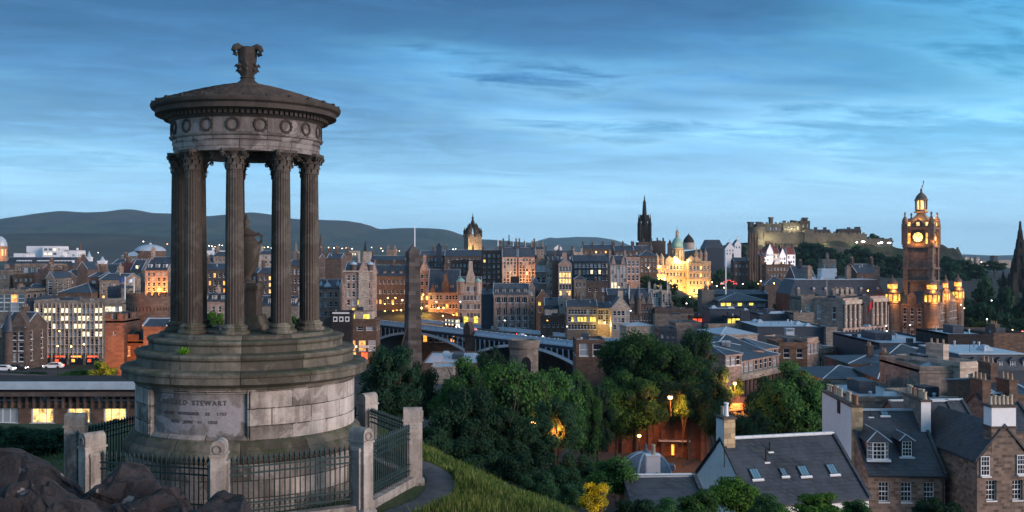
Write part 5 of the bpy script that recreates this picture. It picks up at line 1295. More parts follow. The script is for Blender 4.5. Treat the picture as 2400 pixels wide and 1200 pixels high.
bld('pale pink flat fronted shed right of the great tree top', 1584, 1645, 330, 762, d=14, base=52, mat='pink', roof='flat', chim=0, group=GM)
bld('low navy glazed shed right of the great tree top', 1545, 1586, 320, 776, d=10, base=52, mat='navy', roof='flat', chim=0, win_=(3, 1), yb=795, group=GM)
# flat roofed brick block and round tower on the hill side
bld('flat roofed dark brick block at the end of the bridge', 1350, 1418, 215, 800, rz=0, d=11, base=70, mat='brown', roof='flat', chim=0, win_=(2, 1), yb=832, ww=1.9, wh=2.6, group=GM, parapet=.35)
# ---- right: gallery roofs, cubes ---------------------------------
b, i_ = bld('teal roofed crenellated hall on the skyline right of the bank', 1652, 1697, 950, 582, d=25, mat='navy', roof='mansard', rh=20, rmat='slate', chim=0, group=GR)
bld('white villa with small gables on the wooded skyline', 1700, 1722, 1000, 582, d=12, mat='white', roof='gablef', rh=14, chim=1, win_=(3, 2), yb=598, group=GR)
bld('white villa wing with steep gable beside the trees on the skyline', 1722, 1737, 1000, 572, d=12, mat='white', roof='gablef', rh=10, chim=1, win_=(2, 1), yb=586, group=GR)
bld('grey stone pavilion left of the gallery roofs', 1645, 1674, 430, 684, d=10, base=60, mat='grey', roof='flat', chim=1, group=GR)
bld('long hipped blue slate roof with yellow lit eaves windows', 1684, 1798, 420, 705, d=22, base=60, mat='navy', roof='hip', rh=16, chim=0, win_=(8, 1), yb=718, ww=2.0, wh=1.3, lit={0, 1, 3, 5}, litm='lity', group=GR, blind=0)
bld('second long low slate roof behind the yellow lit one', 1670, 1800, 455, 690, d=16, base=62, mat='navy', roof='gable', rh=8, chim=2, group=GR)
bld('blue slate hipped roof with a lit terrace left of the plain stone wall', 1850, 1945, 412, 706, d=20, base=60, mat='navy', roof='hip', rh=20, chim=1, win_=(7, 1), yb=716, lit={1}, litm='lity', group=GR, blind=0)
bld('left blue grey metal cube with a yellow lit window', 1664, 1735, 330, 724, d=14, base=58, mat='navy', roof='flat', chim=0, group=GR, parapet=.1)
bld('right blue grey metal cube', 1736, 1796, 335, 728, d=14, base=58, mat='navy', roof='flat', chim=0, group=GR, parapet=.1)
b, i_ = bld('yellow lit glazed link between the two metal cubes', 1704, 1736, 322, 742, d=7, base=58, mat='navy', roof='flat', chim=0, win_=(3, 1), yb=758, ww=1.25, wh=1.7, lit=1, litm='lity', group=GR, parapet=.1, side=False, band=False)
bld('red lit kiosk left of the metal cubes', 1622, 1648, 345, 742, d=8, base=58, mat='red', roof='flat', chim=0, win_=(2, 1), yb=754, ww=1.5, wh=1.1, lit=1, litm='litr', group=GR, parapet=.1)
bld('striped pale retaining wall below the metal cubes', 1660, 1740, 285, 767, rz=14, d=3, base=56, mat='grey', roof='flat', chim=0, group=GR)
bld('blue grey flat roofed gallery right of the metal cubes', 1780, 1862, 305, 736, d=12, base=58, mat='navy', roof='flat', chim=0, group=GR, parapet=.1)
bld('pale stone pavilion with rounded corner right of the metal cubes', 1860, 1908, 300, 735, d=10, base=58, mat='grey', roof='flat', chim=0, group=GR, parapet=.3)
bld('long flat bright lead roof over a dark glazed wall', 1775, 1935, 270, 765, d=26, base=58, mat='navy', roof='flat', chim=0, group=GR, parapet=-.1)
bld('pale end wall block of the long flat lead roof', 1936, 1962, 268, 767, d=14, base=58, mat='grey', roof='flat', chim=0, group=GR, parapet=.1)
bld('white triangular lead roof above the colonnade', 1690, 1775, 245, 784, rz=10, d=16, base=58, mat='pale', roof='hip', rh=12, rmat='lead', chim=0, group=GR)
# the street front: three stepped classical blocks receding to the right
def street(label, px0, px1, Y, ye, cols, rows, yb, rz, d=14, **k):
    return bld(label, px0, px1, Y, ye, rz=rz, d=d, base=58, mat=k.pop('mat', 'pink'), win_=(cols, rows), yb=yb, group=GR, **k)
b, i_ = street('nearest classical street front with a columned ground storey lit orange', 1716, 1826, 178, 850, 9, 1, 872, 52, d=16, roof='hip', rh=34, chim=0, ww=1.5, wh=2.0, blind=.6)
mb = MB(); mb.smooth = True
for k in range(12):
    x = 1 + (i_['L'] - 2) * k / 11; mb2 = MB(); mb2.smooth = True; zt = Z(893, 178) - i_['g']; mb2.lathe([(.42, 0), (.36, .3), (.34, zt - .6), (.30, zt - .4), (.45, zt)], 12); mb2.obj('column', M['pink'], b, (x, -.75, 0))
mb = MB(); zt = Z(893, 178) - i_['g']; mb.box(-.5, i_['L'] + .5, -1.4, -.01, zt, zt + 1.1); mb.obj('entablature', M['pale'], b)
b, i_ = street('attic pavilion with three windows at the near end of the street front', 1700, 1738, 174, 832, 3, 1, 850, 40, d=9, roof='hip', rh=16, chim=0, ww=1.2, wh=1.9, blind=.7)
b, i_ = street('long attic block with hipped slate roof and lead ridge behind the pavilion', 1668, 1790, 190, 822, 0, 0, 850, 6, d=14, roof='hip', rh=30, chim=0, rmat='slate')
b, i_ = street('pavilion with tall triple windows beneath the slate hip', 1790, 1824, 196, 818, 3, 1, 842, 46, d=12, roof='hip', rh=20, chim=0, ww=1.25, wh=2.3, blind=.7, rmat='slate2')
b, i_ = street('plain stone attic wall with two white sash windows', 1826, 1892, 205, 812, 2, 1, 835, 0, d=10, roof='flat', chim=0, ww=1.3, wh=1.9, mat='brown', blind=.1)
b, i_ = street('bright three windowed attic pavilion in the middle of the street', 1892, 1918, 212, 802, 3, 1, 828, 48, d=10, roof='flat', chim=0, ww=1.2, wh=2.0, blind=.7)
b, i_ = street('small attic with white roofed dormer above the two sash windows', 1852, 1890, 225, 800, 0, 0, 812, 0, d=8, roof='hip', rh=9, rmat='lead', chim=0, mat='grey')
b, i_ = street('long cornice front between the two attic pavilions', 1835, 1960, 215, 838, 9, 1, 880, 46, d=14, roof='flat', chim=0, ww=1.2, wh=2.4, blind=.4)
b, i_ = street('pilastered attic block of the middle street front', 1958, 2006, 268, 790, 6, 1, 826, 44, d=14, roof='hip', rh=14, chim=0, ww=1.1, wh=2.6, blind=.6, rmat='slate2')
b, i_ = street('continuing cornice front left of the twin flagpoles', 1962, 2060, 250, 822, 8, 1, 848, 44, d=14, roof='flat', chim=0, ww=1.1, wh=2.0, blind=.4)
# post office palace
b, i_ = bld('plain stone rear wall of the columned palace', 1878, 1974, 330, 700, d=14, base=60, mat='grey', roof='flat', chim=2, win_=(4, 1), yb=738, ww=1.3, wh=2.2, lit=0, group=GR, side=False, blind=0)
for nm, a, q, yt, yb_, n_ in (('nearer columned wing of the palace', 1976, 2012, 705, 758, 4), ('columned far wing of the palace beside the clock tower hotel', 2040, 2074, 700, 742, 4)):
    b, i_ = bld(nm, a, q, 322 if a < 2000 else 345, yt, rz=40, d=12, base=60, mat='pink', roof='flat', chim=0, win_=(n_ - 1, 1), yb=yb_, ww=1.3, wh=4.2, group=GR, blind=.3, kind='sash')
    for k in range(n_):
        part_lathe('column', [(.5, 0), (.42, .3), (.40, 7.0), (.36, 7.4), (.55, 7.8)], 12, 'pale', b, (i_['L'] * (.05 + .9 * k / (n_ - 1)), -.55, i_['H'] - 9))
    mb = MB(); mb.box(-.4, i_['L'] + .4, -1.1, 0, i_['H'] - 1.15, i_['H'] + .2); mb.box(-.4, i_['L'] + .4, -1.1, 0, i_['H'] - 9.7, i_['H'] - 9.05); mb.obj('entablature', M['pale'], b)
b, i_ = bld('recessed middle of the columned palace', 2008, 2045, 345, 722, rz=34, d=10, base=60, mat='grey', roof='flat', chim=0, win_=(3, 1), yb=742, ww=1.4, wh=2.4, group=GR)
b, i_ = bld('long lower storey of the columned palace with bright pilasters', 1976, 2076, 318, 772, rz=38, d=14, base=58, mat='pink', roof='flat', chim=0, win_=(12, 1), yb=800, ww=1.3, wh=4.0, group=GR, blind=.2, parapet=.3)
bld('corner attic with urns on the near roof of the palace', 1970, 2010, 352, 695, d=12, base=60, mat='pink', roof='flat', chim=4, cmat='pale', group=GR)
# hotel long range left of the clock tower
b, i_ = bld('long mansard roofed hotel range with white arched dormers and lead flat', 1852, 2074, 405, 690, d=22, base=60, mat='red', roof='mansard', rh=34, rmat='slate', chim=0, dorm=0, group=GR)
s = i_['s']
for px in (1872, 1908, 1936, 1987, 2019, 2058):
    w = 2.3 * s * 2; mb = MB(); mb.mi = 0; mb.box(-w / 2, w / 2, 0, 2.5, 0, 10 * s); mb.mi = 1
    mb.prism([(-w * .7, 10 * s), (w * .7, 10 * s), (w * .5, 13 * s), (0, 15 * s), (-w * .5, 13 * s)], 'y', -.3, 3.5); mb.mi = 2; mb.box(-w * .3, w * .3, -.03, 0, 1.5 * s, 8 * s)
    mb.obj('dormer', [M['pink'], M['lead'], M['glass']], b, ((px - 1852) * s, .35, i_['H'] + .4))
for px, h_ in ((1910, 30), (2003, 30), (2086 - 14, 30)): chimney(b, (px - 1852) * s, 8, i_['zr'], 1.7, 2.6, h_ * s, 'warm', 3)
bld('blue slate roof behind the hotel range, left', 1864, 1912, 440, 655, d=16, base=62, mat='navy', roof='gable', rh=30, chim=1, group=GR)
b, i_ = bld('grey stone stair tower with white base on the hotel roof', 1928, 1960, 425, 612, d=6, base=62, mat='grey', roof='flat', chim=1, win_=(2, 1), yb=632, ww=1.5, wh=1.9, group=GR)
bld('white rendered lift housing below the grey stair tower', 1926, 1961, 422, 634, d=6, base=64, mat='white', roof='flat', chim=0, group=GR)
bld('dark slate roof behind the hotel range, right', 2008, 2060, 440, 640, d=16, base=62, mat='dark', roof='gable', rh=20, chim=2, group=GR)
# ---- lower right roofs -------------------------------------------
bld('wide dark flat roof with plant boxes below the clock tower', 2062, 2240, 205, 806, d=30, base=62, mat='navy', roof='flat', chim=0, group=GR, parapet=.2)
bld('black glazed penthouse block at the right', 2222, 2328, 200, 784, d=16, base=62, mat='soot', roof='flat', chim=0, group=GR, parapet=.1)
bld('grey brown end block right of the black penthouse', 2328.5, 2420, 202, 790, d=16, base=62, mat='brown', roof='flat', chim=1, group=GR)
bld('long dark mansard roof with small lit white windows at the right', 2240, 2420, 165, 868, d=18, base=62, mat='navy', roof='mansard', rh=36, chim=0, dorm=6, dmat='navy', group=GR)
b, i_ = bld('dark slate hipped range below the glass pyramid', 1930, 2090, 158, 888, rz=2, d=16, base=62, mat='dark', roof='hip', rh=18, chim=0, group=GR)
bld('low slate valley roof behind the glass pyramid', 1990, 2150, 176, 852, d=14, base=62, mat='dark', roof='hip', rh=12, chim=1, group=GR)
bld('slate roof with pale lead hips right of the glass pyramid', 2060, 2150, 150, 888, rz=-4, d=14, base=62, mat='dark', roof='hip', rh=26, chim=1, group=GR)
bld('large dark slate roof with ladder below the plant boxes', 2075, 2200, 190, 838, d=10, base=62, mat='navy', roof='hip', rh=26, chim=0, group=GR)
b, i_ = bld('stone hall with flat attic and tall end pier above the cottages', 2156, 2250, 128, 868, rz=0, d=14, base=62, mat='grey', roof='flat', chim=0, group=GR, parapet=.5)
b, i_ = bld('pale stone pier tower with one tall dark window above the cottages', 2250, 2300, 127, 858, rz=22, d=11, base=62, mat='pale', roof='flat', chim=1, win_=(1, 1), yb=918, ww=.8, wh=2.0, group=GR, parapet=.5)
b, i_ = bld('pale stone wing with small square windows behind the cottage roofs', 2180, 2320, 120, 944, rz=14, d=9, base=62, mat='pale', roof='flat', chim=0, win_=(7, 1), yb=975, ww=.7, wh=1.1, group=GR, parapet=.6)
bld('pale lead deck roof between the chimneys and the stone hall', 2000, 2160, 125, 934, d=16, base=62, mat='grey', roof='flat', chim=0, group=GR, parapet=.25)
bld('stone building end with chimney at the far right edge', 2330, 2420, 112, 925, d=12, base=62, mat='brown', roof='gable', rh=18, chim=1, group=GR)
point(W(352, 686, 425), SOD, 2600, .5); point(W(380, 686, 425), SOD, 3200, .5)
point(W(1226, 668, 519), (1, .42, .14), 2600, .5); point(W(1236, 640, 519), (1, .42, .16), 1200, .5); point(W(1195, 640, 519), (1, .6, .35), 500, .5)
point(W(825, 848, 398), SOD, 900, .3); point(W(858, 848, 398), SOD, 500, .3); point(W(1410, 762, 405), YEL, 700, .3); point(W(1425, 762, 405), YEL, 700, .3)
point(W(1003, 735, 524), SOD, 1200, .4); point(W(1058, 735, 520), (1, .25, .05), 900, .4)
# ================================================================ landmarks
def root_at(name, px, Y, zb, label, cat, rz=0, group=None): return empty(name, (X(px, Y), Y, zb), label, cat, group, R(rz))
# ---- clock tower hotel -------------------------------------------
Y = 400; s = Y / F; zb = 60.0
hot = root_at('clock_tower_hotel', 2160, Y, zb, 'floodlit hotel with a tall ornate clock tower and orange lit turrets', 'hotel', 55)
M['hstone'] = stone('hotel_stone', (.17, .135, .115), dirtamt=.6)
def lx(px): return (px - 2160) * s
def lzz(py): return Z(py, Y) - zb
# main block: corner facing the viewer; local x along the right-receding front
rs = random.Random(3)
Lf = 46.0; Ll = 14.6; Hb = lzz(712); bx0, by0 = -6.1, -5.2
mb = MB(); 
ops = facade(mb, (bx0, by0), (1, 0), Lf, 0, Hb, 14, 4, lzz(790), Hb - 1.2, 1.3, 2.4)
mb2ops = facade(mb, (bx0, by0 + Ll), (0, -1), Ll, 0, Hb, 5, 4, lzz(790), Hb - 1.2, 1.3, 2.4)
facade(mb, (bx0 + Lf, by0), (0, 1), Ll, 0, Hb, 0, 0, 0, 0, 1, 1); mb.quad((bx0 + Lf, by0 + Ll, 0), (bx0, by0 + Ll, 0), (bx0, by0 + Ll, Hb), (bx0 + Lf, by0 + Ll, Hb))
for z in (Hb - .5, Hb - 9, Hb * .55): mb.box(bx0 - .35, bx0 + Lf + .35, by0 - .35, by0 - .001, z, z + .55); mb.box(bx0 - .35, bx0 - .001, by0, by0 + Ll, z, z + .55)
mb.obj('wall', M['hstone'], hot)
place_windows(hot, (bx0, by0), (1, 0), ops, 1.3, 2.4, 'sash', .12, 'lito', 'warm', rs, blind=.2)
place_windows(hot, (bx0, by0 + Ll), (0, -1), mb2ops, 1.3, 2.4, 'sash', 0, 'lito', 'warm', rs, blind=.1)
mb = MB(); mb.tbox(bx0 - .2, bx0 + Lf + .2, by0 - .2, by0 + Ll + .2, Hb, Hb + 6.5, 4.2); mb.obj('roof', M['slate'], hot)
# corner turrets with domes and lit balconies
for (x, y, r_, top) in ((bx0, by0, 2.9, 662), (bx0 + Lf, by0, 2.3, 668), (bx0, by0 + Ll, 2.9, 668), (bx0 + Lf * .5, by0, 1.6, 0)):
    if not r_: continue
    mb = MB(); mb.smooth = True
    mb.lathe([(r_, -11), (r_, 0), (r_ * 1.15, .3), (r_ * 1.15, .8), (r_ * .95, .9), (r_ * .95, 3.6), (r_ * 1.1, 3.8), (r_ * 1.08, 4.2)], 16)
    mb.smooth = False
    for k in range(10): a = 2 * PI * k / 10; st = len(mb.v); mb.box(-.16, .16, -r_ * 1.12, -r_ * .9, .8, 3.8); mb.xf(Matrix.Rotation(a, 4, 'Z'), st)
    t = mb.obj('turret', M['hstone'], hot, (x, y, Hb + .2))
    part_lathe('turret_dome', [(r_ * 1.1, 0), (r_ * .86, .8), (r_ * .62, 1.2), (r_ * .62, 3.4), (r_ * .74, 3.6), (r_ * .6, 4.4), (r_ * .25, 5.2), (.3, 5.6), (.4, 5.9), (.1, 6.6), (0, 7.6)], 16, 'hstone', t, (0, 0, 4.2))
    part_lathe('lit_lantern', [(r_ * .64, 5.8), (r_ * .64, 7.4)], 12, 'lito', t, (0, 0, 0))
    for k in range(10):
        a = 2 * PI * (k + .5) / 10
        mb = MB(); mb.box(-.52, .52, -r_ * 1.0, -r_ * .93, 1.0, 3.5); mb.obj('lit_opening', M['lito'] if k % 3 else M['lity'], t, (0, 0, 0), a)
    hl_ = Matrix.Translation(hot.location) @ Matrix.Rotation(R(55), 4, 'Z'); point(hl_ @ Vector((x - 3.6, y - 2.2, Hb + 1.2)), SOD, 950, .5); point(hl_ @ Vector((x - 2.5, y - 1.2, Hb + 5.6)), SOD, 500, .3)
for (x, y) in ((3, by0), (12, by0), (bx0, 2.2)):   # gabled dormers on the fronts
    mb = MB(); 
    if x > bx0: mb.prism([(x - 1.7, Hb), (x + 1.7, Hb), (x + 1.5, Hb + 3.2), (x, Hb + 5.2), (x - 1.5, Hb + 3.2)], 'y', by0 - .2, by0 + 1.5)
    else: mb.prism([(y - 1.7, Hb), (y + 1.7, Hb), (y + 1.5, Hb + 3.2), (y, Hb + 5.2), (y - 1.5, Hb + 3.2)], 'x', bx0 - .2, bx0 + 1.5)
    mb.obj('gable', M['hstone'], hot)
# tower shaft
tw = 9.2; h2 = tw / 2; tcx, tcy = 1.5, -.5 + 1.0
T = empty('tower', (tcx, tcy, 0)); T.parent = hot
zc = lzz(574)                    # below the clock stage
mb = MB(); mb.box(-h2, h2, -h2, h2, 8, zc)
for (x, y) in ((-h2, -h2), (h2, -h2), (h2, h2), (-h2, h2)): mb.box(x - .9, x + .9, y - .9, y + .9, 8, zc - .8)
for z in (zc - 1.0, zc - 9.5, lzz(660)): mb.box(-h2 - 1.2, h2 + 1.2, -h2 - 1.2, h2 + 1.2, z, z + .7)
for k in range(3):
    x = -h2 * .5 + h2 * .5 * k; mb.box(x - .25, x + .25, -h2 - .35, -h2, lzz(650), zc - 9.5); mb.box(h2, h2 + .35, x - .25, x + .25, lzz(650), zc - 9.5)
mb.obj('shaft', M['hstone'], T)
for k in range(4):
    for face in (0, 1):
        x = -h2 * .75 + h2 * .5 * k
        mb = MB(); 
        if face == 0: mb.box(x - .4, x + .4, -h2 - .03, -h2 + .1, zc - 7.5, zc - 3.5)
        else: mb.box(h2 - .1, h2 + .03, x - .4, x + .4, zc - 7.5, zc - 3.5)
        mb.obj('louvre', M['glass'], T)
hc = h2 * 1.06; z1 = lzz(538)
mb = MB(); mb.box(-hc, hc, -hc, hc, zc, z1); mb.tbox(-hc - 1.0, hc + 1.0, -hc - 1.0, hc + 1.0, z1, z1 + .8, -.2); mb.box(-hc - .7, hc + .7, -hc - .7, hc + .7, zc - .5, zc + .3)
mb.tbox(-hc, hc, -hc, hc, z1 + .8, z1 + 3.4, .5)
for (x, y) in ((-hc, -hc), (hc, -hc), (hc, hc), (-hc, hc)): mb.box(x - 1.1, x + 1.1, y - 1.1, y + 1.1, zc, z1 + 2.2)
mb.obj('clock_stage', M['hstone'], T)
M['dial'] = emis('clock_dial_glow', (1.0, .56, .07), 1.0)
for k in range(4):
    a = k * PI / 2
    mb = MB(); mb.smooth = True; n_ = 28; vs = [(0, -hc - .30, 0)] + [(2.0 * math.cos(2 * PI * i / n_), -hc - .30, 2.0 * math.sin(2 * PI * i / n_)) for i in range(n_)]
    mb.smooth = False; mb.add(vs, [(0, i + 1, (i + 1) % n_ + 1) for i in range(n_)])
    dial = mb.obj('clock_dial', M['dial'], T, (0, 0, (zc + z1) / 2), a)
    mb = MB(); mb.torus((0, -hc - .30, 0), 2.12, .26, (1, 0, 0), (0, 0, 1), 28, 6)
    for j in range(12):
        t = 2 * PI * j / 12; c_, s2 = math.cos(t), math.sin(t); mb.tube([(c_ * 1.35, -hc - .36, s2 * 1.35), (c_ * 1.95, -hc - .36, s2 * 1.95)], .13, 4)
    mb.obj('rim', M['soot'], dial)
    mb = MB(); mb.tube([(0, -hc - .42, 0), (.9, -hc - .42, 1.0)], .13, 4); mb.tube([(0, -hc - .42, 0), (-.5, -hc - .42, 1.7)], .09, 4); mb.obj('hand', M['soot'], dial)
    for x in (-hc * .74, hc * .74):      # lit aedicules left and right of the dial
        mb = MB(); mb.box(x - .75, x + .75, -hc - .15, -hc - .02, -2.2, 2.0); mb.obj('lit_niche', M['lito'], T, (0, 0, (zc + z1) / 2 - .4), a)
for (x, y) in ((-hc, -hc), (hc, -hc), (hc, hc), (-hc, hc)):      # corner bartizans
    mb = MB(); mb.smooth = True; mb.lathe([(.5, 0), (1.15, .8), (1.15, 3.4), (1.3, 3.6), (1.15, 3.8), (.75, 4.8), (.3, 5.4), (.25, 6.0), (.45, 6.3), (.30, 6.9), (0, 7.3)], 12); mb.obj('bartizan', M['hstone'], T, (x, y, z1 - .3))
    mb = MB(); mb.smooth = True; mb.lathe([(1.18, 1.7), (1.18, 2.9)], 12); 
for k in range(4):                   # lit dormer on each roof side
    a = k * PI / 2; mb = MB(); mb.prism([(-1.4, 0), (1.4, 0), (1.4, 2.2), (0, 3.6), (-1.4, 2.2)], 'y', -hc - .1, -hc + 2.5); mb.obj('dormer', M['hstone'], T, (0, 0, z1 + .8), a)
    for x in (-.0, -3.4, 3.4):
        mb = MB(); mb.box(x - .55, x + .55, -hc - .18, -hc - .08, .5, 1.9); mb.obj('lit_opening', M['lit'], T, (0, 0, z1 + .9), a)
# bell shaped slate roof, lantern and crown
z2 = z1 + 3.4; zl = lzz(497)
mb = MB(); prof = []
for i in range(9):
    t = i / 8; prof.append((h2 * (1.0 - .72 * (1 - (1 - t) ** 1.9)), z2 + (zl - z2) * t))
mb.lathe([(r_ * 1.35, z) for r_, z in prof], 4, a0=PI / 4, a1=PI / 4 + 2 * PI); mb.obj('roof', M['slate2'], T)
za = lzz(497); zbn = lzz(468)
mb = MB(); mb.smooth = True; mb.lathe([(2.7, za - .3), (2.7, za + .3), (2.2, za + .4), (2.2, za + 1.0), (1.5, za + 1.0)], 8)
mb.lathe([(2.6, zbn - .3), (2.7, zbn), (2.4, zbn + .3), (2.0, zbn + 1.3), (1.1, zbn + 2.4), (.4, zbn + 2.9), (.35, zbn + 3.6), (.5, zbn + 3.8), (.2, zbn + 4.4), (0, zbn + 5.0)], 12)
mb.smooth = False
for k in range(8): a = 2 * PI * k / 8; mb.box(2.1 * math.cos(a) - .22, 2.1 * math.cos(a) + .22, 2.1 * math.sin(a) - .22, 2.1 * math.sin(a) + .22, za + .9, zbn)
mb.obj('lantern', M['hstone'], T, sharp=30)
part_lathe('lantern_light', [(1.2, za + 1.0), (1.3, za + 2.0), (1.3, zbn - .6), (1.0, zbn - .1)], 10, 'lit', T, (0, 0, 0))
def hp(x, y, z): return hl_ @ Vector((tcx + x, tcy + y, z))
for (x, y) in ((0, -hc - 2.2), (-hc - 2.2, 0), (hc + 1.8, -1), (-hc - 1, -hc - 1)): point(hp(x, y, zc + 1.2), SOD, 800, .5)
for (x, y) in ((0, -h2), (-h2, 0), (h2, -1)): point(hp(x * 1.05, y * 1.05, z2 + 1.4), SOD, 1300, .4)
point(hp(0, -3.4, za + 1.2), YEL, 260, .3)
for px, py in ((2195, 775), (2180, 785), (2229, 775)): point(W(px, py, 386), SOD, 700, .5)
fp = root_at('flagpole', 2163, Y + 6, Z(452, Y + 6), 'thin flagpole with a small flag on the top of the clock tower', 'flagpole')
part_lathe('pole', [(.10, 0), (.06, (452 - 420) * s)], 6, 'whitep', fp, (0, 0, 0))
mb = MB(); mb.add([(0, 0, 3.4), (-.5, .1, 2.6), (-.2, .2, 1.9), (.1, 0, 2.6), (.55, 0, 5.0), (.15, .05, 4.8)], [(0, 1, 2, 3), (0, 3, 4, 5)]); mb.obj('flag', M['soot'], fp)
# ---- the black spire on the ridge --------------------------------
Y = 910; s = Y / F; zb = Z(575, Y)
sp = root_at('spire', 1510.5, Y, zb - 12, 'tall slender soot black gothic spire rising alone above the ridge', 'church spire')
w = 12.0 * s; H1 = (575 - 522) * s + 12; HT = (575 - 457) * s + 12
mb = MB(); mb.box(-w, w, -w, w, 0, H1 - 4)
for z in (H1 - 16, H1 - 9, H1 - 4): mb.box(-w - .4, w + .4, -w - .4, w + .4, z, z + .7)
for k in range(5): x = -w + 2 * w * k / 4; mb.box(x - .5, x + .5, -w - .8, -w, 0, H1 - 6)
mb.obj('tower', M['soot'], sp)
for (x, y) in ((-w, -w), (w, -w), (w, w), (-w, w), (0, -w), (0, w), (-w, 0), (w, 0)):
    big = abs(x) > 0 and abs(y) > 0
    mb = MB(); r_ = 1.2 if big else .7; mb.lathe([(r_, H1 - 16), (r_, H1 - 2), (r_ * 1.2, H1 - 1.5), (r_ * .8, H1), (.1, H1 + (8 if big else 4)), (0, H1 + (8.4 if big else 4.4))], 8); mb.obj('pinnacle', M['soot'], sp, (x, y, 0))
mb = MB(); mb.lathe([(w * .8, H1 - 5), (w * .58, H1), (w * .44, H1 + 8), (w * .30, H1 + 18), (w * .12, HT - 4), (w * .07, HT - 1.5), (w * .02, HT), (0, HT)], 8)
for k in range(4): a = k * PI / 2; st = len(mb.v); mb.prism([(-1.4, 0), (1.4, 0), (0, 6)], 'y', -w * .92, -w * .4); mb.xf(Matrix.Translation((0, 0, H1 + 1)) @ Matrix.Rotation(a, 4, 'Z'), st)
mb.obj('steeple', M['soot'], sp)
# ---- crown steeple ------------------------------------------------
Y = 700; s = Y / F; zb = Z(588, Y)
M['crownst'] = stone('crown_stone', (.30, .24, .19), dirtamt=.6)
cr = root_at('crown_steeple', 1108, Y, zb - 10, 'square church tower topped by an open crown steeple, partly floodlit', 'church tower', 20)
w = 16.5 * s; Hh = 10 + (588 - 556) * s
mb = MB(); facade(mb, (-w, -w), (1, 0), 2 * w, 0, Hh, 3, 1, 11, Hh - .6, 1.0, 6); facade(mb, (w, -w), (0, 1), 2 * w, 0, Hh, 3, 1, 11, Hh - .6, 1.0, 6); facade(mb, (-w, w), (0, -1), 2 * w, 0, Hh, 3, 1, 11, Hh - .6, 1.0, 6)
mb.quad((w, w, 0), (-w, w, 0), (-w, w, Hh), (w, w, Hh)); mb.box(-w + .3, w - .3, -w + .3, w - .3, 9, Hh - .1)
mb.box(-w - .4, w + .4, -w - .4, w + .4, Hh, Hh + .8)
for k in range(7):
    x = -w + 2 * w * k / 6
    for q in (-w, w): mb.box(x - .35, x + .35, q - .3, q + .3, Hh + .8, Hh + 2.0); mb.box(q - .3, q + .3, x - .35, x + .35, Hh + .8, Hh + 2.0)
mb.obj('tower', M['crownst'], cr)
Hk = Hh + (556 - 528) * s
for k in range(8):       # eight flying ribs meeting under the spirelet
    a = 2 * PI * k / 8 + PI / 4; r_ = w * (1.32 if k % 2 == 0 else .96); pts = []
    for i in range(9): t = i / 8; pts.append((r_ * (1 - t ** 1.3) * math.cos(a), r_ * (1 - t ** 1.3) * math.sin(a), Hh + .6 + (Hk - Hh) * math.sin(t * PI / 2) * .95))
    mb = MB(); mb.smooth = True; mb.tube(pts, .75, 6, .8)
    for t in (.3, .5, .7): p = pts[int(t * 8)]; mb.lathe([(.45, p[2] + .5), (.35, p[2] + 1.6), (0, p[2] + 3.0)], 5, (p[0], p[1]))
    mb.obj('rib', M['mdark'], cr)
    mb = MB(); mb.lathe([(.9, Hh), (.85, Hh + 3.5), (1.1, Hh + 3.8), (.5, Hh + 5), (0, Hh + 7.2)], 6); mb.obj('pinnacle', M['mdark'], cr, (r_ * math.cos(a), r_ * math.sin(a), 0))
mb = MB(); mb.smooth = True; mb.lathe([(1.5, Hk - 1.5), (1.6, Hk), (1.3, Hk + 2), (1.5, Hk + 2.3), (.8, Hk + 3.2), (.7, Hk + 4.6), (.9, Hk + 4.9), (.3, Hk + 6.2), (.12, Hk + 8), (0, Hk + 9)], 8); mb.obj('spirelet', M['mdark'], cr)
point(W(1106, 588, 690), YEL, 3000, .5); point(W(1116, 585, 689), YEL, 1500, .5); point(W(1108, 548, 700), (1, .8, .6), 700, .5)
# ---- the floodlit domed bank --------------------------------------
Y = 745; s = Y / F; zb = 66
bank = root_at('bank_building', 1530, Y, zb, 'grand domed bank building flooded with golden light on the slope', 'bank building', 8)
M['bankst'] = stone('bank_stone', (.42, .33, .25), dirtamt=.3)
def bx(px): return (px - 1530) * s
def bz(py): return Z(py, Y) - zb
rs = random.Random(8)
def block(px0, px1, top, bot, y0, dep, cols, rows, ww=1.5, wh=2.6, nm='wall', lit=.12):
    mb = MB(); L = bx(px1) - bx(px0); H = bz(top); e = empty(nm + '_block', (bx(px0), y0, 0)) if False else None
    ops = facade(mb, (bx(px0), y0), (1, 0), L, 0, H, cols, rows, bz(bot), H - .8, ww, wh)
    o2 = facade(mb, (bx(px1), y0), (0, 1), dep, 0, H, max(1, int(dep / 5)), rows, bz(bot), H - .8, ww, wh)
    mb.quad((bx(px0), y0 + dep, 0), (bx(px0), y0, 0), (bx(px0), y0, H), (bx(px0), y0 + dep, H)); mb.quad((bx(px0), y0, H), (bx(px1), y0, H), (bx(px1), y0 + dep, H), (bx(px0), y0 + dep, H))
    n = rows
    for k in range(rows + 1): z = bz(bot) + (H - .8 - bz(bot)) * k / rows; mb.box(bx(px0) - .4, bx(px1) + .4, y0 - .7, y0 - .001, z - .3, z + .35)
    for k in range(cols + 1): x = bx(px0) + L * k / cols; x = min(max(x, bx(px0) + .4), bx(px1) - .4); mb.box(x - .35, x + .35, y0 - .45, y0 - .002, 2, H - .3)
    mb.box(bx(px0) - .3, bx(px1) + .3, y0 - .5, y0 - .003, H, H + 1.2)
    mb.obj(nm, M['bankst'], bank); place_windows(bank, (bx(px0), y0), (1, 0), ops, ww, wh, 'sash', lit, 'lit', 'warm', rs, blind=.1)
block(1522, 1562, 626, 660, 0, 26, 5, 2)
block(1562, 1614, 616, 684, 2, 24, 6, 4)
block(1614, 1668, 616, 690, -2, 26, 6, 4)
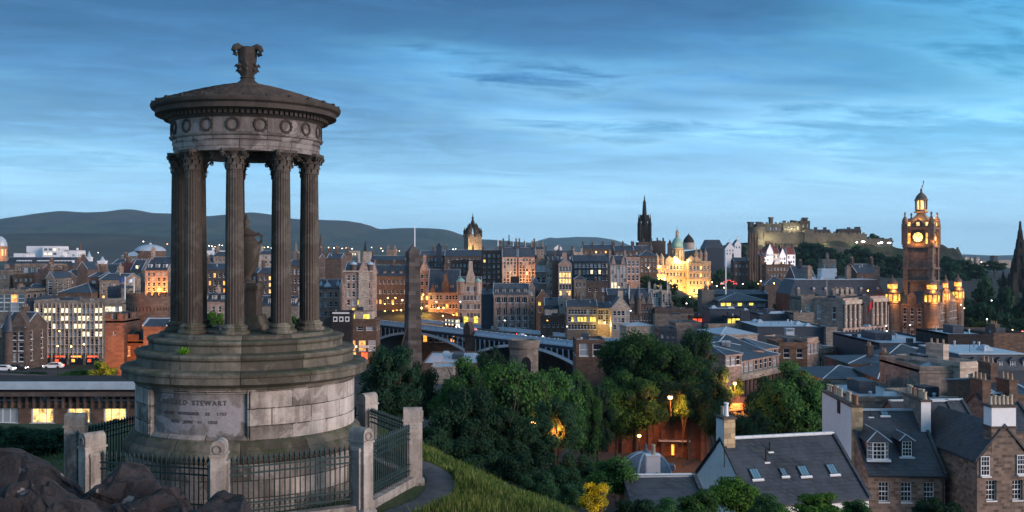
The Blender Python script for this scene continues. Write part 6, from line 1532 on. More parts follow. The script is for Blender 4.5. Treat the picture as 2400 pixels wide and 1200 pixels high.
for px, top in ((1542, 0), (1554, 0)):
    part_lathe('turret', [(2.0, 0), (2.0, 5.5), (2.3, 5.8), (2.0, 6.2), (1.9, 7.0), (1.2, 8.6), (.5, 9.4), (0, 10.6)], 10, 'bankst', bank, (bx(px), 3, bz(626)))
for px in (1640, 1650, 1662):
    part_lathe('turret', [(1.6, 0), (1.6, 6), (1.9, 6.3), (1.3, 7.6), (.4, 9.5), (0, 12)], 10, 'warm', bank, (bx(px), 4, bz(616)))
for px in (1572, 1586, 1622, 1634):
    mb = MB(); mb.prism([(-3, 0), (3, 0), (3, 2.4), (0, 5.2), (-3, 2.4)], 'y', -.3, 2.5); mb.obj('pediment', M['bankst'], bank, (bx(px), 1.7 if px < 1614 else -2.2, bz(616)))
r_ = 15 * s; dr = MB(); dr.smooth = True
dr.lathe([(r_, 0), (r_, 10), (r_ * 1.1, 10.4), (r_ * 1.1, 11.2), (r_ * .96, 11.4)], 24); dr.smooth = False
for k in range(12): a = 2 * PI * k / 12; st = len(dr.v); dr.box(-.45, .45, -r_ * 1.14, -r_ * .98, 0, 10); dr.xf(Matrix.Rotation(a, 4, 'Z'), st)
dr.obj('drum', M['bankst'], bank, (bx(1599), 10, bz(617)))
part_lathe('dome', [(r_ * .94, 0), (r_ * .92, 2.0), (r_ * .78, 4.6), (r_ * .52, 6.6), (r_ * .26, 7.6), (r_ * .24, 7.9)], 24, 'copper', bank, (bx(1599), 10, bz(617) + 11.4))
part_lathe('lantern', [(1.3, 0), (1.2, 3.2), (1.5, 3.5), (.9, 4.6), (.25, 5.6), (.12, 8.2), (0, 8.4)], 10, 'bankst', bank, (bx(1599), 10, bz(617) + 19.2))
for px, py, y_, e in ((1530, 664, -6, 7000), (1545, 664, -5, 8000), (1557, 662, -5, 6000), (1585, 690, -5, 9000), (1600, 688, -6, 8000), (1630, 690, -9, 6000), (1655, 688, -9, 6000), (1545, 625, -2, 2500)):
    l = point(W(px, py, 745 + y_ + 2), (1, .50, .10), e * 1.3, .6)
for px, y_, e in ((1588, -2, 3500), (1612, -3, 3500), (1600, -4, 2500)): point(W(px, 612, 752 + y_ - 3), (1, .70, .25), e, .5)
# ---- dark domed kirk behind bank
t = root_at('domed_tower', 1614, 860, Z(585, 860), 'white drummed tower with a pointed black dome behind the bank', 'tower')
part_lathe('drum', [(5.0, 0), (5.0, 5.5), (5.4, 6)], 12, 'pale', t, (0, 0, 0)); part_lathe('dome', [(4.6, 6), (4.3, 8), (2.6, 10.6), (.6, 12.5), (0, 14)], 12, 'soot', t, (0, 0, 0))
# ---- castle -------------------------------------------------------
Y = 1150; s = Y / F
M['cstone'] = stone('castle_stone', (.13, .12, .10), dirtamt=.75)
zb = Z(600, Y)
cas = root_at('castle', 1757, Y, zb, 'long stone castle on its rock, with battlements, towers and pale floodlight', 'castle')
def kx(px): return (px - 1757) * s
def kz(py): return Z(py, Y) - zb
def cwall(px0, px1, top, bot, y0, dep, nm='wall', cren=True, win=0, mat='cstone'):
    mb = MB(); x0, x1 = kx(px0), kx(px1); z1 = kz(top); z0 = kz(bot)
    if win: 
        ops = facade(mb, (x0, y0), (1, 0), x1 - x0, z0, z1, win, 1, z1 - 9, z1 - 2, 1.6, 3.0); place_windows(cas, (x0, y0), (1, 0), ops, 1.6, 3.0, 'sash', 0, 'lit', 'grey', random.Random(1), blind=.1)
        mb.quad((x1, y0, z0), (x1, y0 + dep, z0), (x1, y0 + dep, z1), (x1, y0, z1)); mb.quad((x0, y0 + dep, z0), (x0, y0, z0), (x0, y0, z1), (x0, y0 + dep, z1)); mb.quad((x0, y0, z1), (x1, y0, z1), (x1, y0 + dep, z1), (x0, y0 + dep, z1)); mb.quad((x1, y0 + dep, z0), (x0, y0 + dep, z0), (x0, y0 + dep, z1), (x1, y0 + dep, z1))
    else: mb.box(x0, x1, y0, y0 + dep, z0, z1)
    if cren:
        n = max(2, int((x1 - x0) / 2.4))
        for i in range(n): 
            if i % 2 == 0: mb.box(x0 + (x1 - x0) * i / n, x0 + (x1 - x0) * (i + 1) / n, y0 - .1, y0 + 1, z1, z1 + 1.6)
    return mb.obj(nm, M[mat], cas)
cwall(1790, 1884, 545, 576, -2, 10)                       # long lower wall
cwall(1884, 1905, 540, 574, -6, 14, 'gatehouse')
cwall(1904, 1985, 546, 572, 2, 8)
cwall(1985, 2036, 548, 580, 6, 8)
cwall(2036, 2098, 559, 580, 8, 6, 'wall', False)
cwall(1776, 1834, 524, 560, 4, 22, 'palace_block', True, 8)
cwall(1839, 1880, 522, 556, 8, 20, 'hall_block', True, 5)
cwall(1880, 1902, 517, 560, 6, 22, 'hall_block', True, 2, 'mdark')
cwall(1906, 1955, 540, 556, 14, 14, 'barrack_block', False, 7, 'mdark')
cwall(1978, 2030, 538, 556, 16, 14, 'barrack_block', False, 7, 'mdark')
mb = MB(); mb.smooth = True; mb.lathe([(15 * s * 1.4, kz(580)), (15 * s * 1.3, kz(537)), (15 * s * 1.36, kz(536)), (15 * s * 1.36, kz(532)), (15 * s * 1.2, kz(532)), (0, kz(534))], 28); mb.obj('half_moon_battery', M['cstone'], cas, (kx(1776), 6, 0))
for px, r_, top, nm in ((1812, 2.6, 512, 'clock_turret'), (1892, 3.2, 513, 'turret'), (1764, 3.4, 523, 'turret'), (1783, 3.0, 523, 'turret')):
    mb = MB(); mb.smooth = True; mb.lathe([(r_, kz(540)), (r_, kz(top)), (r_ * 1.25, kz(top) + .5), (r_ * 1.25, kz(top) + 1.8), (r_ * .6, kz(top) + 1.8), (0, kz(top) + 1.9)], 10); mb.obj(nm, M['cstone'], cas, (kx(px), 10, 0), sharp=30)
for px, py in ((1868, 519), (1876, 520), (1850, 520), (1925, 536), (1947, 536), (2004, 536), (2022, 535), (2028, 535)): mb = MB(); mb.box(-1.6, 1.6, -1.4, 1.4, -6, 2.2); mb.obj('chimney', M['mdark'], cas, (kx(px), 22, kz(py)))
mb = MB(); mb.prism([(kx(1906), kz(540)), (kx(1955), kz(540)), (kx(1953), kz(537)), (kx(1908), kz(537))], 'y', 14, 28); mb.prism([(kx(1978), kz(538)), (kx(2030), kz(538)), (kx(2027), kz(535)), (kx(1981), kz(535))], 'y', 16, 30); mb.obj('roof', M['slate'], cas)
for px, py, y_, e, c_ in ((1795, 566, -14, 14000, (1, .85, .45)), (1803, 563, -10, 12000, (1, .85, .45)), (1825, 570, -16, 5000, (1, .8, .5)), (1855, 541, 2, 8000, (1, .85, .45)), (1868, 541, 2, 6000, (1, .85, .45)), (1870, 566, -14, 5000, (1, .8, .45)), (1935, 566, -10, 6000, (1, .8, .4)), (2000, 566, -6, 5000, (1, .8, .4)), (1765, 560, -26, 3000, (1, .8, .5)), (2040, 568, -6, 4000, (1, .8, .5))):
    point(W(px, py, Y + y_), c_, e * .42, .6)
# castle rock faces
def crag(px0, px1, Yc, top, bot, seed, label, dep=40, mat='cragm'):
    nx, nz = 34, 16; V = []
    for j in range(nz):
        for i in range(nx):
            t = i / (nx - 1); u = j / (nz - 1); px = px0 + (px1 - px0) * t; edge = math.sin(PI * min(1, max(0, t))) ** .5
            z = Z(top + (bot - top) * u, Yc); y = Yc - dep * (u ** 1.3) - dep * .9 * edge + dep * .9
            q = mnoise.fractal(Vector((X(px, Yc) / 22, z / 10, seed)), .8, 2.2, 5)
            V.append((X(px, Yc) + q * 2, y + q * 9, z + (q * 4 if j == 0 else q)))
    idx = np.arange(nx * nz).reshape(nz, nx); fq = np.stack([idx[:-1, :-1], idx[1:, :-1], idx[1:, 1:], idx[:-1, 1:]], -1).reshape(-1, 4)
    return tag(mobj('crag', np_mesh(V, fq, M[mat], None, False)), kind='structure')
n = NT('crag_rock'); f = n.noise(n.obj(), .08, 7, .65, .3); M['cragm'] = n.done(n.ramp(f, [(.42, (.012, .026, .018)), (.56, (.03, .032, .026)), (.74, (.06, .052, .042))]), .95)
crag(1745, 2110, 1145, 568, 640, 1.0, '', 60); crag(1980, 2290, 1120, 578, 660, 4.0, '', 60)
for i, (px, yt, Y_, w, h, lab) in enumerate([
 (1880, 562, 1100, 30, 60, 'dark wood crown under the castle gatehouse'), (1915, 566, 1095, 32, 60, 'round dark crown under the middle castle wall'), (1950, 575, 1085, 34, 62, 'broad dark crown on the castle slope'),
 (1845, 585, 1080, 30, 55, 'dark crown above the white gabled houses'), (1985, 590, 1070, 30, 60, 'dark crown low on the castle slope'), (2020, 600, 1060, 26, 50, 'dark crown beside the bare crag'),
 (1960, 612, 1040, 30, 40, 'lowest dark crown on the castle slope'), (1910, 602, 1060, 34, 46, 'thick dark crown above the hotel roof'), (2046, 545, 1165, 15, 22, 'lone round tree on the skyline right of the castle'),
 (2065, 556, 1165, 12, 16, 'small skyline tree right of the lone round one'), (2085, 556, 1165, 10, 16, 'last small skyline tree before the clock tower'), (1740, 574, 1020, 22, 50, 'dark crown left of the castle battery'), (1755, 600, 990, 30, 50, 'dark crown below the castle battery'),
 (1815, 575, 1090, 24, 30, 'dark crown directly under the floodlit battery'), (2000, 572, 1090, 26, 44, 'dark crown under the right part of the castle wall'), (2035, 580, 1080, 28, 50, 'dark crown under the castle terrace lamps'), (2070, 586, 1070, 30, 56, 'dark crown on the bare slope left of the clock tower'), (2100, 594, 1060, 26, 60, 'dark crown touching the clock tower'), (2050, 612, 1040, 34, 44, 'low dark crown on the bare slope above the hotel'), (2095, 625, 1030, 30, 40, 'lowest dark crown beside the clock tower'), (2225, 596, 1090, 24, 44, 'dark crown on the crag right of the clock tower'), (2255, 606, 1080, 28, 44, 'second dark crown on the crag right of the clock tower'), (2285, 622, 1040, 28, 44, 'last dark crown at the foot of the crag'),
 (2235, 610, 1000, 30, 60, 'dark crown right of the clock tower shaft'), (2265, 640, 900, 36, 70, 'dark crown on the low slope right of the tower'), (2215, 640, 900, 30, 70, 'dark crown against the right side of the clock tower'),
 (1510, 642, 640, 30, 44, 'dark garden tree left of the floodlit bank'), (1545, 652, 620, 36, 40, 'broad garden tree before the floodlit bank'), (1480, 655, 640, 24, 36, 'small garden tree left of the broad garden tree'), (1572, 664, 610, 22, 30, 'small tree right of the broad garden tree'),
 (1690, 625, 800, 26, 60, 'dark tree right of the floodlit bank'), (1600, 690, 560, 40, 50, 'low dark tree in the gardens below the bank'), (1640, 700, 540, 40, 40, 'dark garden shrub trees above the sheds'),
 (1770, 655, 640, 34, 44, 'dark tree beside the red tail lights'), (1800, 662, 620, 34, 50, 'dark tree left of the lit orange shop'), (1735, 668, 640, 24, 26, 'small tree over the car lights'), (1900, 690, 480, 30, 80, 'tall dark tree between the two slate roofs'), (1830, 690, 520, 18, 50, 'slim dark tree in front of the lit orange shop'), (1848, 700, 460, 22, 60, 'dark tree between the slate roofs, left'),
 (2300, 640, 600, 40, 150, 'dark garden tree right of the hotel'), (2345, 655, 580, 44, 170, 'big dark garden tree near the gothic monument'), (2270, 690, 520, 36, 120, 'dark garden tree close to the hotel corner'), (2320, 700, 480, 50, 120, 'near dark garden tree before the lamps'), (2400, 680, 500, 50, 150, 'dark garden tree at the right edge'), (2370, 630, 700, 30, 80, 'dark tree behind the gothic monument'), (2290, 615, 900, 26, 40, 'far dark tree on the right plain'), (2330, 608, 1000, 30, 30, 'round far tree on the right plain'), (2260, 740, 430, 26, 60, 'low dark tree at the hotel corner'), (2380, 740, 400, 50, 80, 'low dark tree mass above the black penthouse'), (2320, 750, 400, 40, 60, 'low dark tree left of the traffic light')]):
    tree(lab, px, yt, Y_, w, h, ('far', 'leafd', i % 2), group='dark trees of the gardens and the castle slope')
# ---- gothic monument at the right edge ----------------------------
Y = 620; s = Y / F
gm = root_at('gothic_monument', 2391, Y, 60, 'soot black gothic monument with tiered pinnacles at the right edge', 'monument')
H = Z(520, Y) - 60
mb = MB(); 
for k in range(7):
    t0_, t1_ = k / 7, (k + 1) / 7; z0 = H * (.28 + .72 * t0_ ** .9); z1 = H * (.28 + .72 * t1_ ** .9); w0 = 5.2 * (1 - t0_) ** 1.2 + .25; w1 = max(.12, 5.2 * (1 - t1_) ** 1.2)
    mb.tbox(-w0, w0, -w0, w0, z0, z1 + .4, (w0 - w1) * .55)
    mb.box(-w0 * 1.12, w0 * 1.12, -w0 * 1.12, w0 * 1.12, z0 - .4, z0 + .3)
mb.obj('spire', M['soot'], gm)
for (x, y) in ((-7, -7), (7, -7), (7, 7), (-7, 7)):
    mb = MB(); mb.tbox(x - 2, x + 2, y - 2, y + 2, 0, H * .36, .5); mb.tbox(x - 1.4, x + 1.4, y - 1.4, y + 1.4, H * .36, H * .5, 1.3); mb.obj('pier', M['soot'], gm)
for k, (r_, zz, hh) in enumerate(((6.8, .26, .22), (5.0, .40, .20), (3.5, .54, .17), (2.2, .68, .14), (1.3, .80, .09))):
    for a in range(8):
        mb = MB(); mb.lathe([(.95 - .15 * k, 0), (.8 - .1 * k, H * hh * .4), (1.0 - .12 * k, H * hh * .42), (0, H * hh)], 5); mb.obj('pinnacle', M['soot'], gm, (r_ * math.cos(a * PI / 4 + PI / 4), r_ * math.sin(a * PI / 4 + PI / 4), H * zz))
# ---- stone obelisk -------------------------------------------------
Y = 155; s = Y / F
M['obst'] = stone('obelisk_stone', (.085, .075, .072), dirt=(.03, .028, .03), blocks=(1.6, .62), var=.55, dirtamt=.55)
ob = root_at('obelisk', 967.5, Y, 76, 'tall dark stone obelisk standing before the bridge', 'obelisk', 24)
w0, w1 = 23 * s * .78, 16.5 * s * .78; zt = Z(590, Y) - 76; za = Z(573, Y) - 76
mb = MB(); mb.add([(-w0, -w0, 2.5), (w0, -w0, 2.5), (w0, w0, 2.5), (-w0, w0, 2.5), (-w1, -w1, zt), (w1, -w1, zt), (w1, w1, zt), (-w1, w1, zt), (0, 0, za)], [(0, 1, 5, 4), (1, 2, 6, 5), (2, 3, 7, 6), (3, 0, 4, 7), (4, 5, 8), (5, 6, 8), (6, 7, 8), (7, 4, 8)])
mb.obj('shaft', M['obst'], ob); mb = MB(); mb.tbox(-w0 * 1.5, w0 * 1.5, -w0 * 1.5, w0 * 1.5, -2, 2.5, .2); mb.obj('pedestal', M['obst'], ob)
def mast(label, px, Y, top, bot, w=.12, mat='whitep', flag=None, name='flagpole', cat='flagpole'):
    zb = Z(bot, Y); o = root_at(name, px, Y, zb, label, cat, 0, 'poles and masts over the roofs'); h = Z(top, Y) - zb
    part_lathe('pole', [(w, 0), (w * .7, h), (0, h + w)], 6, mat, o, (0, 0, 0))
    if flag:
        fm, fw, fh, sag = flag; mb = MB(); n_ = 8; vs = []
        for i in range(n_ + 1):
            for j in range(3): t = i / n_; vs.append((-fw * t if sag < 0 else fw * t, .15 * math.sin(t * 7), h - .3 - fh * j / 2 - abs(sag) * t * t))
        mb.add(vs, [(i * 3 + j, i * 3 + j + 1, i * 3 + j + 4, i * 3 + j + 3) for i in range(n_) for j in range(2)]); mb.obj('flag', M[fm], o)
    return o
M['blue'] = plain('blue_cloth', (.03, .09, .32), .8); M['redc'] = plain('red_cloth', (.45, .03, .03), .8)
mast('bright white flagpole showing above the tip of the obelisk', 972, 250, 530, 600, .16, 'whitep')
mast('left flagpole flying a blue flag behind the round castle tower', 293, 270, 648, 703, .14, 'whitep', ('blue', 1.5, 1.1, -.5))
mast('right flagpole flying a white flag behind the round castle tower', 314, 272, 650, 686, .14, 'whitep', ('whitep', 1.6, .9, -.7))
mast('tall flagpole with a drooping red flag before the columned palace', 2047, 235, 700, 806, .13, 'pale', ('redc', 1.3, 1.8, -1.6))
mast('bare tall pole before the clock tower hotel', 2082, 232, 716, 806, .12, 'pale')
mast('thin pale mast rising from the hotel roof', 1938, 330, 656, 694, .12, 'pale')
mast('tall white lighting mast right of the floodlit bank', 1701, 420, 610, 690, .30, 'whitep')
mast('white flagpole with pale streamer on the central ridge', 1203, 560, 548, 578, .18, 'whitep')
mast('short white mast on the central ridge', 1231, 562, 564, 580, .15, 'whitep'); mast('white vent mast at the left of the central ridge', 1167, 560, 560, 577, .3, 'whitep')
mast('flagpole on the lead roof behind the pointed gables', 1521, 380, 664, 688, .10, 'whitep'); mast('bent flagpole on the roof of the pale end house', 1564, 370, 650, 690, .10, 'whitep')
mast('dark mast with tiny vane over the far left roofs', 1193, 700, 551, 580, .45, 'soot', None, 'roof_spike', 'spike')
mast('railing lamp mast at the left of the pointed gables', 1475, 330, 668, 700, .10, 'whitep')
# small far spires and domes
def spire(label, px, Y, top, mid, bot, w, mat='brown', roofm='slate', n=8):
    zb = Z(bot, Y); o = root_at('spire', px, Y, zb - 8, label, 'church spire'); s = Y / F
    mb = MB(); mb.box(-w * s, w * s, -w * s, w * s, 0, Z(mid, Y) - zb + 8); mb.box(-w * s * 1.12, w * s * 1.12, -w * s * 1.12, w * s * 1.12, Z(mid, Y) - zb + 7.4, Z(mid, Y) - zb + 8.2); mb.obj('tower', M[mat], o)
    part_lathe('steeple', [(w * s * 1.05, 0), (w * s * .5, (mid - top) * s * .45), (w * s * .15, (mid - top) * s * .85), (0, (mid - top) * s)], n, roofm, o, (0, 0, Z(mid, Y) - zb + 8), False)
spire('slim red brown church spire left of the old roofs', 188, 950, 563, 588, 606, 4, 'brown', 'brown')
spire('tiny grey spire with white cupola on the far left skyline', 209, 930, 587, 603, 608, 6, 'white', 'lead')
spire('small white turreted cupola among the left rooftops', 240, 520, 600, 612, 616, 8, 'white', 'lead')
spire('brown church spire behind the right column of the temple', 752, 700, 545, 590, 606, 8, 'dark', 'dark')
spire('pale thin spire seen between the right columns', 693, 900, 558, 590, 604, 5, 'grey', 'grey')
spire('thin dark spire above the twin domed tower', 856, 900, 562, 588, 600, 4, 'brown', 'soot')
spire('dark ventilator with finial on the range behind the hotel', 1029, 570, 568, 578, 590, 6, 'navy', 'soot')
spire('squat spire with vane on the skyline between crown and bank', 1570, 800, 560, 572, 590, 5, 'dark', 'soot')
# left edge dome and the shallow lead dome
t = root_at('domed_tower', 1, 640, Z(612, 640), 'domed tower with a glowing orange drum cut by the left edge', 'tower')
part_lathe('drum', [(4.6, 0), (4.6, 2.5), (4.0, 2.6), (3.6, 2.6), (3.6, 8.5), (4.4, 8.7), (4.4, 9.4)], 16, 'warm', t, (0, 0, 0))
part_lathe('lit_opening', [(3.7, 3.4), (3.7, 7.4)], 16, 'lito', t, (0, 0, 0)); part_lathe('dome', [(4.0, 9.4), (3.9, 11), (3.0, 13.5), (1.2, 15.2), (0, 15.6)], 20, 'lead', t, (0, 0, 0))
for k in range(12): a = 2 * PI * k / 12; mb = MB(); mb.box(-.45, .45, -3.95, -3.6, 2.6, 8.6); mb.obj('pillar', M['warm'], t, (0, 0, 0), a)
point(W(2, 600, 632), SOD, 1500, .4)
t = root_at('domed_hall', 352, 780, Z(606, 780), 'broad shallow lead dome on the left skyline', 'domed hall')
part_lathe('drum', [(11.5, 0), (11.5, 5.5), (12, 5.8)], 28, 'brown', t, (0, 0, 0)); part_lathe('dome', [(11.8, 5.6), (11, 7.2), (8.5, 9.0), (5, 10.2), (1.2, 10.8), (1.0, 11.8), (0, 12.2)], 28, 'lead', t, (0, 0, 0))
for px, pyt, lab, w in ((1762, 560, 'left slim twin gothic tower in brown stone below the castle', 2.9), (1774, 563, 'right slim twin gothic tower in brown stone below the castle', 2.9)):
    t = root_at('gothic_tower', px - 2, 840, 70, lab, 'tower', 0, 'twin gothic towers below the castle'); w_ = w * 840 / F; h = Z(pyt, 840) - 70
    mb = MB(); mb.box(-w_, w_, -w_, w_, 0, h)
    for (x, y) in ((-w_, -w_), (w_, -w_), (w_, w_), (-w_, w_)): mb.box(x - .4, x + .4, y - .4, y + .4, 0, h + 1)
    mb.obj('tower', M['brown'], t)
    for (x, y) in ((-w_, -w_), (w_, -w_), (w_, w_), (-w_, w_)): mb = MB(); mb.lathe([(.6, 0), (.5, 2), (0, 5)], 6); mb.obj('pinnacle', M['brown'], t, (x, y, h + 1))
bld('dusky gothic college range right of the twin towers', 1782, 1792, 845, 600, d=12, base=70, mat='brown', roof='gable', rh=6, chim=1, group=GR)
bld('brown gothic range left of the twin gothic towers', 1720, 1756, 845, 612, d=12, base=66, mat='dark', roof='gable', rh=8, chim=2, win_=(4, 2), yb=650, group=GR)
for i, (a, q, yt, lab, lit) in enumerate(((1780, 1796, 602, 'white turreted house with red roof nearest the gothic towers', 1), (1797, 1812, 590, 'tall white gabled house under the castle, second from the left', 1), (1813, 1826, 594, 'pale grey house with turret under the castle', 0), (1827, 1842, 600, 'bright white gabled house in the middle of the red roofed group', 1), (1845, 1864, 596, 'right end white house of the red roofed group under the castle', 1))):
    b, i_ = bld(lab, a, q, 880 + i * 2, yt, d=14, base=70, mat='white' if lit else 'pale', roof='gablef' if i % 2 else 'gable', rh=18, rmat='redtile', chim=2, cmat='brown', win_=(3, 4), yb=640, ww=1.3, wh=2.2, lit=.15, litm='litw', group='white houses under the castle')
    if lit: point(W((a + q) / 2, 634, 868), (1, .85, .85), 3500, .5)
bld('brown tenement below the white houses under the castle', 1795, 1860, 800, 622, d=14, base=66, mat='brown', roof='flat', chim=4, win_=(8, 2), yb=650, group=GR)
bld('grey slate roof over a tree line left of the hotel range', 1792, 1850, 600, 668, d=14, base=64, mat='dark', roof='hip', rh=20, chim=2, group=GR)
for i, (a, q, yt, h) in enumerate(((2262, 2272, 603, 14), (2276, 2282, 605, 12), (2288, 2296, 604, 12), (2330, 2338, 600, 10), (2300, 2330, 612, 6), (2340, 2370, 610, 8), (2240, 2258, 612, 6))):
    bld(('pale far tower block standing tallest on the right plain', 'thin far tower block on the right plain', 'grey far tower block right of the thin one', 'dark far tower before the low hills at the right', 'low far pale sheds on the right plain', 'long pale far building left of the gothic monument', 'low far white building beside the clock tower')[i], a, q, 2200, yt, d=20, mat='pale' if i != 3 else 'dark', roof='flat', chim=0, win_=(2, 3) if i < 3 else None, yb=yt + 8, lit=.3, litm='litw', group='far buildings on the right plain')
# ---- round castle like tower and red lit wall at the left ---------
M['redst'] = stone('castle_red_stone', (.135, .09, .07), dirtamt=.5)
Y = 172; s = Y / F; zb = 70
gt = root_at('round_tower', 349, Y, zb, 'round battlemented stone tower beside the left column', 'tower')
r_ = 49 * s; mb = MB(); mb.smooth = True; zt = Z(694, Y) - zb
mb.lathe([(r_, 0), (r_ * .97, zt - 3.4), (r_ * .97, zt - 2.0), (r_ * 1.04, zt - 1.6), (r_ * 1.04, zt), (r_ * .9, zt), (r_ * .9, zt - .8), (0, zt - .8)], 40); mb.smooth = False
for k in range(40): 
    a = 2 * PI * k / 40; st = len(mb.v); mb.box(-.12, .12, -r_ * 1.03, -r_ * .95, zt - 2.3, zt - 1.6)
    if k % 2 == 0: mb.box(-.30, .30, -r_ * 1.04, -r_ * .93, zt - .01, zt + .55)
    mb.xf(Matrix.Rotation(a, 4, 'Z'), st)
mb.obj('wall', M['redst'], gt, sharp=30)
for ph, z in ((-20, zt - 5.5), (-8, zt - 5.5)): mb = MB(); mb.box(-.12, .12, -r_ * 1.0, -r_ * .96, z, z + 1.3); mb.obj('window', M['glass2'], gt, None, R(ph))
b, i_ = bld('red brown battlemented castle wall lit by a sodium lamp at the left', 246, 352, 163, 800, rz=0, d=9, base=68, mat='redst', roof='cren', chim=0, win_=(3, 1), yb=835, ww=.9, wh=1.5, group=GL, side=False, band=False)
bld('taller battlemented corner of the red castle wall', 246, 290, 161.5, 752, d=7, base=68, mat='redst', roof='cren', chim=0, group=GL, band=False, win_=(1, 1), yb=800, ww=.5, wh=.5)
bld('small slate roof with white skews at the foot of the round tower', 336, 392, 160, 765, d=5, base=68, mat='redst', roof='gable', rh=14, rmat='slate', chim=0, group=GL)
point(W(262, 850, 156), (1, .26, .04), 1500, .3); point(W(300, 825, 155), (1, .26, .04), 700, .3); point(W(330, 855, 153), (1, .26, .04), 1100, .3)
point(W(70, 850, 255), SOD, 1400, .3)
# ---- lit hall with the long pale roof at the lower left -----------
Y = 120; s = Y / F; zb = 74
b, i_ = bld('long low stone hall with pale roof edge and glowing windows at the lower left', -113, 397, Y, 943, rz=0, d=5, base=70, mat='brown', roof='flat', chim=0, win_=(6, 1), yb=992, ww=2.7, wh=1.7, kind='wide', lit={2, 3, 4, 5}, litm='lit', group=GL, side=False, parapet=.1, margin=.001)
mb = MB(); L = i_['L']; H = i_['H']
mb.box(-.3, L + .3, -1.4, 5, Z(912, Y - 1) - i_['g'] - .8, Z(912, Y - 1) - i_['g'] - .3); 
for k in range(30): x = L * (k + .5) / 30; mb.box(x - .1, x + .1, -.5, 0, H - .6, H + 1.2)
mb.obj('eaves', M['dark'], b)
mb = MB(); mb.prism([(-1.6, Z(909, Y) - i_['g']), (-1.2, Z(909, Y) - i_['g']), (-1.2, Z(890, Y) - i_['g'] - .05), (-1.6, Z(890, Y) - i_['g'] - .05)], 'x', -.4, L + .4); mb.obj('roof_edge', M['lead'], b); mb = MB(); mb.box(-.4, L + .4, -1.15, 5.2, Z(890, Y) - i_['g'] - .3, Z(890, Y) - i_['g'] - .1); mb.obj('roof', M['soot'], b)
# ---- round stone drum tower and the bridge ------------------------
Y = 168; s = Y / F
rt = root_at('round_mausoleum', 1228, Y, 74, 'round plain stone drum tower with a moulded rim before the bridge', 'round tower')
r_ = 36 * s * .985; mb = MB(); mb.smooth = True; zt = Z(796, Y) - 74
mb.lathe([(r_ * .94, 0), (r_ * .94, zt - 1.5), (r_ * .98, zt - 1.4), (r_ * 1.02, zt - 1.1), (r_ * 1.04, zt - .4), (r_ * 1.04, zt), (r_ * .8, zt), (r_ * .8, zt - 1), (0, zt - 1)], 40); mb.obj('wall', M['grey'], rt, sharp=30)
mb = MB(); mb.prism([(-.75, 0), (.75, 0), (.75, 1.6), (.5, 2.2), (0, 2.5), (-.5, 2.2), (-.75, 1.6)], 'y', -r_ * .98, -r_ * .90); mb.obj('doorway', M['glass'], rt, (0, 0, Z(868, Y) - 74), .15)
# bridge runs from the far left end to the near right end
BL = W(880, 749, 507); BR = W(1440, 809, 362)
bd = Vector((BR.x - BL.x, BR.y - BL.y, 0)); blen = bd.length; bang = math.atan2(bd.y, bd.x)
zd = 0.5 * (BL.z + BR.z); 
M['bpaint'] = plain('bridge_paint_blue', (.66, .78, .90), .5, .15, 1); M['bpale'] = plain('bridge_rib_pale', (.82, .84, .88), .5, .12, 1); M['bdark'] = plain('bridge_shade_in_paint', (.06, .09, .14), .6, .3)  # darkest copy has the shade below the deck put into its colour
M['road'] = plain('asphalt', (.055, .055, .06), .85, .35, .6)
br = empty('bridge', (BL.x, BL.y, 0), 'long blue iron arch bridge crossing from the old town to the near side', 'bridge', None, bang)
zl_, zr_ = BL.z, BR.z
def bzv(u): return zl_ + (zr_ - zl_) * u / blen       # top of parapet
Wd = 21.0
def strip(y0, y1, za, zb_, name, mat, u0=0, u1=None):
    u1 = blen if u1 is None else u1; mb = MB()
    mb.add([(u0, y0, bzv(u0) + za), (u1, y0, bzv(u1) + za), (u1, y1, bzv(u1) + za), (u0, y1, bzv(u0) + za), (u0, y0, bzv(u0) + zb_), (u1, y0, bzv(u1) + zb_), (u1, y1, bzv(u1) + zb_), (u0, y1, bzv(u0) + zb_)],
           [(0, 3, 2, 1), (4, 5, 6, 7), (0, 1, 5, 4), (1, 2, 6, 5), (2, 3, 7, 6), (3, 0, 4, 7)]); return mb.obj(name, M[mat], br)
strip(.6, Wd - .6, -2.4, -1.6, 'deck', 'road')
strip(.8, 4.2, -1.6, -1.46, 'pavement', 'grey'); strip(Wd - 4.2, Wd - .8, -1.6, -1.46, 'pavement', 'grey')
for y in (0, Wd - .5):
    mb = MB(); npan = 46
    for k in range(npan):
        u0, u1 = blen * k / npan, blen * (k + 1) / npan
        for a, q in ((u0, u0 + .5),): mb.add([(a, y - .12, bzv(a) - 1.7), (q, y - .12, bzv(q) - 1.7), (q, y + .5, bzv(q) - 1.7), (a, y + .5, bzv(a) - 1.7), (a, y - .12, bzv(a) + .12), (q, y - .12, bzv(q) + .12), (q, y + .5, bzv(q) + .12), (a, y + .5, bzv(a) + .12)], [(0, 3, 2, 1), (4, 5, 6, 7), (0, 1, 5, 4), (1, 2, 6, 5), (2, 3, 7, 6), (3, 0, 4, 7)])
    for za, zb_, yo in ((-1.7, -1.25, -.05), (-.25, .0, -.05), (-1.25, -.25, .1)):
        mb.add([(0, y + yo, bzv(0) + za), (blen, y + yo, bzv(blen) + za), (blen, y + .4, bzv(blen) + za), (0, y + .4, bzv(0) + za), (0, y + yo, bzv(0) + zb_), (blen, y + yo, bzv(blen) + zb_), (blen, y + .4, bzv(blen) + zb_), (0, y + .4, bzv(0) + zb_)], [(0, 3, 2, 1), (4, 5, 6, 7), (0, 1, 5, 4), (1, 2, 6, 5), (2, 3, 7, 6), (3, 0, 4, 7)])
    mb.obj('parapet', M['bpaint'], br)
strip(-.55, .0, -2.35, -1.7, 'cornice', 'bpaint'); strip(.1, .5, -3.6, -2.35, 'girder', 'bdark')
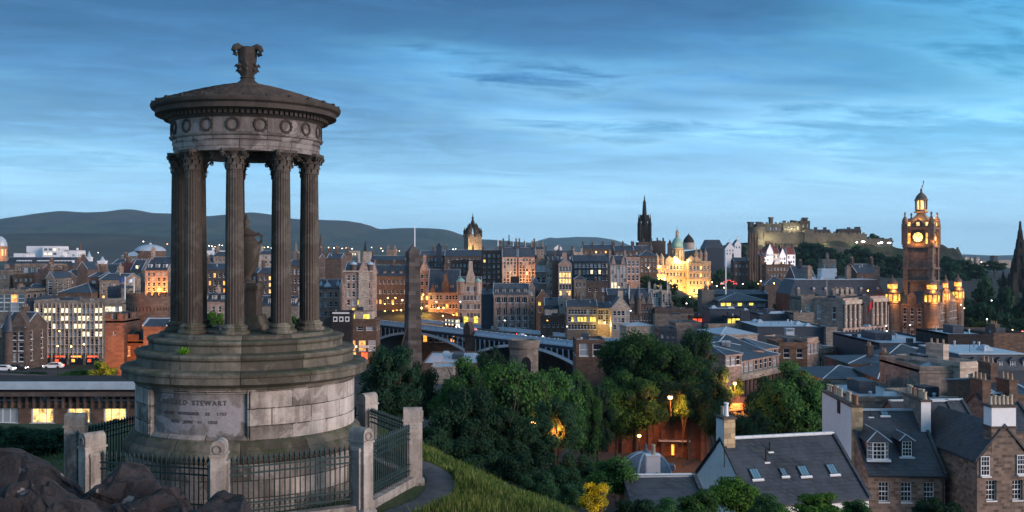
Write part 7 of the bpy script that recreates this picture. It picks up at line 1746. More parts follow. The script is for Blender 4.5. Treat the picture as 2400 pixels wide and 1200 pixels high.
# piers, arches and spandrel columns; pier centres along u
def u_of_px(px):
    t = (px - 1200) / F; return (t * BL.y - BL.x) / (math.cos(bang) - t * math.sin(bang))
piers = [u_of_px(880) - 1.5, u_of_px(1104), u_of_px(1372) , u_of_px(1372) + (u_of_px(1372) - u_of_px(1104))]
zspring = Z(829, 430)
for k, u in enumerate(piers[:3]):
    mb = MB(); w = 3.0; mb.box(u - w, u + w, -1.2, Wd + 1.0, 44, bzv(u) - 2.2); mb.box(u - w - .5, u + w + .5, -1.8, Wd + 1.5, zspring - 1.8, zspring - .9)
    mb.prism([(u - w * .9, bzv(u) - 2.2), (u + w * .9, bzv(u) - 2.2), (u + w * .9, bzv(u) + .6), (u + w * .3, bzv(u) + 3.4), (u - w * .3, bzv(u) + 3.4), (u - w * .9, bzv(u) + .6)], 'y', -2.2, 0.0) if k == 1 else None
    mb.obj('pier', M['brown'], br)
for k in range(3):
    u0, u1 = piers[k] + 3, piers[k + 1] - 3
    if k == 2: u1 = u0 + (piers[2] - piers[1] - 6)
    N_ = 24; crown = bzv((u0 + u1) / 2) - 3.7; R0 = zspring
    arcp = [(u0 + (u1 - u0) * i / N_, R0 + (crown - R0) * math.sin(PI * i / N_) ** .80) for i in range(N_ + 1)]
    for y in (0.0, 6.5, 13.5, 20.4):
        mb = MB()
        for i in range(N_):
            (a, za), (q, zb_) = arcp[i], arcp[i + 1]
            mb.add([(a, y, za - 1.1), (q, y, zb_ - 1.1), (q, y + .7, zb_ - 1.1), (a, y + .7, za - 1.1), (a, y, za), (q, y, zb_), (q, y + .7, zb_), (a, y + .7, za)], [(0, 3, 2, 1), (4, 5, 6, 7), (0, 1, 5, 4), (1, 2, 6, 5), (2, 3, 7, 6), (3, 0, 4, 7)])
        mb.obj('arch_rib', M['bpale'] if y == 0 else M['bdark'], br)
    mb = MB(); mb.mi = 0     # spandrel plate behind columns
    nc_ = 20
    for i in range(nc_ + 1):
        u = u0 + (u1 - u0) * i / nc_; za = R0 + (crown - R0) * math.sin(PI * i / nc_) ** .80; zt = bzv(u) - 3.6
        if zt - za > 1.0: 
            cm = MB(); cm.box(u - .16, u + .16, .1, .5, za - .2, zt); cm.box(u - .3, u + .3, .05, .55, zt - .5, zt); cm.obj('spandrel_column', M['bpaint'], br)
# station roofs and platforms below the bridge
bld('long low station shed roof below the bridge arch', 990, 1120, 330, 852, rz=0, d=40, base=46, mat='brown', roof='flat', chim=0, group=GM, parapet=.2)
bld('stone arcaded undercroft front seen through the bridge arch', 985, 1110, 502, 775, d=10, base=44, mat='brown', roof='flat', chim=0, win_=(9, 2), yb=838, ww=2.0, wh=3.6, lit={1, 4, 11, 16}, litm='lito', group=GM, blind=.1)
bld('invented dark arcaded front standing for the shade under the left end of the bridge', 878, 985, 531, 772, d=10, base=44, mat='dark', roof='flat', chim=0, win_=(8, 2), yb=838, ww=2.0, wh=3.6, lit={3, 8}, litm='lito', group=GM, blind=.1)  # added block, its dark stone stands for the shade below the bridge
bld('low white shed roof among the treetops right of the obelisk', 1010, 1062, 240, 860, d=10, base=54, mat='pale', roof='flat', chim=0, group=GM, parapet=.1)
# ================================================================ cottages at the lower right
GC = 'cottages at the foot of the hill'
M['slate3'] = slate('slate_near', (.026, .030, .042), .6, .22)
def slopept(i_, u, t, off=0):      # on the front slope: u metres along, t 0 eaves .. 1 ridge
    d, h = i_['d'], i_['h']; a = math.atan2(h, d / 2)
    return (u, t * d / 2 - off * math.sin(a), i_['H'] + t * h + .17 + off * math.cos(a)), a
def skylight(root, i_, u, t, w=.62, l=.95, blind=False):
    (x, y, z), a = slopept(i_, u, t, .04)
    mb = MB(); mb.box(-w / 2 - .07, w / 2 + .07, -l / 2 - .07, l / 2 + .07, -.05, .05); mb.mi = 1; mb.box(-w / 2, w / 2, -l / 2, l / 2, .04, .062)
    mb.mi = 2; mb.box(-w / 2 - .16, w / 2 + .16, -l / 2 - .24, -l / 2 - .07, -.04, .06)
    for k in (-1, 1): mb.mi = 0; mb.box(k * w / 6 - .012, k * w / 6 + .012, -l / 2, l / 2, .06, .075)
    o = mb.obj('skylight', [M['darkmetal'], M['glass2' if blind else 'skyglass'], M['whitep']], root, (x, y, z)); o.rotation_euler = (a, 0, 0); return o
M['skyglass'] = NT('skylight_glass').done((.10, .20, .28), .06, 0, 1.0)
def vent(root, i_, u, t, h=.7):
    (x, y, z), a = slopept(i_, u, t, 0); mb = MB(); mb.smooth = True; mb.lathe([(.07, -.1), (.07, h), (.10, h + .02), (.10, h + .1), (0, h + .14)], 8); mb.smooth = False; mb.mi = 1; mb.box(-.22, .22, -.24, -.10, -.18, -.08); mb.obj('vent_pipe', [M['darkmetal'], M['whitep']], root, (x, y, z))
def stack(root, x0, x1, y0, y1, z0, z1, mats=('white', 'pale'), pots=(), nm='chimney'):
    mb = MB(); mb.mi = 0; mb.box(x0, x1, y0 + .012, y1, z0, z1); mb.mi = 1; mb.box(x0 - .01, x1 + .01, y0 - .05, y0 + .01, z0, z1); mb.mi = 2; mb.box(x0 - .10, x1 + .10, y0 - .14, y1 + .08, z1, z1 + .16)
    o = mb.obj(nm, [M[mats[0]], M[mats[1]], M['dark']], root)
    for (px_, py_, r_, h_, m_) in pots: part_lathe('chimney_pot', [(r_, 0), (r_ * 1.08, .06), (r_ * .9, .12), (r_ * .82, h_ * .85), (r_ * 1.05, h_ * .88), (r_ * 1.05, h_ * .96), (r_ * .75, h_), (r_ * .7, h_ * .7)], 14, m_, o, (px_, py_, z1 + .16))
    return o
M['potc'] = plain('pot_cream', (.50, .42, .33), .8, .3, 5); M['potr'] = plain('pot_terracotta', (.34, .16, .10), .8, .3, 5)
# H1 long slate roofed house with white gable
b, i_ = bld('white gabled house with long plain slate roof and four skylights', 1759, 2036, 73.4, 1185, rz=15, d=9.4, base=73, mat='white', roof='gable', rh=124, rmat='slate3', chim=0, group=GC, band=False, skew=False)
L = i_['L']
for px, w in ((1768, .62), (1833, .34), (1880, .62), (1948, .58)): skylight(b, i_, (px - 1728) / 272 * L, .42, w, .62 if w < .4 else .85)
vent(b, i_, (1796 - 1718) / 265 * L, .62, .75); vent(b, i_, (1812 - 1714) / 265 * L, .78, .5)
M['sand'] = stone('sandstone_buff', (.46, .35, .22), dirtamt=.25, blocks=(.6, .4))
stack(b, -.05, .85, i_['d'] / 2 - .65, i_['d'] / 2 + .65, i_['H'] + i_['h'] - 1.8, i_['H'] + i_['h'] + 1.75, ('white', 'sand'), [(.42, i_['d'] / 2 - .1, .19, 1.05, 'whitep'), (.35, i_['d'] / 2 + .38, .15, .7, 'potc')])
mb = MB(); mb.box(-.06, -.02, 1.5, 2.2, i_['H'] - 2.6, i_['H'] - .6); mb.obj('window', M['glass'], b); mb = MB(); mb.box(-.06, -.02, 5.4, 6.0, i_['H'] - 1.3, i_['H'] + .1); mb.obj('window', M['glass'], b)
mb = MB(); k = 0
for k in range(11): mb.box(L * k / 11 + .02, L * (k + 1) / 11 - .02, i_['d'] / 2 - .17, i_['d'] / 2 + .17, i_['H'] + i_['h'] + .20, i_['H'] + i_['h'] + .31)
mb.obj('ridge_coping', M['whitep'], b)
# H3 dormered house with the tall white chimney wall
b, i_ = bld('rubble stone cottage with two white sash dormers beside a tall white chimney wall', 2035, 2215, 80, 1112, rz=-3, d=12, base=72, mat='rubble', roof='gable', rh=120, rmat='slate3', chim=0, win_=(3, 1), yb=1172, ww=.80, wh=1.55, kind='grid', lit=0, group=GC, blind=0, side=False, margin=.35, band=False, skew=False)
L = i_['L']; zt = 85.62 - i_['g']; rs = random.Random(5)
stack(b, -.22, .68, 3.9, 13.5, 2.0, zt, ('white', 'sand'), [(.25, y, rs.uniform(.15, .2), rs.uniform(.6, .85), rs.choice(['potc', 'potc', 'potr'])) for y in (4.25, 4.75, 5.25, 6.2, 6.7, 8.9, 9.6, 10.4, 11.3, 12.2, 13.0)], 'chimney_wall')
mb = MB(); mb.box(-.27, -.215, 7.3, 8.2, zt - 1.1, zt + .02); mb.obj('dark_notch_slab', M['soot'], b)  # flat slab on the face, its dark colour stands for the shade in a notch
stack(b, L - .5, L + .25, 3.9, 8.3, i_['H'] + 1.0, Z(940, 84) - i_['g'], ('grey', 'white'), [(L - .12, y, rs.uniform(.15, .2), rs.uniform(.6, .8), rs.choice(['potc', 'potr', 'potc'])) for y in (4.2, 4.65, 5.1, 5.6, 6.2, 6.8, 7.5, 8.0)])
def sash_dormer(root, i_, u, w, h, bay=False, t=.18, roofm='slate3'):
    d_, hh = i_['d'], i_['h']; y = t * d_ / 2; z = i_['H'] + t * hh + .1
    mb = MB(); mb.mi = 0; mb.box(-w / 2, w / 2, .02, 2.6, 0, h); 
    if bay: mb.prism([(-w / 2, .02), (w / 2, .02), (w * .30, -.34), (-w * .30, -.34)][::-1], 'z', 0, h)
    o = mb.obj('dormer', [M['darkmetal']], root, (u, y, z))
    mb = MB(); e = .16; fr = -.34 if bay else 0; rise = w * .48
    mb.add([(-w / 2 - e, fr - e, h), (w / 2 + e, fr - e, h), (w / 2 + e, 3.4, h), (-w / 2 - e, 3.4, h), (0, fr + (.5 if bay else .25), h + rise), (0, 3.6, h + rise)], [(0, 1, 4), (1, 2, 5, 4), (3, 0, 4, 5), (0, 3, 2, 1)])
    mb.mi = 1
    for a_, b_ in (((-w / 2 - e, fr - e, h), (0, fr + (.5 if bay else .25), h + rise)), ((w / 2 + e, fr - e, h), (0, fr + (.5 if bay else .25), h + rise)), ((0, fr + .3, h + rise), (0, 3.6, h + rise))): mb.tube([a_, b_], .05, 4)
    mb.obj('roof', [M[roofm], M['lead']], o)
    def one(x0, x1, y0, y1, nm='window'):
        dxx = Vector((x1 - x0, y1 - y0, 0)); m_ = mobj(nm, win('grid', 'glass'), o, (x0, y0 - .02, .12), math.atan2(dxx.y, dxx.x), (dxx.length, .6, h - .16))
    if bay: one(-w * .30, w * .30, -.36, -.36); one(-w / 2, -w * .30, 0, -.36); one(w * .30, w / 2, -.36, 0)
    else: one(-w * .40, w * .40, -.02, -.02)
    mb = MB(); mb.box(-w / 2 - .12, w / 2 + .12, fr - .16, .1, -.06, .08); mb.obj('sill', M['whitep'], o)
    return o
sash_dormer(b, i_, (2066 - 2035) / 180 * L + .05, 1.62, 1.50, True, .20); sash_dormer(b, i_, (2139 - 2035) / 180 * L + .02, .95, 1.35, False, .24)
vent(b, i_, L * .30, .9, .3); skylight(b, i_, L * .50, .93, .5, .4)
mb = MB(); mb.smooth = True; mb.tube([(-.1, -.28, i_['H'] - .05), (L + .1, -.28, i_['H'] - .05)], .07, 6); mb.tube([(L - .2, -.2, i_['H']), (L - .2, -.12, 0)], .05, 6); mb.obj('gutter', M['darkmetal'], b)
# H3b middle range
b, i_ = bld('slate roofed rubble range between the two chimneyed cottages', 2218, 2302, 82, 1102, rz=7, d=10.5, base=72, mat='rubble', roof='gable', rh=135, rmat='slate3', chim=0, win_=(1, 1), yb=1175, ww=1.1, wh=1.45, kind='grid', lit=0, group=GC, blind=0, side=False, margin=.2, band=False, skew=False)
sash_dormer(b, i_, .8, .85, 1.25, False, .02)
bld('slate roof with a pale dormer behind the second chimney', 2150, 2330, 86.5, 1075, rz=7, d=10, base=72, mat='rubble', roof='gable', rh=112, rmat='slate3', chim=0, group=GC, band=False, skew=False)
b2 = [o for o in COL.objects if o.parent is None and o.get('label', '').startswith('slate roof with a pale dormer')][0]
sash_dormer(b2, dict(d=10, H=Z(1075, 86.5) - b2.location.z, h=112 * 86.5 / F), (2200 - 2150) / 180 * 6.6, .95, 1.2, False, .42)
mb = MB(); mb.smooth = True; mb.tube([(3.6, 5.2, Z(1075, 86.5) - b2.location.z + 112 * 86.5 / F + .2), (3.3, -.2, Z(1075, 86.5) - b2.location.z + .25)], .07, 5); mb.obj('lead_hip', M['lead'], b2)
# H4 rubble gable
b, i_ = bld('brown rubble gabled cottage with a white chimney at the right edge', 2290, 2418, 76, 1083, rz=4, d=10, base=71, mat='rubble', roof='gablef', rh=80, rmat='slate3', chim=0, win_=(2, 1), yb=1195, ww=.78, wh=1.5, kind='grid', lit=0, group=GC, blind=0, side=False, margin=.1, band=False, skew=False)
L = i_['L']; s = i_['s']
stack(b, L / 2 - 1.0, L / 2 + .85, .02, 1.1, i_['H'] + i_['h'] - 1.9, i_['H'] + i_['h'] - .05, ('rubble', 'rubble'))
stack(b, L / 2 - 1.0, L / 2 + .85, -.0, 1.1, i_['H'] + i_['h'] + .1, i_['H'] + i_['h'] + 1.5, ('white', 'white'), [(L / 2 - .8 + .32 * k, .5, .14, .62 + .1 * (k % 2), 'potc') for k in range(6)])
for px, py in ((2308, 1092), (2396, 1090)): mobj('window', win('grid', 'glass'), b, ((px - 10 - 2290) * s, -.04, Z(py + 23, 76) - i_['g']), 0, (.68, 1, 1.45))
bld('chimneyed cottage roof hidden behind the rubble gable', 2340, 2430, 92, 1010, rz=4, d=8, base=72, mat='rubble', roof='gable', rh=70, rmat='slate3', chim=2, cmat='brown', group=GC, band=False, skew=False)
# H5 low roof, domed roof
b, i_ = bld('low slate roof with white ridge at the bottom centre right', 1486, 1660, 58, 1200, rz=3, d=7, base=74, mat='rubble', roof='gable', rh=46, rmat='slate3', chim=0, group=GC, band=False, skew=False)
mb = MB(); mb.box(0, i_['L'], 3.35, 3.65, i_['H'] + i_['h'] + .16, i_['H'] + i_['h'] + .28); mb.obj('ridge_coping', M['whitep'], b)
Y = 98; s = Y / F; zb = 70
dm = empty('domed_building', (X(1514, Y), Y, zb), 'round building under a ribbed grey lead dome at the foot of the brown wall', 'domed building'); zt = Z(1118, Y) - zb; r_ = 62 * s
part_lathe('wall', [(r_ * .94, 0), (r_ * .94, zt - .3), (r_ * 1.04, zt - .2), (r_ * 1.04, zt + .05)], 32, 'grey', dm, (0, 0, 0))
M['dome'] = plain('dome_lead', (.20, .22, .27), .5, .35, 2.5, .1)
dpr = [(r_ * math.cos(t * PI / 2 * .93), zt + 58 * s * math.sin(t * PI / 2)) for t in [k / 10 for k in range(11)]]
dm2 = part_lathe('dome', dpr + [(.22, zt + 62 * s), (.12, zt + 70 * s), (.16, zt + 72 * s), (0, zt + 80 * s)], 32, 'dome', dm, (0, 0, 0))
for k in range(8):
    a = 2 * PI * k / 8 + .35; mb = MB(); mb.smooth = True; mb.tube([((q + .02) * math.cos(a), (q + .02) * math.sin(a), z) for q, z in dpr], .10, 5); mb.obj('rib', M['lead'], dm2)
mb = MB(); mb.smooth = True; mb.lathe([(.45, 0), (.40, .5), (.1, .7)], 12); o_ = mb.obj('roundel_vent', M['dome'], dm2, (r_ * .9, -.6, zt + .8)); 
ch = empty('white_chimney', (X(1530, 90), 90, 72), 'short white rendered chimney with one pot before the domed roof', 'chimney'); z1 = Z(1068, 90) - 72
mb = MB(); mb.box(-.6, .6, -.4, .4, 0, z1); mb.box(-.66, .66, -.46, .46, z1, z1 + .12); mb.obj('stack', M['white'], ch); part_lathe('chimney_pot', [(.2, 0), (.17, .75), (.2, .8), (.12, .9)], 12, 'potc', ch, (.05, 0, z1 + .12))
# brown retaining wall
M['wallbrown'] = stone('retaining_wall_stone', (.13, .065, .045), dirtamt=.6, blocks=(1.1, .45))
b, i_ = bld('high brown retaining wall with blind arches below the great trees, lit red orange', 1385, 1662, 126, 985, rz=-6, d=2, base=66, mat='wallbrown', roof='flat', chim=0, group=GC, cat='retaining wall', name='retaining_wall', parapet=.4)
mb = MB()
for k in range(9): x = i_['L'] * (k + .5) / 9; mb.tbox(x - .28, x + .28, -.45, 0.05, 0, i_['H'] - .9, .06)
mb.obj('buttress', M['wallbrown'], b)
s = i_['s']
mb = MB(); mb.prism([(-1.1, 0), (1.1, 0), (1.1, 2.0)] + [(1.1 * math.cos(PI * k / 8), 2.0 + 1.1 * math.sin(PI * k / 8)) for k in range(1, 8)] + [(-1.1, 2.0)], 'y', -.3, .1); mb.obj('doorway', M['glass'], b, ((1413 - 1385) * s, -.1, Z(1075, 126) - i_['g']))
mb = MB(); mb.box(-1.9, 1.9, -.6, .1, 1.2, 1.35); mb.mi = 1; mb.box(-.34, .34, -.14, .0, -.5, .75); mb.obj('window', [M['lead'], M['lito']], b, ((1578 - 1385) * s, -.2, Z(1052, 126) - i_['g']))
b, i_ = bld('reddish pillared gateway under the amber lit leaves', 1284, 1314, 104, 1052, d=2, base=70, mat='wallbrown', roof='flat', chim=0, win_=(2, 1), yb=1108, ww=.38, wh=1.9, group=GC, cat='gateway', name='gateway', lit=0, blind=0)
bld('pink lit lower storey under the colonnade behind the trees', 1700, 1800, 165, 958, rz=20, d=6, base=62, mat='pink', roof='flat', chim=0, win_=(5, 1), yb=990, ww=1.2, wh=2.0, group=GR, lit=0)
# glass pyramid skylight among the slate roofs
Y = 160; s = Y / F; gp = empty('glass_pyramid', (X(2043, Y), Y, Z(872, Y) - .6), 'pale many sided glass pyramid skylight among the slate roofs', 'skylight')
mb = MB(); mb.lathe([(22 * s, .5), (3 * s, 24 * s)], 14); mb.obj('pane', M['glass2'], gp)
mb = MB(); mb.lathe([(23 * s, -.2), (23 * s, .5), (21.5 * s, .5)], 14)
for k in range(14): a = 2 * PI * k / 14; mb.tube([(22 * s * math.cos(a), 22 * s * math.sin(a), .5), (2.6 * s * math.cos(a), 2.6 * s * math.sin(a), 24.3 * s)], .07, 4)
mb.lathe([(3 * s, 24 * s), (2.4 * s, 26 * s), (0, 27 * s)], 8); mb.obj('frame', M['lead'], gp)
for i, (px, py, Y, w, d_, h, m_, lab) in enumerate(((2132, 815, 200, 2.6, 2.6, 1.6, 'lead', 'pale blue plant box on the wide dark flat roof'), (2085, 820, 198, 1.8, 1.6, .9, 'lead', 'small pale plant box left of the pale blue one'), (2166, 818, 202, 1.2, 1.2, 1.4, 'potc', 'yellowish vent hood on the wide dark flat roof'), (2200, 806, 206, 3.4, 2, .7, 'darkmetal', 'dark low plant box beside the black penthouse'), (2110, 803, 214, 3.0, 2, .8, 'darkmetal', 'dark long duct box at the back of the flat roof'), (1700, 800, 190, 1.6, 1.6, 1.2, 'lead', 'white vent box on the slate hip near the great tree'), (2062, 905, 140, .5, .5, 1.2, 'whitep', 'single white flue pipe above the slate roofs'), (1850, 770, 262, 2.2, 2, .8, 'lead', 'pale roof box on the long flat lead roof'))):
    o = empty('plant_box', (X(px, Y), Y, Z(py, Y) - h), lab, 'roof plant'); mb = MB(); mb.tbox(-w / 2, w / 2, -d_ / 2, d_ / 2, -3.0, h, .08); mb.box(-w / 2 - .08, w / 2 + .08, -d_ / 2 - .08, d_ / 2 + .08, h, h + .10); mb.obj('casing', M[m_], o)
    mb = MB()
    for k in range(4): mb.box(-w * .4, w * .4, -d_ / 2 - .04, -d_ / 2 + .02, h * (.2 + .18 * k), h * (.28 + .18 * k))
    mb.obj('grille', M['darkmetal'], o)
# wall edge of the low street before the office block
tag(MB().prism([(X(-200, 165), 165), (X(345, 152), 152), (X(345, 152), 154), (X(-200, 165), 167)], 'z', 60, Z(878, 160)).obj('street_wall', M['dark']), 'long dark retaining wall below the street at the left', 'retaining wall')
mb = MB(); mb.add([(X(-300, 250), 250, 70.35), (X(330, 250), 250, 70.35), (X(330, 200), 205, 71.6), (X(-300, 200), 205, 71.6)], [(3, 2, 1, 0)]); tag(mb.obj('road', M['road']), kind='structure')
# ================================================================ lamps
M['lampo'] = emis('lamp_glow_orange', (1, .42, .08), 7); M['lampy'] = emis('lamp_glow_yellow', (1, .78, .25), 6); M['lampw'] = emis('lamp_glow_white', (1, .93, .82), 6); M['lampr'] = emis('lamp_glow_red', (1, .06, .03), 6); M['lampv'] = emis('lamp_glow_violet', (.85, .7, 1), 7); M['lampg'] = emis('lamp_glow_green', (.2, 1, .6), 4)
_lm = {}
def lamp(label, px, py, Y, kind='o', w=0, r=None, pole=6, group='street lamps', name='street_lamp', arm=True):
    r = r or max(.16, 1.3 * Y / F); zb = Z(py, Y) - pole
    o = empty(name, (X(px, Y), Y, zb), label, 'street lamp', group)
    k = (round(pole, 1), round(r, 2), kind)
    if k not in _lm:
        m1 = MB(); m1.smooth = True; rp = min(r * .25, .08 + Y / 4000); m1.lathe([(rp * 1.8, -.6), (rp * 1.6, .3), (rp, .5), (rp * .9, pole - .1)], 8)
        if arm: m1.tube([(0, 0, pole - .1), (0, -.1, pole + r * 1.1), (0, -r * .3, pole + r * 1.25)], r * .2, 5)
        m2 = MB(); m2.smooth = True; m2.lathe([(0, pole - r * .9), (r * .7, pole - r * .7), (r, pole), (r * .8, pole + r * .6), (0, pole + r * .9)], 10)
        m3 = MB(); m3.smooth = True; m3.lathe([(r * 1.15, pole + r * .5), (r * .8, pole + r * .95), (r * .2, pole + r * 1.2), (0, pole + r * 1.2)], 10)
        _lm[k] = (m1.mesh(M['soot']), m2.mesh(M['lamp' + kind]), m3.mesh(M['darkmetal']))
    a, b_, c_ = _lm[k]; mobj('pole', a, o); mobj('lamp_head', b_, o); mobj('cap', c_, o)
    if w: point((0, -r * 2.2, pole - r * .6), {'o': SOD, 'y': YEL, 'w': (1, .9, .75), 'v': (.8, .7, 1)}.get(kind, SOD), w, .15, o)
    return o
lamp('round glowing street lamp among the leaves above the gateway', 1250, 991, 76, 'o', 150, .17, 2)
lamp('brightest orange street lamp under the edge of the great trees', 1571, 931, 118, 'o', 240, .28, 1.6)
lamp('red orange street lamp standing over the ribbed dome', 1498, 1021, 108, 'o', 60, .2, 1.5)
lamp('street lamp washing the colonnade orange behind the trees', 1722, 898, 160, 'o', 2200, .25, 2)
point(W(1303, 1012, 76), (1, .30, .05), 480, .3); point(W(1588, 950, 118.2), (1, .27, .04), 1500, .3); point(W(1728, 930, 163.5), (1, .27, .04), 2600, .3); point(W(1530, 975, 111), (1, .42, .08), 420, .3)
point(W(1615, 1080, 117), (1, .2, .03), 60, .3); point(W(1500, 1030, 120), (1, .2, .04), 40, .3); point(W(1625, 1090, 100), SOD, 130, .3)
L_ = [(1183, 751, 438, 'w', 0, 'round white street lamp before the arcaded warehouse'), (1329, 765, 375, 'w', 0, 'white globe lamp on the bridge before the grey tenement'), (1283, 751, 418, 'o', 0, 'single orange lamp on the brown rubble wall'), (1478, 728, 395, 'w', 0, 'white lamp at the foot of the pointed gables'),
 (1027, 722, 516, 'o', 2500, 'left lamp of the bright orange pair before the hotel front'), (1040, 722, 516, 'o', 2500, 'right lamp of the bright orange pair before the hotel front'), (1023, 707, 520, 'y', 500, 'yellow lamp above the bright orange pair'), (1079, 707, 500, 'w', 0, 'white lamp at the copper cupola corner'), (1063, 738, 500, 'o', 800, 'orange lamp right of the bus'), (1038, 740, 502, 'o', 800, 'orange lamp just over the bus'),
 (909, 698, 532, 'y', 160, 'left yellow lamp high on the red brown tenement'), (927, 698, 532, 'y', 160, 'second yellow lamp high on the red brown tenement'), (943, 703, 530, 'o', 1600, 'brightest lamp burst left of the obelisk'), (902, 712, 531, 'o', 100, 'upper left orange lamp on the red brown tenement'), (921, 712, 531, 'o', 100, 'upper right orange lamp on the red brown tenement'), (902, 729, 530, 'o', 100, 'lower left orange lamp on the red brown tenement'), (922, 728, 530, 'o', 100, 'lower right orange lamp on the red brown tenement'), (940, 727, 527, 'o', 1500, 'large orange lamp over the bridge end'),
 (992, 690, 530, 'y', 1800, 'yellow lamp washing the pink gabled tenement'), (988, 722, 526, 'y', 1800, 'lower yellow lamp beside the obelisk'),
 (135, 811, 235, 'y', 120, 'left yellow street lamp before the office block'), (167, 812, 235, 'y', 120, 'middle yellow street lamp before the office block'), (197, 807, 238, 'y', 120, 'right yellow street lamp before the office block'), (139, 776, 240, 'y', 0, 'higher yellow lamp before the office block'),
 (1470, 630, 600, 'o', 900, 'left starry lamp on the approach to the bank'), (1497, 630, 600, 'o', 900, 'middle starry lamp on the approach to the bank'), (1520, 627, 640, 'o', 900, 'right starry lamp next to the floodlit wing'), (1466, 667, 560, 'o', 600, 'orange lamp by the small dark monument'),
 (1669, 661, 600, 'o', 900, 'orange lamp right of the floodlit bank corner'), (1680, 670, 560, 'y', 900, 'yellow lamp on the mound road, left'), (1697, 674, 550, 'o', 1200, 'orange lamp on the mound road by the lighting mast'), (1617, 696, 480, 'y', 0, 'upper yellow lamp in the dark garden'), (1609, 711, 470, 'w', 0, 'lower white lamp in the dark garden'), (1741, 665, 560, 'w', 0, 'small white lamp among the garden trees'),
 (1783, 659, 520, 'o', 1800, 'large orange lamp over the lit kiosk roof'), (1814, 664, 520, 'o', 900, 'orange lamp right of the lit kiosk roof'), (1777, 665, 518, 'o', 0, 'small orange lamp left of the large one'), (2034, 681, 395, 'o', 300, 'orange lamp on the hotel roof edge'),
 (2252, 714, 380, 'y', 0, 'upper yellow lamp right of the hotel corner'), (2260, 722, 375, 'y', 0, 'lower yellow lamp right of the hotel corner'), (2313, 748, 350, 'w', 500, 'brightest white lamp in the dark trees at the right'), (2302, 778, 330, 'w', 0, 'white lamp just above the black penthouse'), (2373, 773, 330, 'y', 0, 'yellow lamp left of the red traffic light'), (2289, 776, 335, 'y', 0, 'dim yellow lamp above the black penthouse'), (2324, 704, 420, 'w', 0, 'faint white lamp high in the right trees'),
 (2133, 762, 360, 'v', 0, 'violet white lamp before the hotel wall'), (2076, 764, 340, 'v', 0, 'violet white lamp above the orange lit doorway'), (2078, 776, 342, 'o', 300, 'orange lamp in the doorway beside the pole'),
 (1272, 788, 360, 'w', 0, 'small white parapet lamp on the bridge')]
for px, py, Y, k, w, lab in L_: lamp(lab, px, py, Y, k, w)
tl = empty('traffic_light', (X(2395, 325), 325, Z(780, 325) - 3), 'red traffic light glowing at the right edge', 'traffic light')
mb = MB(); mb.lathe([(.09, -3), (.08, 2.4)], 6); mb.obj('pole', M['darkmetal'], tl); mb = MB(); mb.box(-.3, .3, -.15, .2, 2.0, 3.8); mb.obj('housing', M['darkmetal'], tl); mb = MB(); mb.smooth = True; mb.lathe([(0, -.5), (.42, -.25), (.45, .1), (.3, .4), (0, .5)], 10); mb.obj('red_lens', M['lampr'], tl, (0, -.35, 3.1))
# sparse lamps at the foot of the hills
rs = random.Random(12)
fars = [(482, 578), (490, 576), (497, 577), (504, 578), (514, 574), (521, 575), (620, 580), (628, 579), (636, 581), (770, 580), (783, 581), (802, 582), (811, 581), (825, 583), (871, 580), (893, 582), (897, 588), (929, 587), (936, 588), (1062, 584), (1068, 583), (392, 572), (336, 566), (230, 592), (2210, 620), (2245, 616), (2300, 614), (2356, 618), (2330, 621), (2372, 625)]
far_proto = None
for k, (px, py) in enumerate(fars):
    Y = 1700; o = lamp('tiny distant street lamp at the foot of the hills', px, py, Y, 'w' if k % 3 else 'o', 0, .55 + .35 * rs.random(), 12, 'far street lamps', 'street_lamp', False)
for px, py, w, lab in ((2008, 568, 1.0, 'small floodlight under the right castle wall'), (2023, 566, 2.2, 'long white floodlight right of the castle wall'), (2060, 570, 1.4, 'left lamp of the castle terrace'), (2066, 568, 1.6, 'middle lamp of the castle terrace'), (2084, 569, 2.2, 'right long lamp of the castle terrace')):
    Y = 1115; o = empty('floodlight', (X(px, Y), Y, Z(py, Y) - 4), lab, 'floodlight'); mb = MB(); mb.lathe([(.2, -3), (.15, 4)], 6); mb.obj('pole', M['darkmetal'], o); mb = MB(); mb.smooth = True; mb.lathe([(0, -.8), (.9, -.4), (1, .2), (0, .8)], 8); q = mb.obj('lamp_head', M['lampw'], o, (0, 0, 4)); q.scale = (w, 1, .8)
    point((0, -2, 3.5), (1, .9, .65), 1500, .5, o)
# ================================================================ vehicles
def car_tree(body, label):
    root = empty('car', (0, 0, 0), label, 'car', 'cars on the streets')
    P = [(-2.1, .30), (2.1, .30), (2.12, .62), (1.95, .86), (1.15, .96), (.55, 1.42), (-1.25, 1.44), (-1.85, 1.0), (-2.12, .85)]
    mb = MB(); mb.prism(P, 'y', -.84, .84); b1 = mobj('body', mb.mesh(M[body]), root)
    mb = MB(); mb.prism([(.98, .98), (.48, 1.36), (-1.2, 1.38), (-1.7, 1.02)], 'y', -.855, .855); b2 = mobj('side_window', mb.mesh(M['glass']), root)
    ch = [(b1, []), (b2, [])]
    wm = MB(); wm.smooth = True; st = len(wm.v); wm.lathe([(.0, -.1), (.31, -.1), (.33, -.06), (.33, .06), (.31, .1), (0, .1)], 14); wm.xf(Matrix.Rotation(PI / 2, 4, 'X')); wme = wm.mesh(M['soot'])
    for x in (-1.3, 1.3):
        for y in (-.80, .80): ch.append((mobj('wheel', wme, root, (x, y, .33)), []))
    hl = MB(); hl.box(-.05, .08, -.16, .16, -.09, .09); h1 = hl.mesh(M['lampw']); h2_ = hl.mesh(M['lampr'])
    for y in (-.6, .6): ch.append((mobj('headlight', h1, root, (2.08, y, .68)), [])); ch.append((mobj('tail_light', h2_, root, (-2.12, y, .78)), []))
    return root, ch
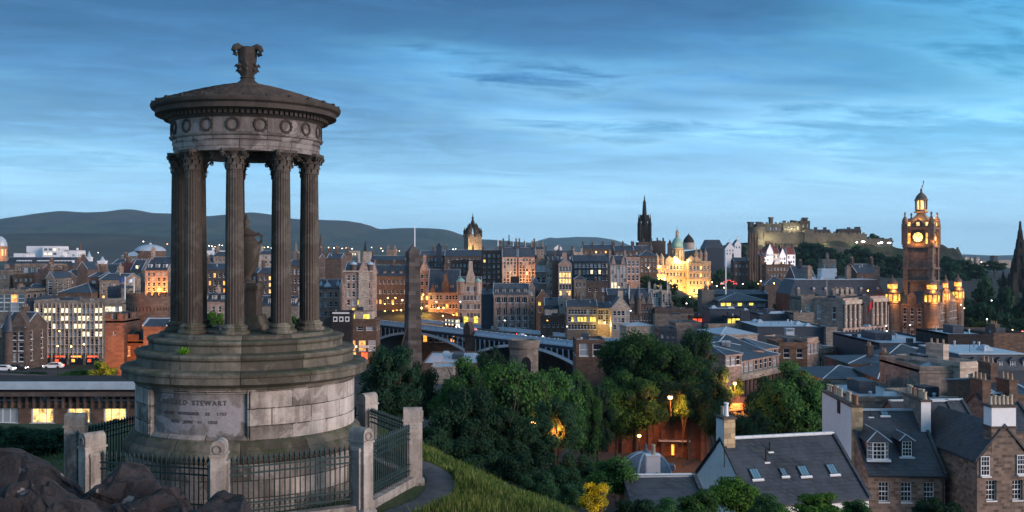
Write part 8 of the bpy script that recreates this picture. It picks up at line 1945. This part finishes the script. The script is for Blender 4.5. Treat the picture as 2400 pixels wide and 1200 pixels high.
M['carwhite'] = plain('car_paint_white', (.78, .79, .82), .25, .05, 1, 0, None, .6); M['carblack'] = plain('car_paint_dark', (.03, .035, .05), .25, .1, 1, 0, None, .6); M['carred'] = plain('car_paint_red', (.35, .03, .03), .3, .1)
ct = {k: car_tree(k, 'x') for k in ('carwhite', 'carblack', 'carred')}; used = set()
def car(label, px, py, Y, k, rz):
    loc = (X(px, Y), Y, Z(py, Y))
    if k not in used: used.add(k); r = ct[k][0]; r.location = loc; r.rotation_euler = (0, 0, rz); r['label'] = label
    else: copy_tree(ct[k], loc, rz, None, label)
car('white hatchback parked before the red lit shop fronts of the office block', 125, 864, 236, 'carwhite', PI * 1.03)
car('pale car at the left edge of the street', 12, 870, 236, 'carwhite', .02)
car('dark car with red tail lights left of the white hatchback', 42, 868, 240, 'carblack', 0)
def on_bridge(u, y):
    c, s_ = math.cos(bang), math.sin(bang); return (BL.x + c * u - s_ * y, BL.y + s_ * u + c * y, bzv(u) - 1.59)
def bcar(label, px, y, k, flip=0):
    u = u_of_px(px); loc = on_bridge(u, y)
    if k not in used: used.add(k); r = ct[k][0]; r.location = loc; r.rotation_euler = (0, 0, bang + flip); r['label'] = label
    else: copy_tree(ct[k], loc, bang + flip, None, label)
bcar('white car on the bridge right behind the bus', 1052, 6, 'carwhite', 0); bcar('second white car on the bridge near the pier', 1068, 9, 'carwhite', PI); bcar('dark car at the middle of the bridge', 1165, 9, 'carblack', PI); bcar('lone white car on the right half of the bridge', 1192, 6.5, 'carwhite', 0); bcar('dark car far left on the bridge behind the obelisk', 930, 8, 'carblack', PI)
for k, (px, py, lab) in enumerate(((1701, 664, 'first car with red tail lights on the mound road'), (1710, 660, 'second car with red tail lights on the mound road'), (1718, 663, 'third car with red tail lights on the mound road'), (1694, 668, 'white car by the lighting mast on the mound road'), (1724, 668, 'red car at the right end of the mound road'))):
    car(lab, px, py, 545 + k * 3, ('carred', 'carblack', 'carred', 'carwhite', 'carred')[k], 1.2)
bus = empty('bus', on_bridge(u_of_px(1006), 12), 'red and white double decker bus on the bridge by the obelisk', 'bus', None, bang)
mb = MB(); mb.box(-5.2, 5.2, -1.2, 1.2, .35, 2.2); mb.mi = 1; mb.box(-5.2, 5.2, -1.2, 1.2, 2.2, 4.1); mb.mi = 0; mb.tbox(-5.2, 5.2, -1.2, 1.2, 4.1, 4.35, .15); mb.obj('body', [M['carred'], M['carwhite']], bus)
for z in (1.2, 3.0):
    for k in range(7): mb = MB(); mb.box(-4.9 + 1.4 * k, -3.7 + 1.4 * k, -1.24, -1.2, z, z + .8); mb.obj('window', M['litw' if k % 2 else 'glass'], bus)
mb = MB(); mb.box(5.2, 5.24, -1, 1, 1.1, 2.1); mb.box(5.2, 5.24, -1, 1, 2.8, 3.8); mb.obj('windscreen', M['litw'], bus)
for x in (-3.4, 3.4):
    for y in (-1.1, 1.1): wm = MB(); wm.smooth = True; wm.lathe([(0, -.12), (.48, -.12), (.48, .12), (0, .12)], 14); wm.xf(Matrix.Rotation(PI / 2, 4, 'X')); wm.obj('wheel', M['soot'], bus, (x, y, .48))
for y in (-.8, .8): mb = MB(); mb.box(5.2, 5.3, y - .18, y + .18, .6, .95); mb.obj('headlight', M['lampw'], bus)
def person_obj(label, px, y, pale, face):
    import bmesh
    me = bpy.data.meshes.new('m'); bm = bmesh.new(); sl = bm.verts.layers.skin.verify()
    V = [(0, 0, .95), (0, 0, 1.2), (0, 0, 1.42), (0, 0, 1.54), (0, .02, 1.70), (.19, 0, 1.38), (.26, .03, 1.1), (.25, .12, .85), (-.19, 0, 1.38), (-.26, -.03, 1.1), (-.25, -.10, .85), (.10, 0, .88), (.11, .12, .48), (.11, .10, .06), (.11, .24, .03), (-.10, 0, .88), (-.11, -.06, .48), (-.11, -.20, .08), (-.11, -.08, .03)]
    E = [(0, 1), (1, 2), (2, 3), (3, 4), (2, 5), (5, 6), (6, 7), (2, 8), (8, 9), (9, 10), (0, 11), (11, 12), (12, 13), (13, 14), (0, 15), (15, 16), (16, 17), (17, 18)]
    rad = [.14, .15, .14, .06, .115, .065, .05, .035, .065, .05, .035, .10, .065, .045, .04, .10, .065, .045, .04]
    vs = [bm.verts.new(v) for v in V]
    for v, r_ in zip(vs, rad): v[sl].radius = (r_, r_ * .8)
    vs[0][sl].use_root = True
    for a, b_ in E: bm.edges.new((vs[a], vs[b_]))
    bm.to_mesh(me); bm.free(); me.materials.append(M['white'] if pale else M['navy'])
    o = bpy.data.objects.new('person', me); COL.objects.link(o); o.modifiers.new('skin', 'SKIN'); sb = o.modifiers.new('sub', 'SUBSURF'); sb.levels = 1; sb.render_levels = 1
    p = on_bridge(u_of_px(px), y); o.location = (p[0], p[1], p[2] + .14); o.rotation_euler = (0, 0, bang + face)
    return tag(o, label, 'person', 'people walking on the bridge')
person_obj('person in pale clothes walking on the bridge left of the round drum tower', 1163, 17.5, True, 0)
person_obj('person in pale clothes on the near pavement above the drum tower', 1264, 2.6, True, PI / 2)
person_obj('person in white walking right of the first above the drum tower', 1297, 2.4, True, -PI / 2)
person_obj('dark dressed person walking between the two pale walkers', 1282, 3.4, False, PI / 2)
# ================================================================ air
hv = bpy.data.materials.new('haze_air'); hv.use_nodes = True; t_ = hv.node_tree; t_.nodes.clear()
o_ = t_.nodes.new('ShaderNodeOutputMaterial'); v_ = t_.nodes.new('ShaderNodeVolumePrincipled'); v_.inputs['Color'].default_value = (.46, .76, 1.0, 1); v_.inputs['Density'].default_value = HAZE; v_.inputs['Anisotropy'].default_value = .2
t_.links.new(v_.outputs[0], o_.inputs['Volume'])
tag(MB().box(-30000, 30000, -400, 27000, 20, 900).obj('haze', hv), kind='stuff')
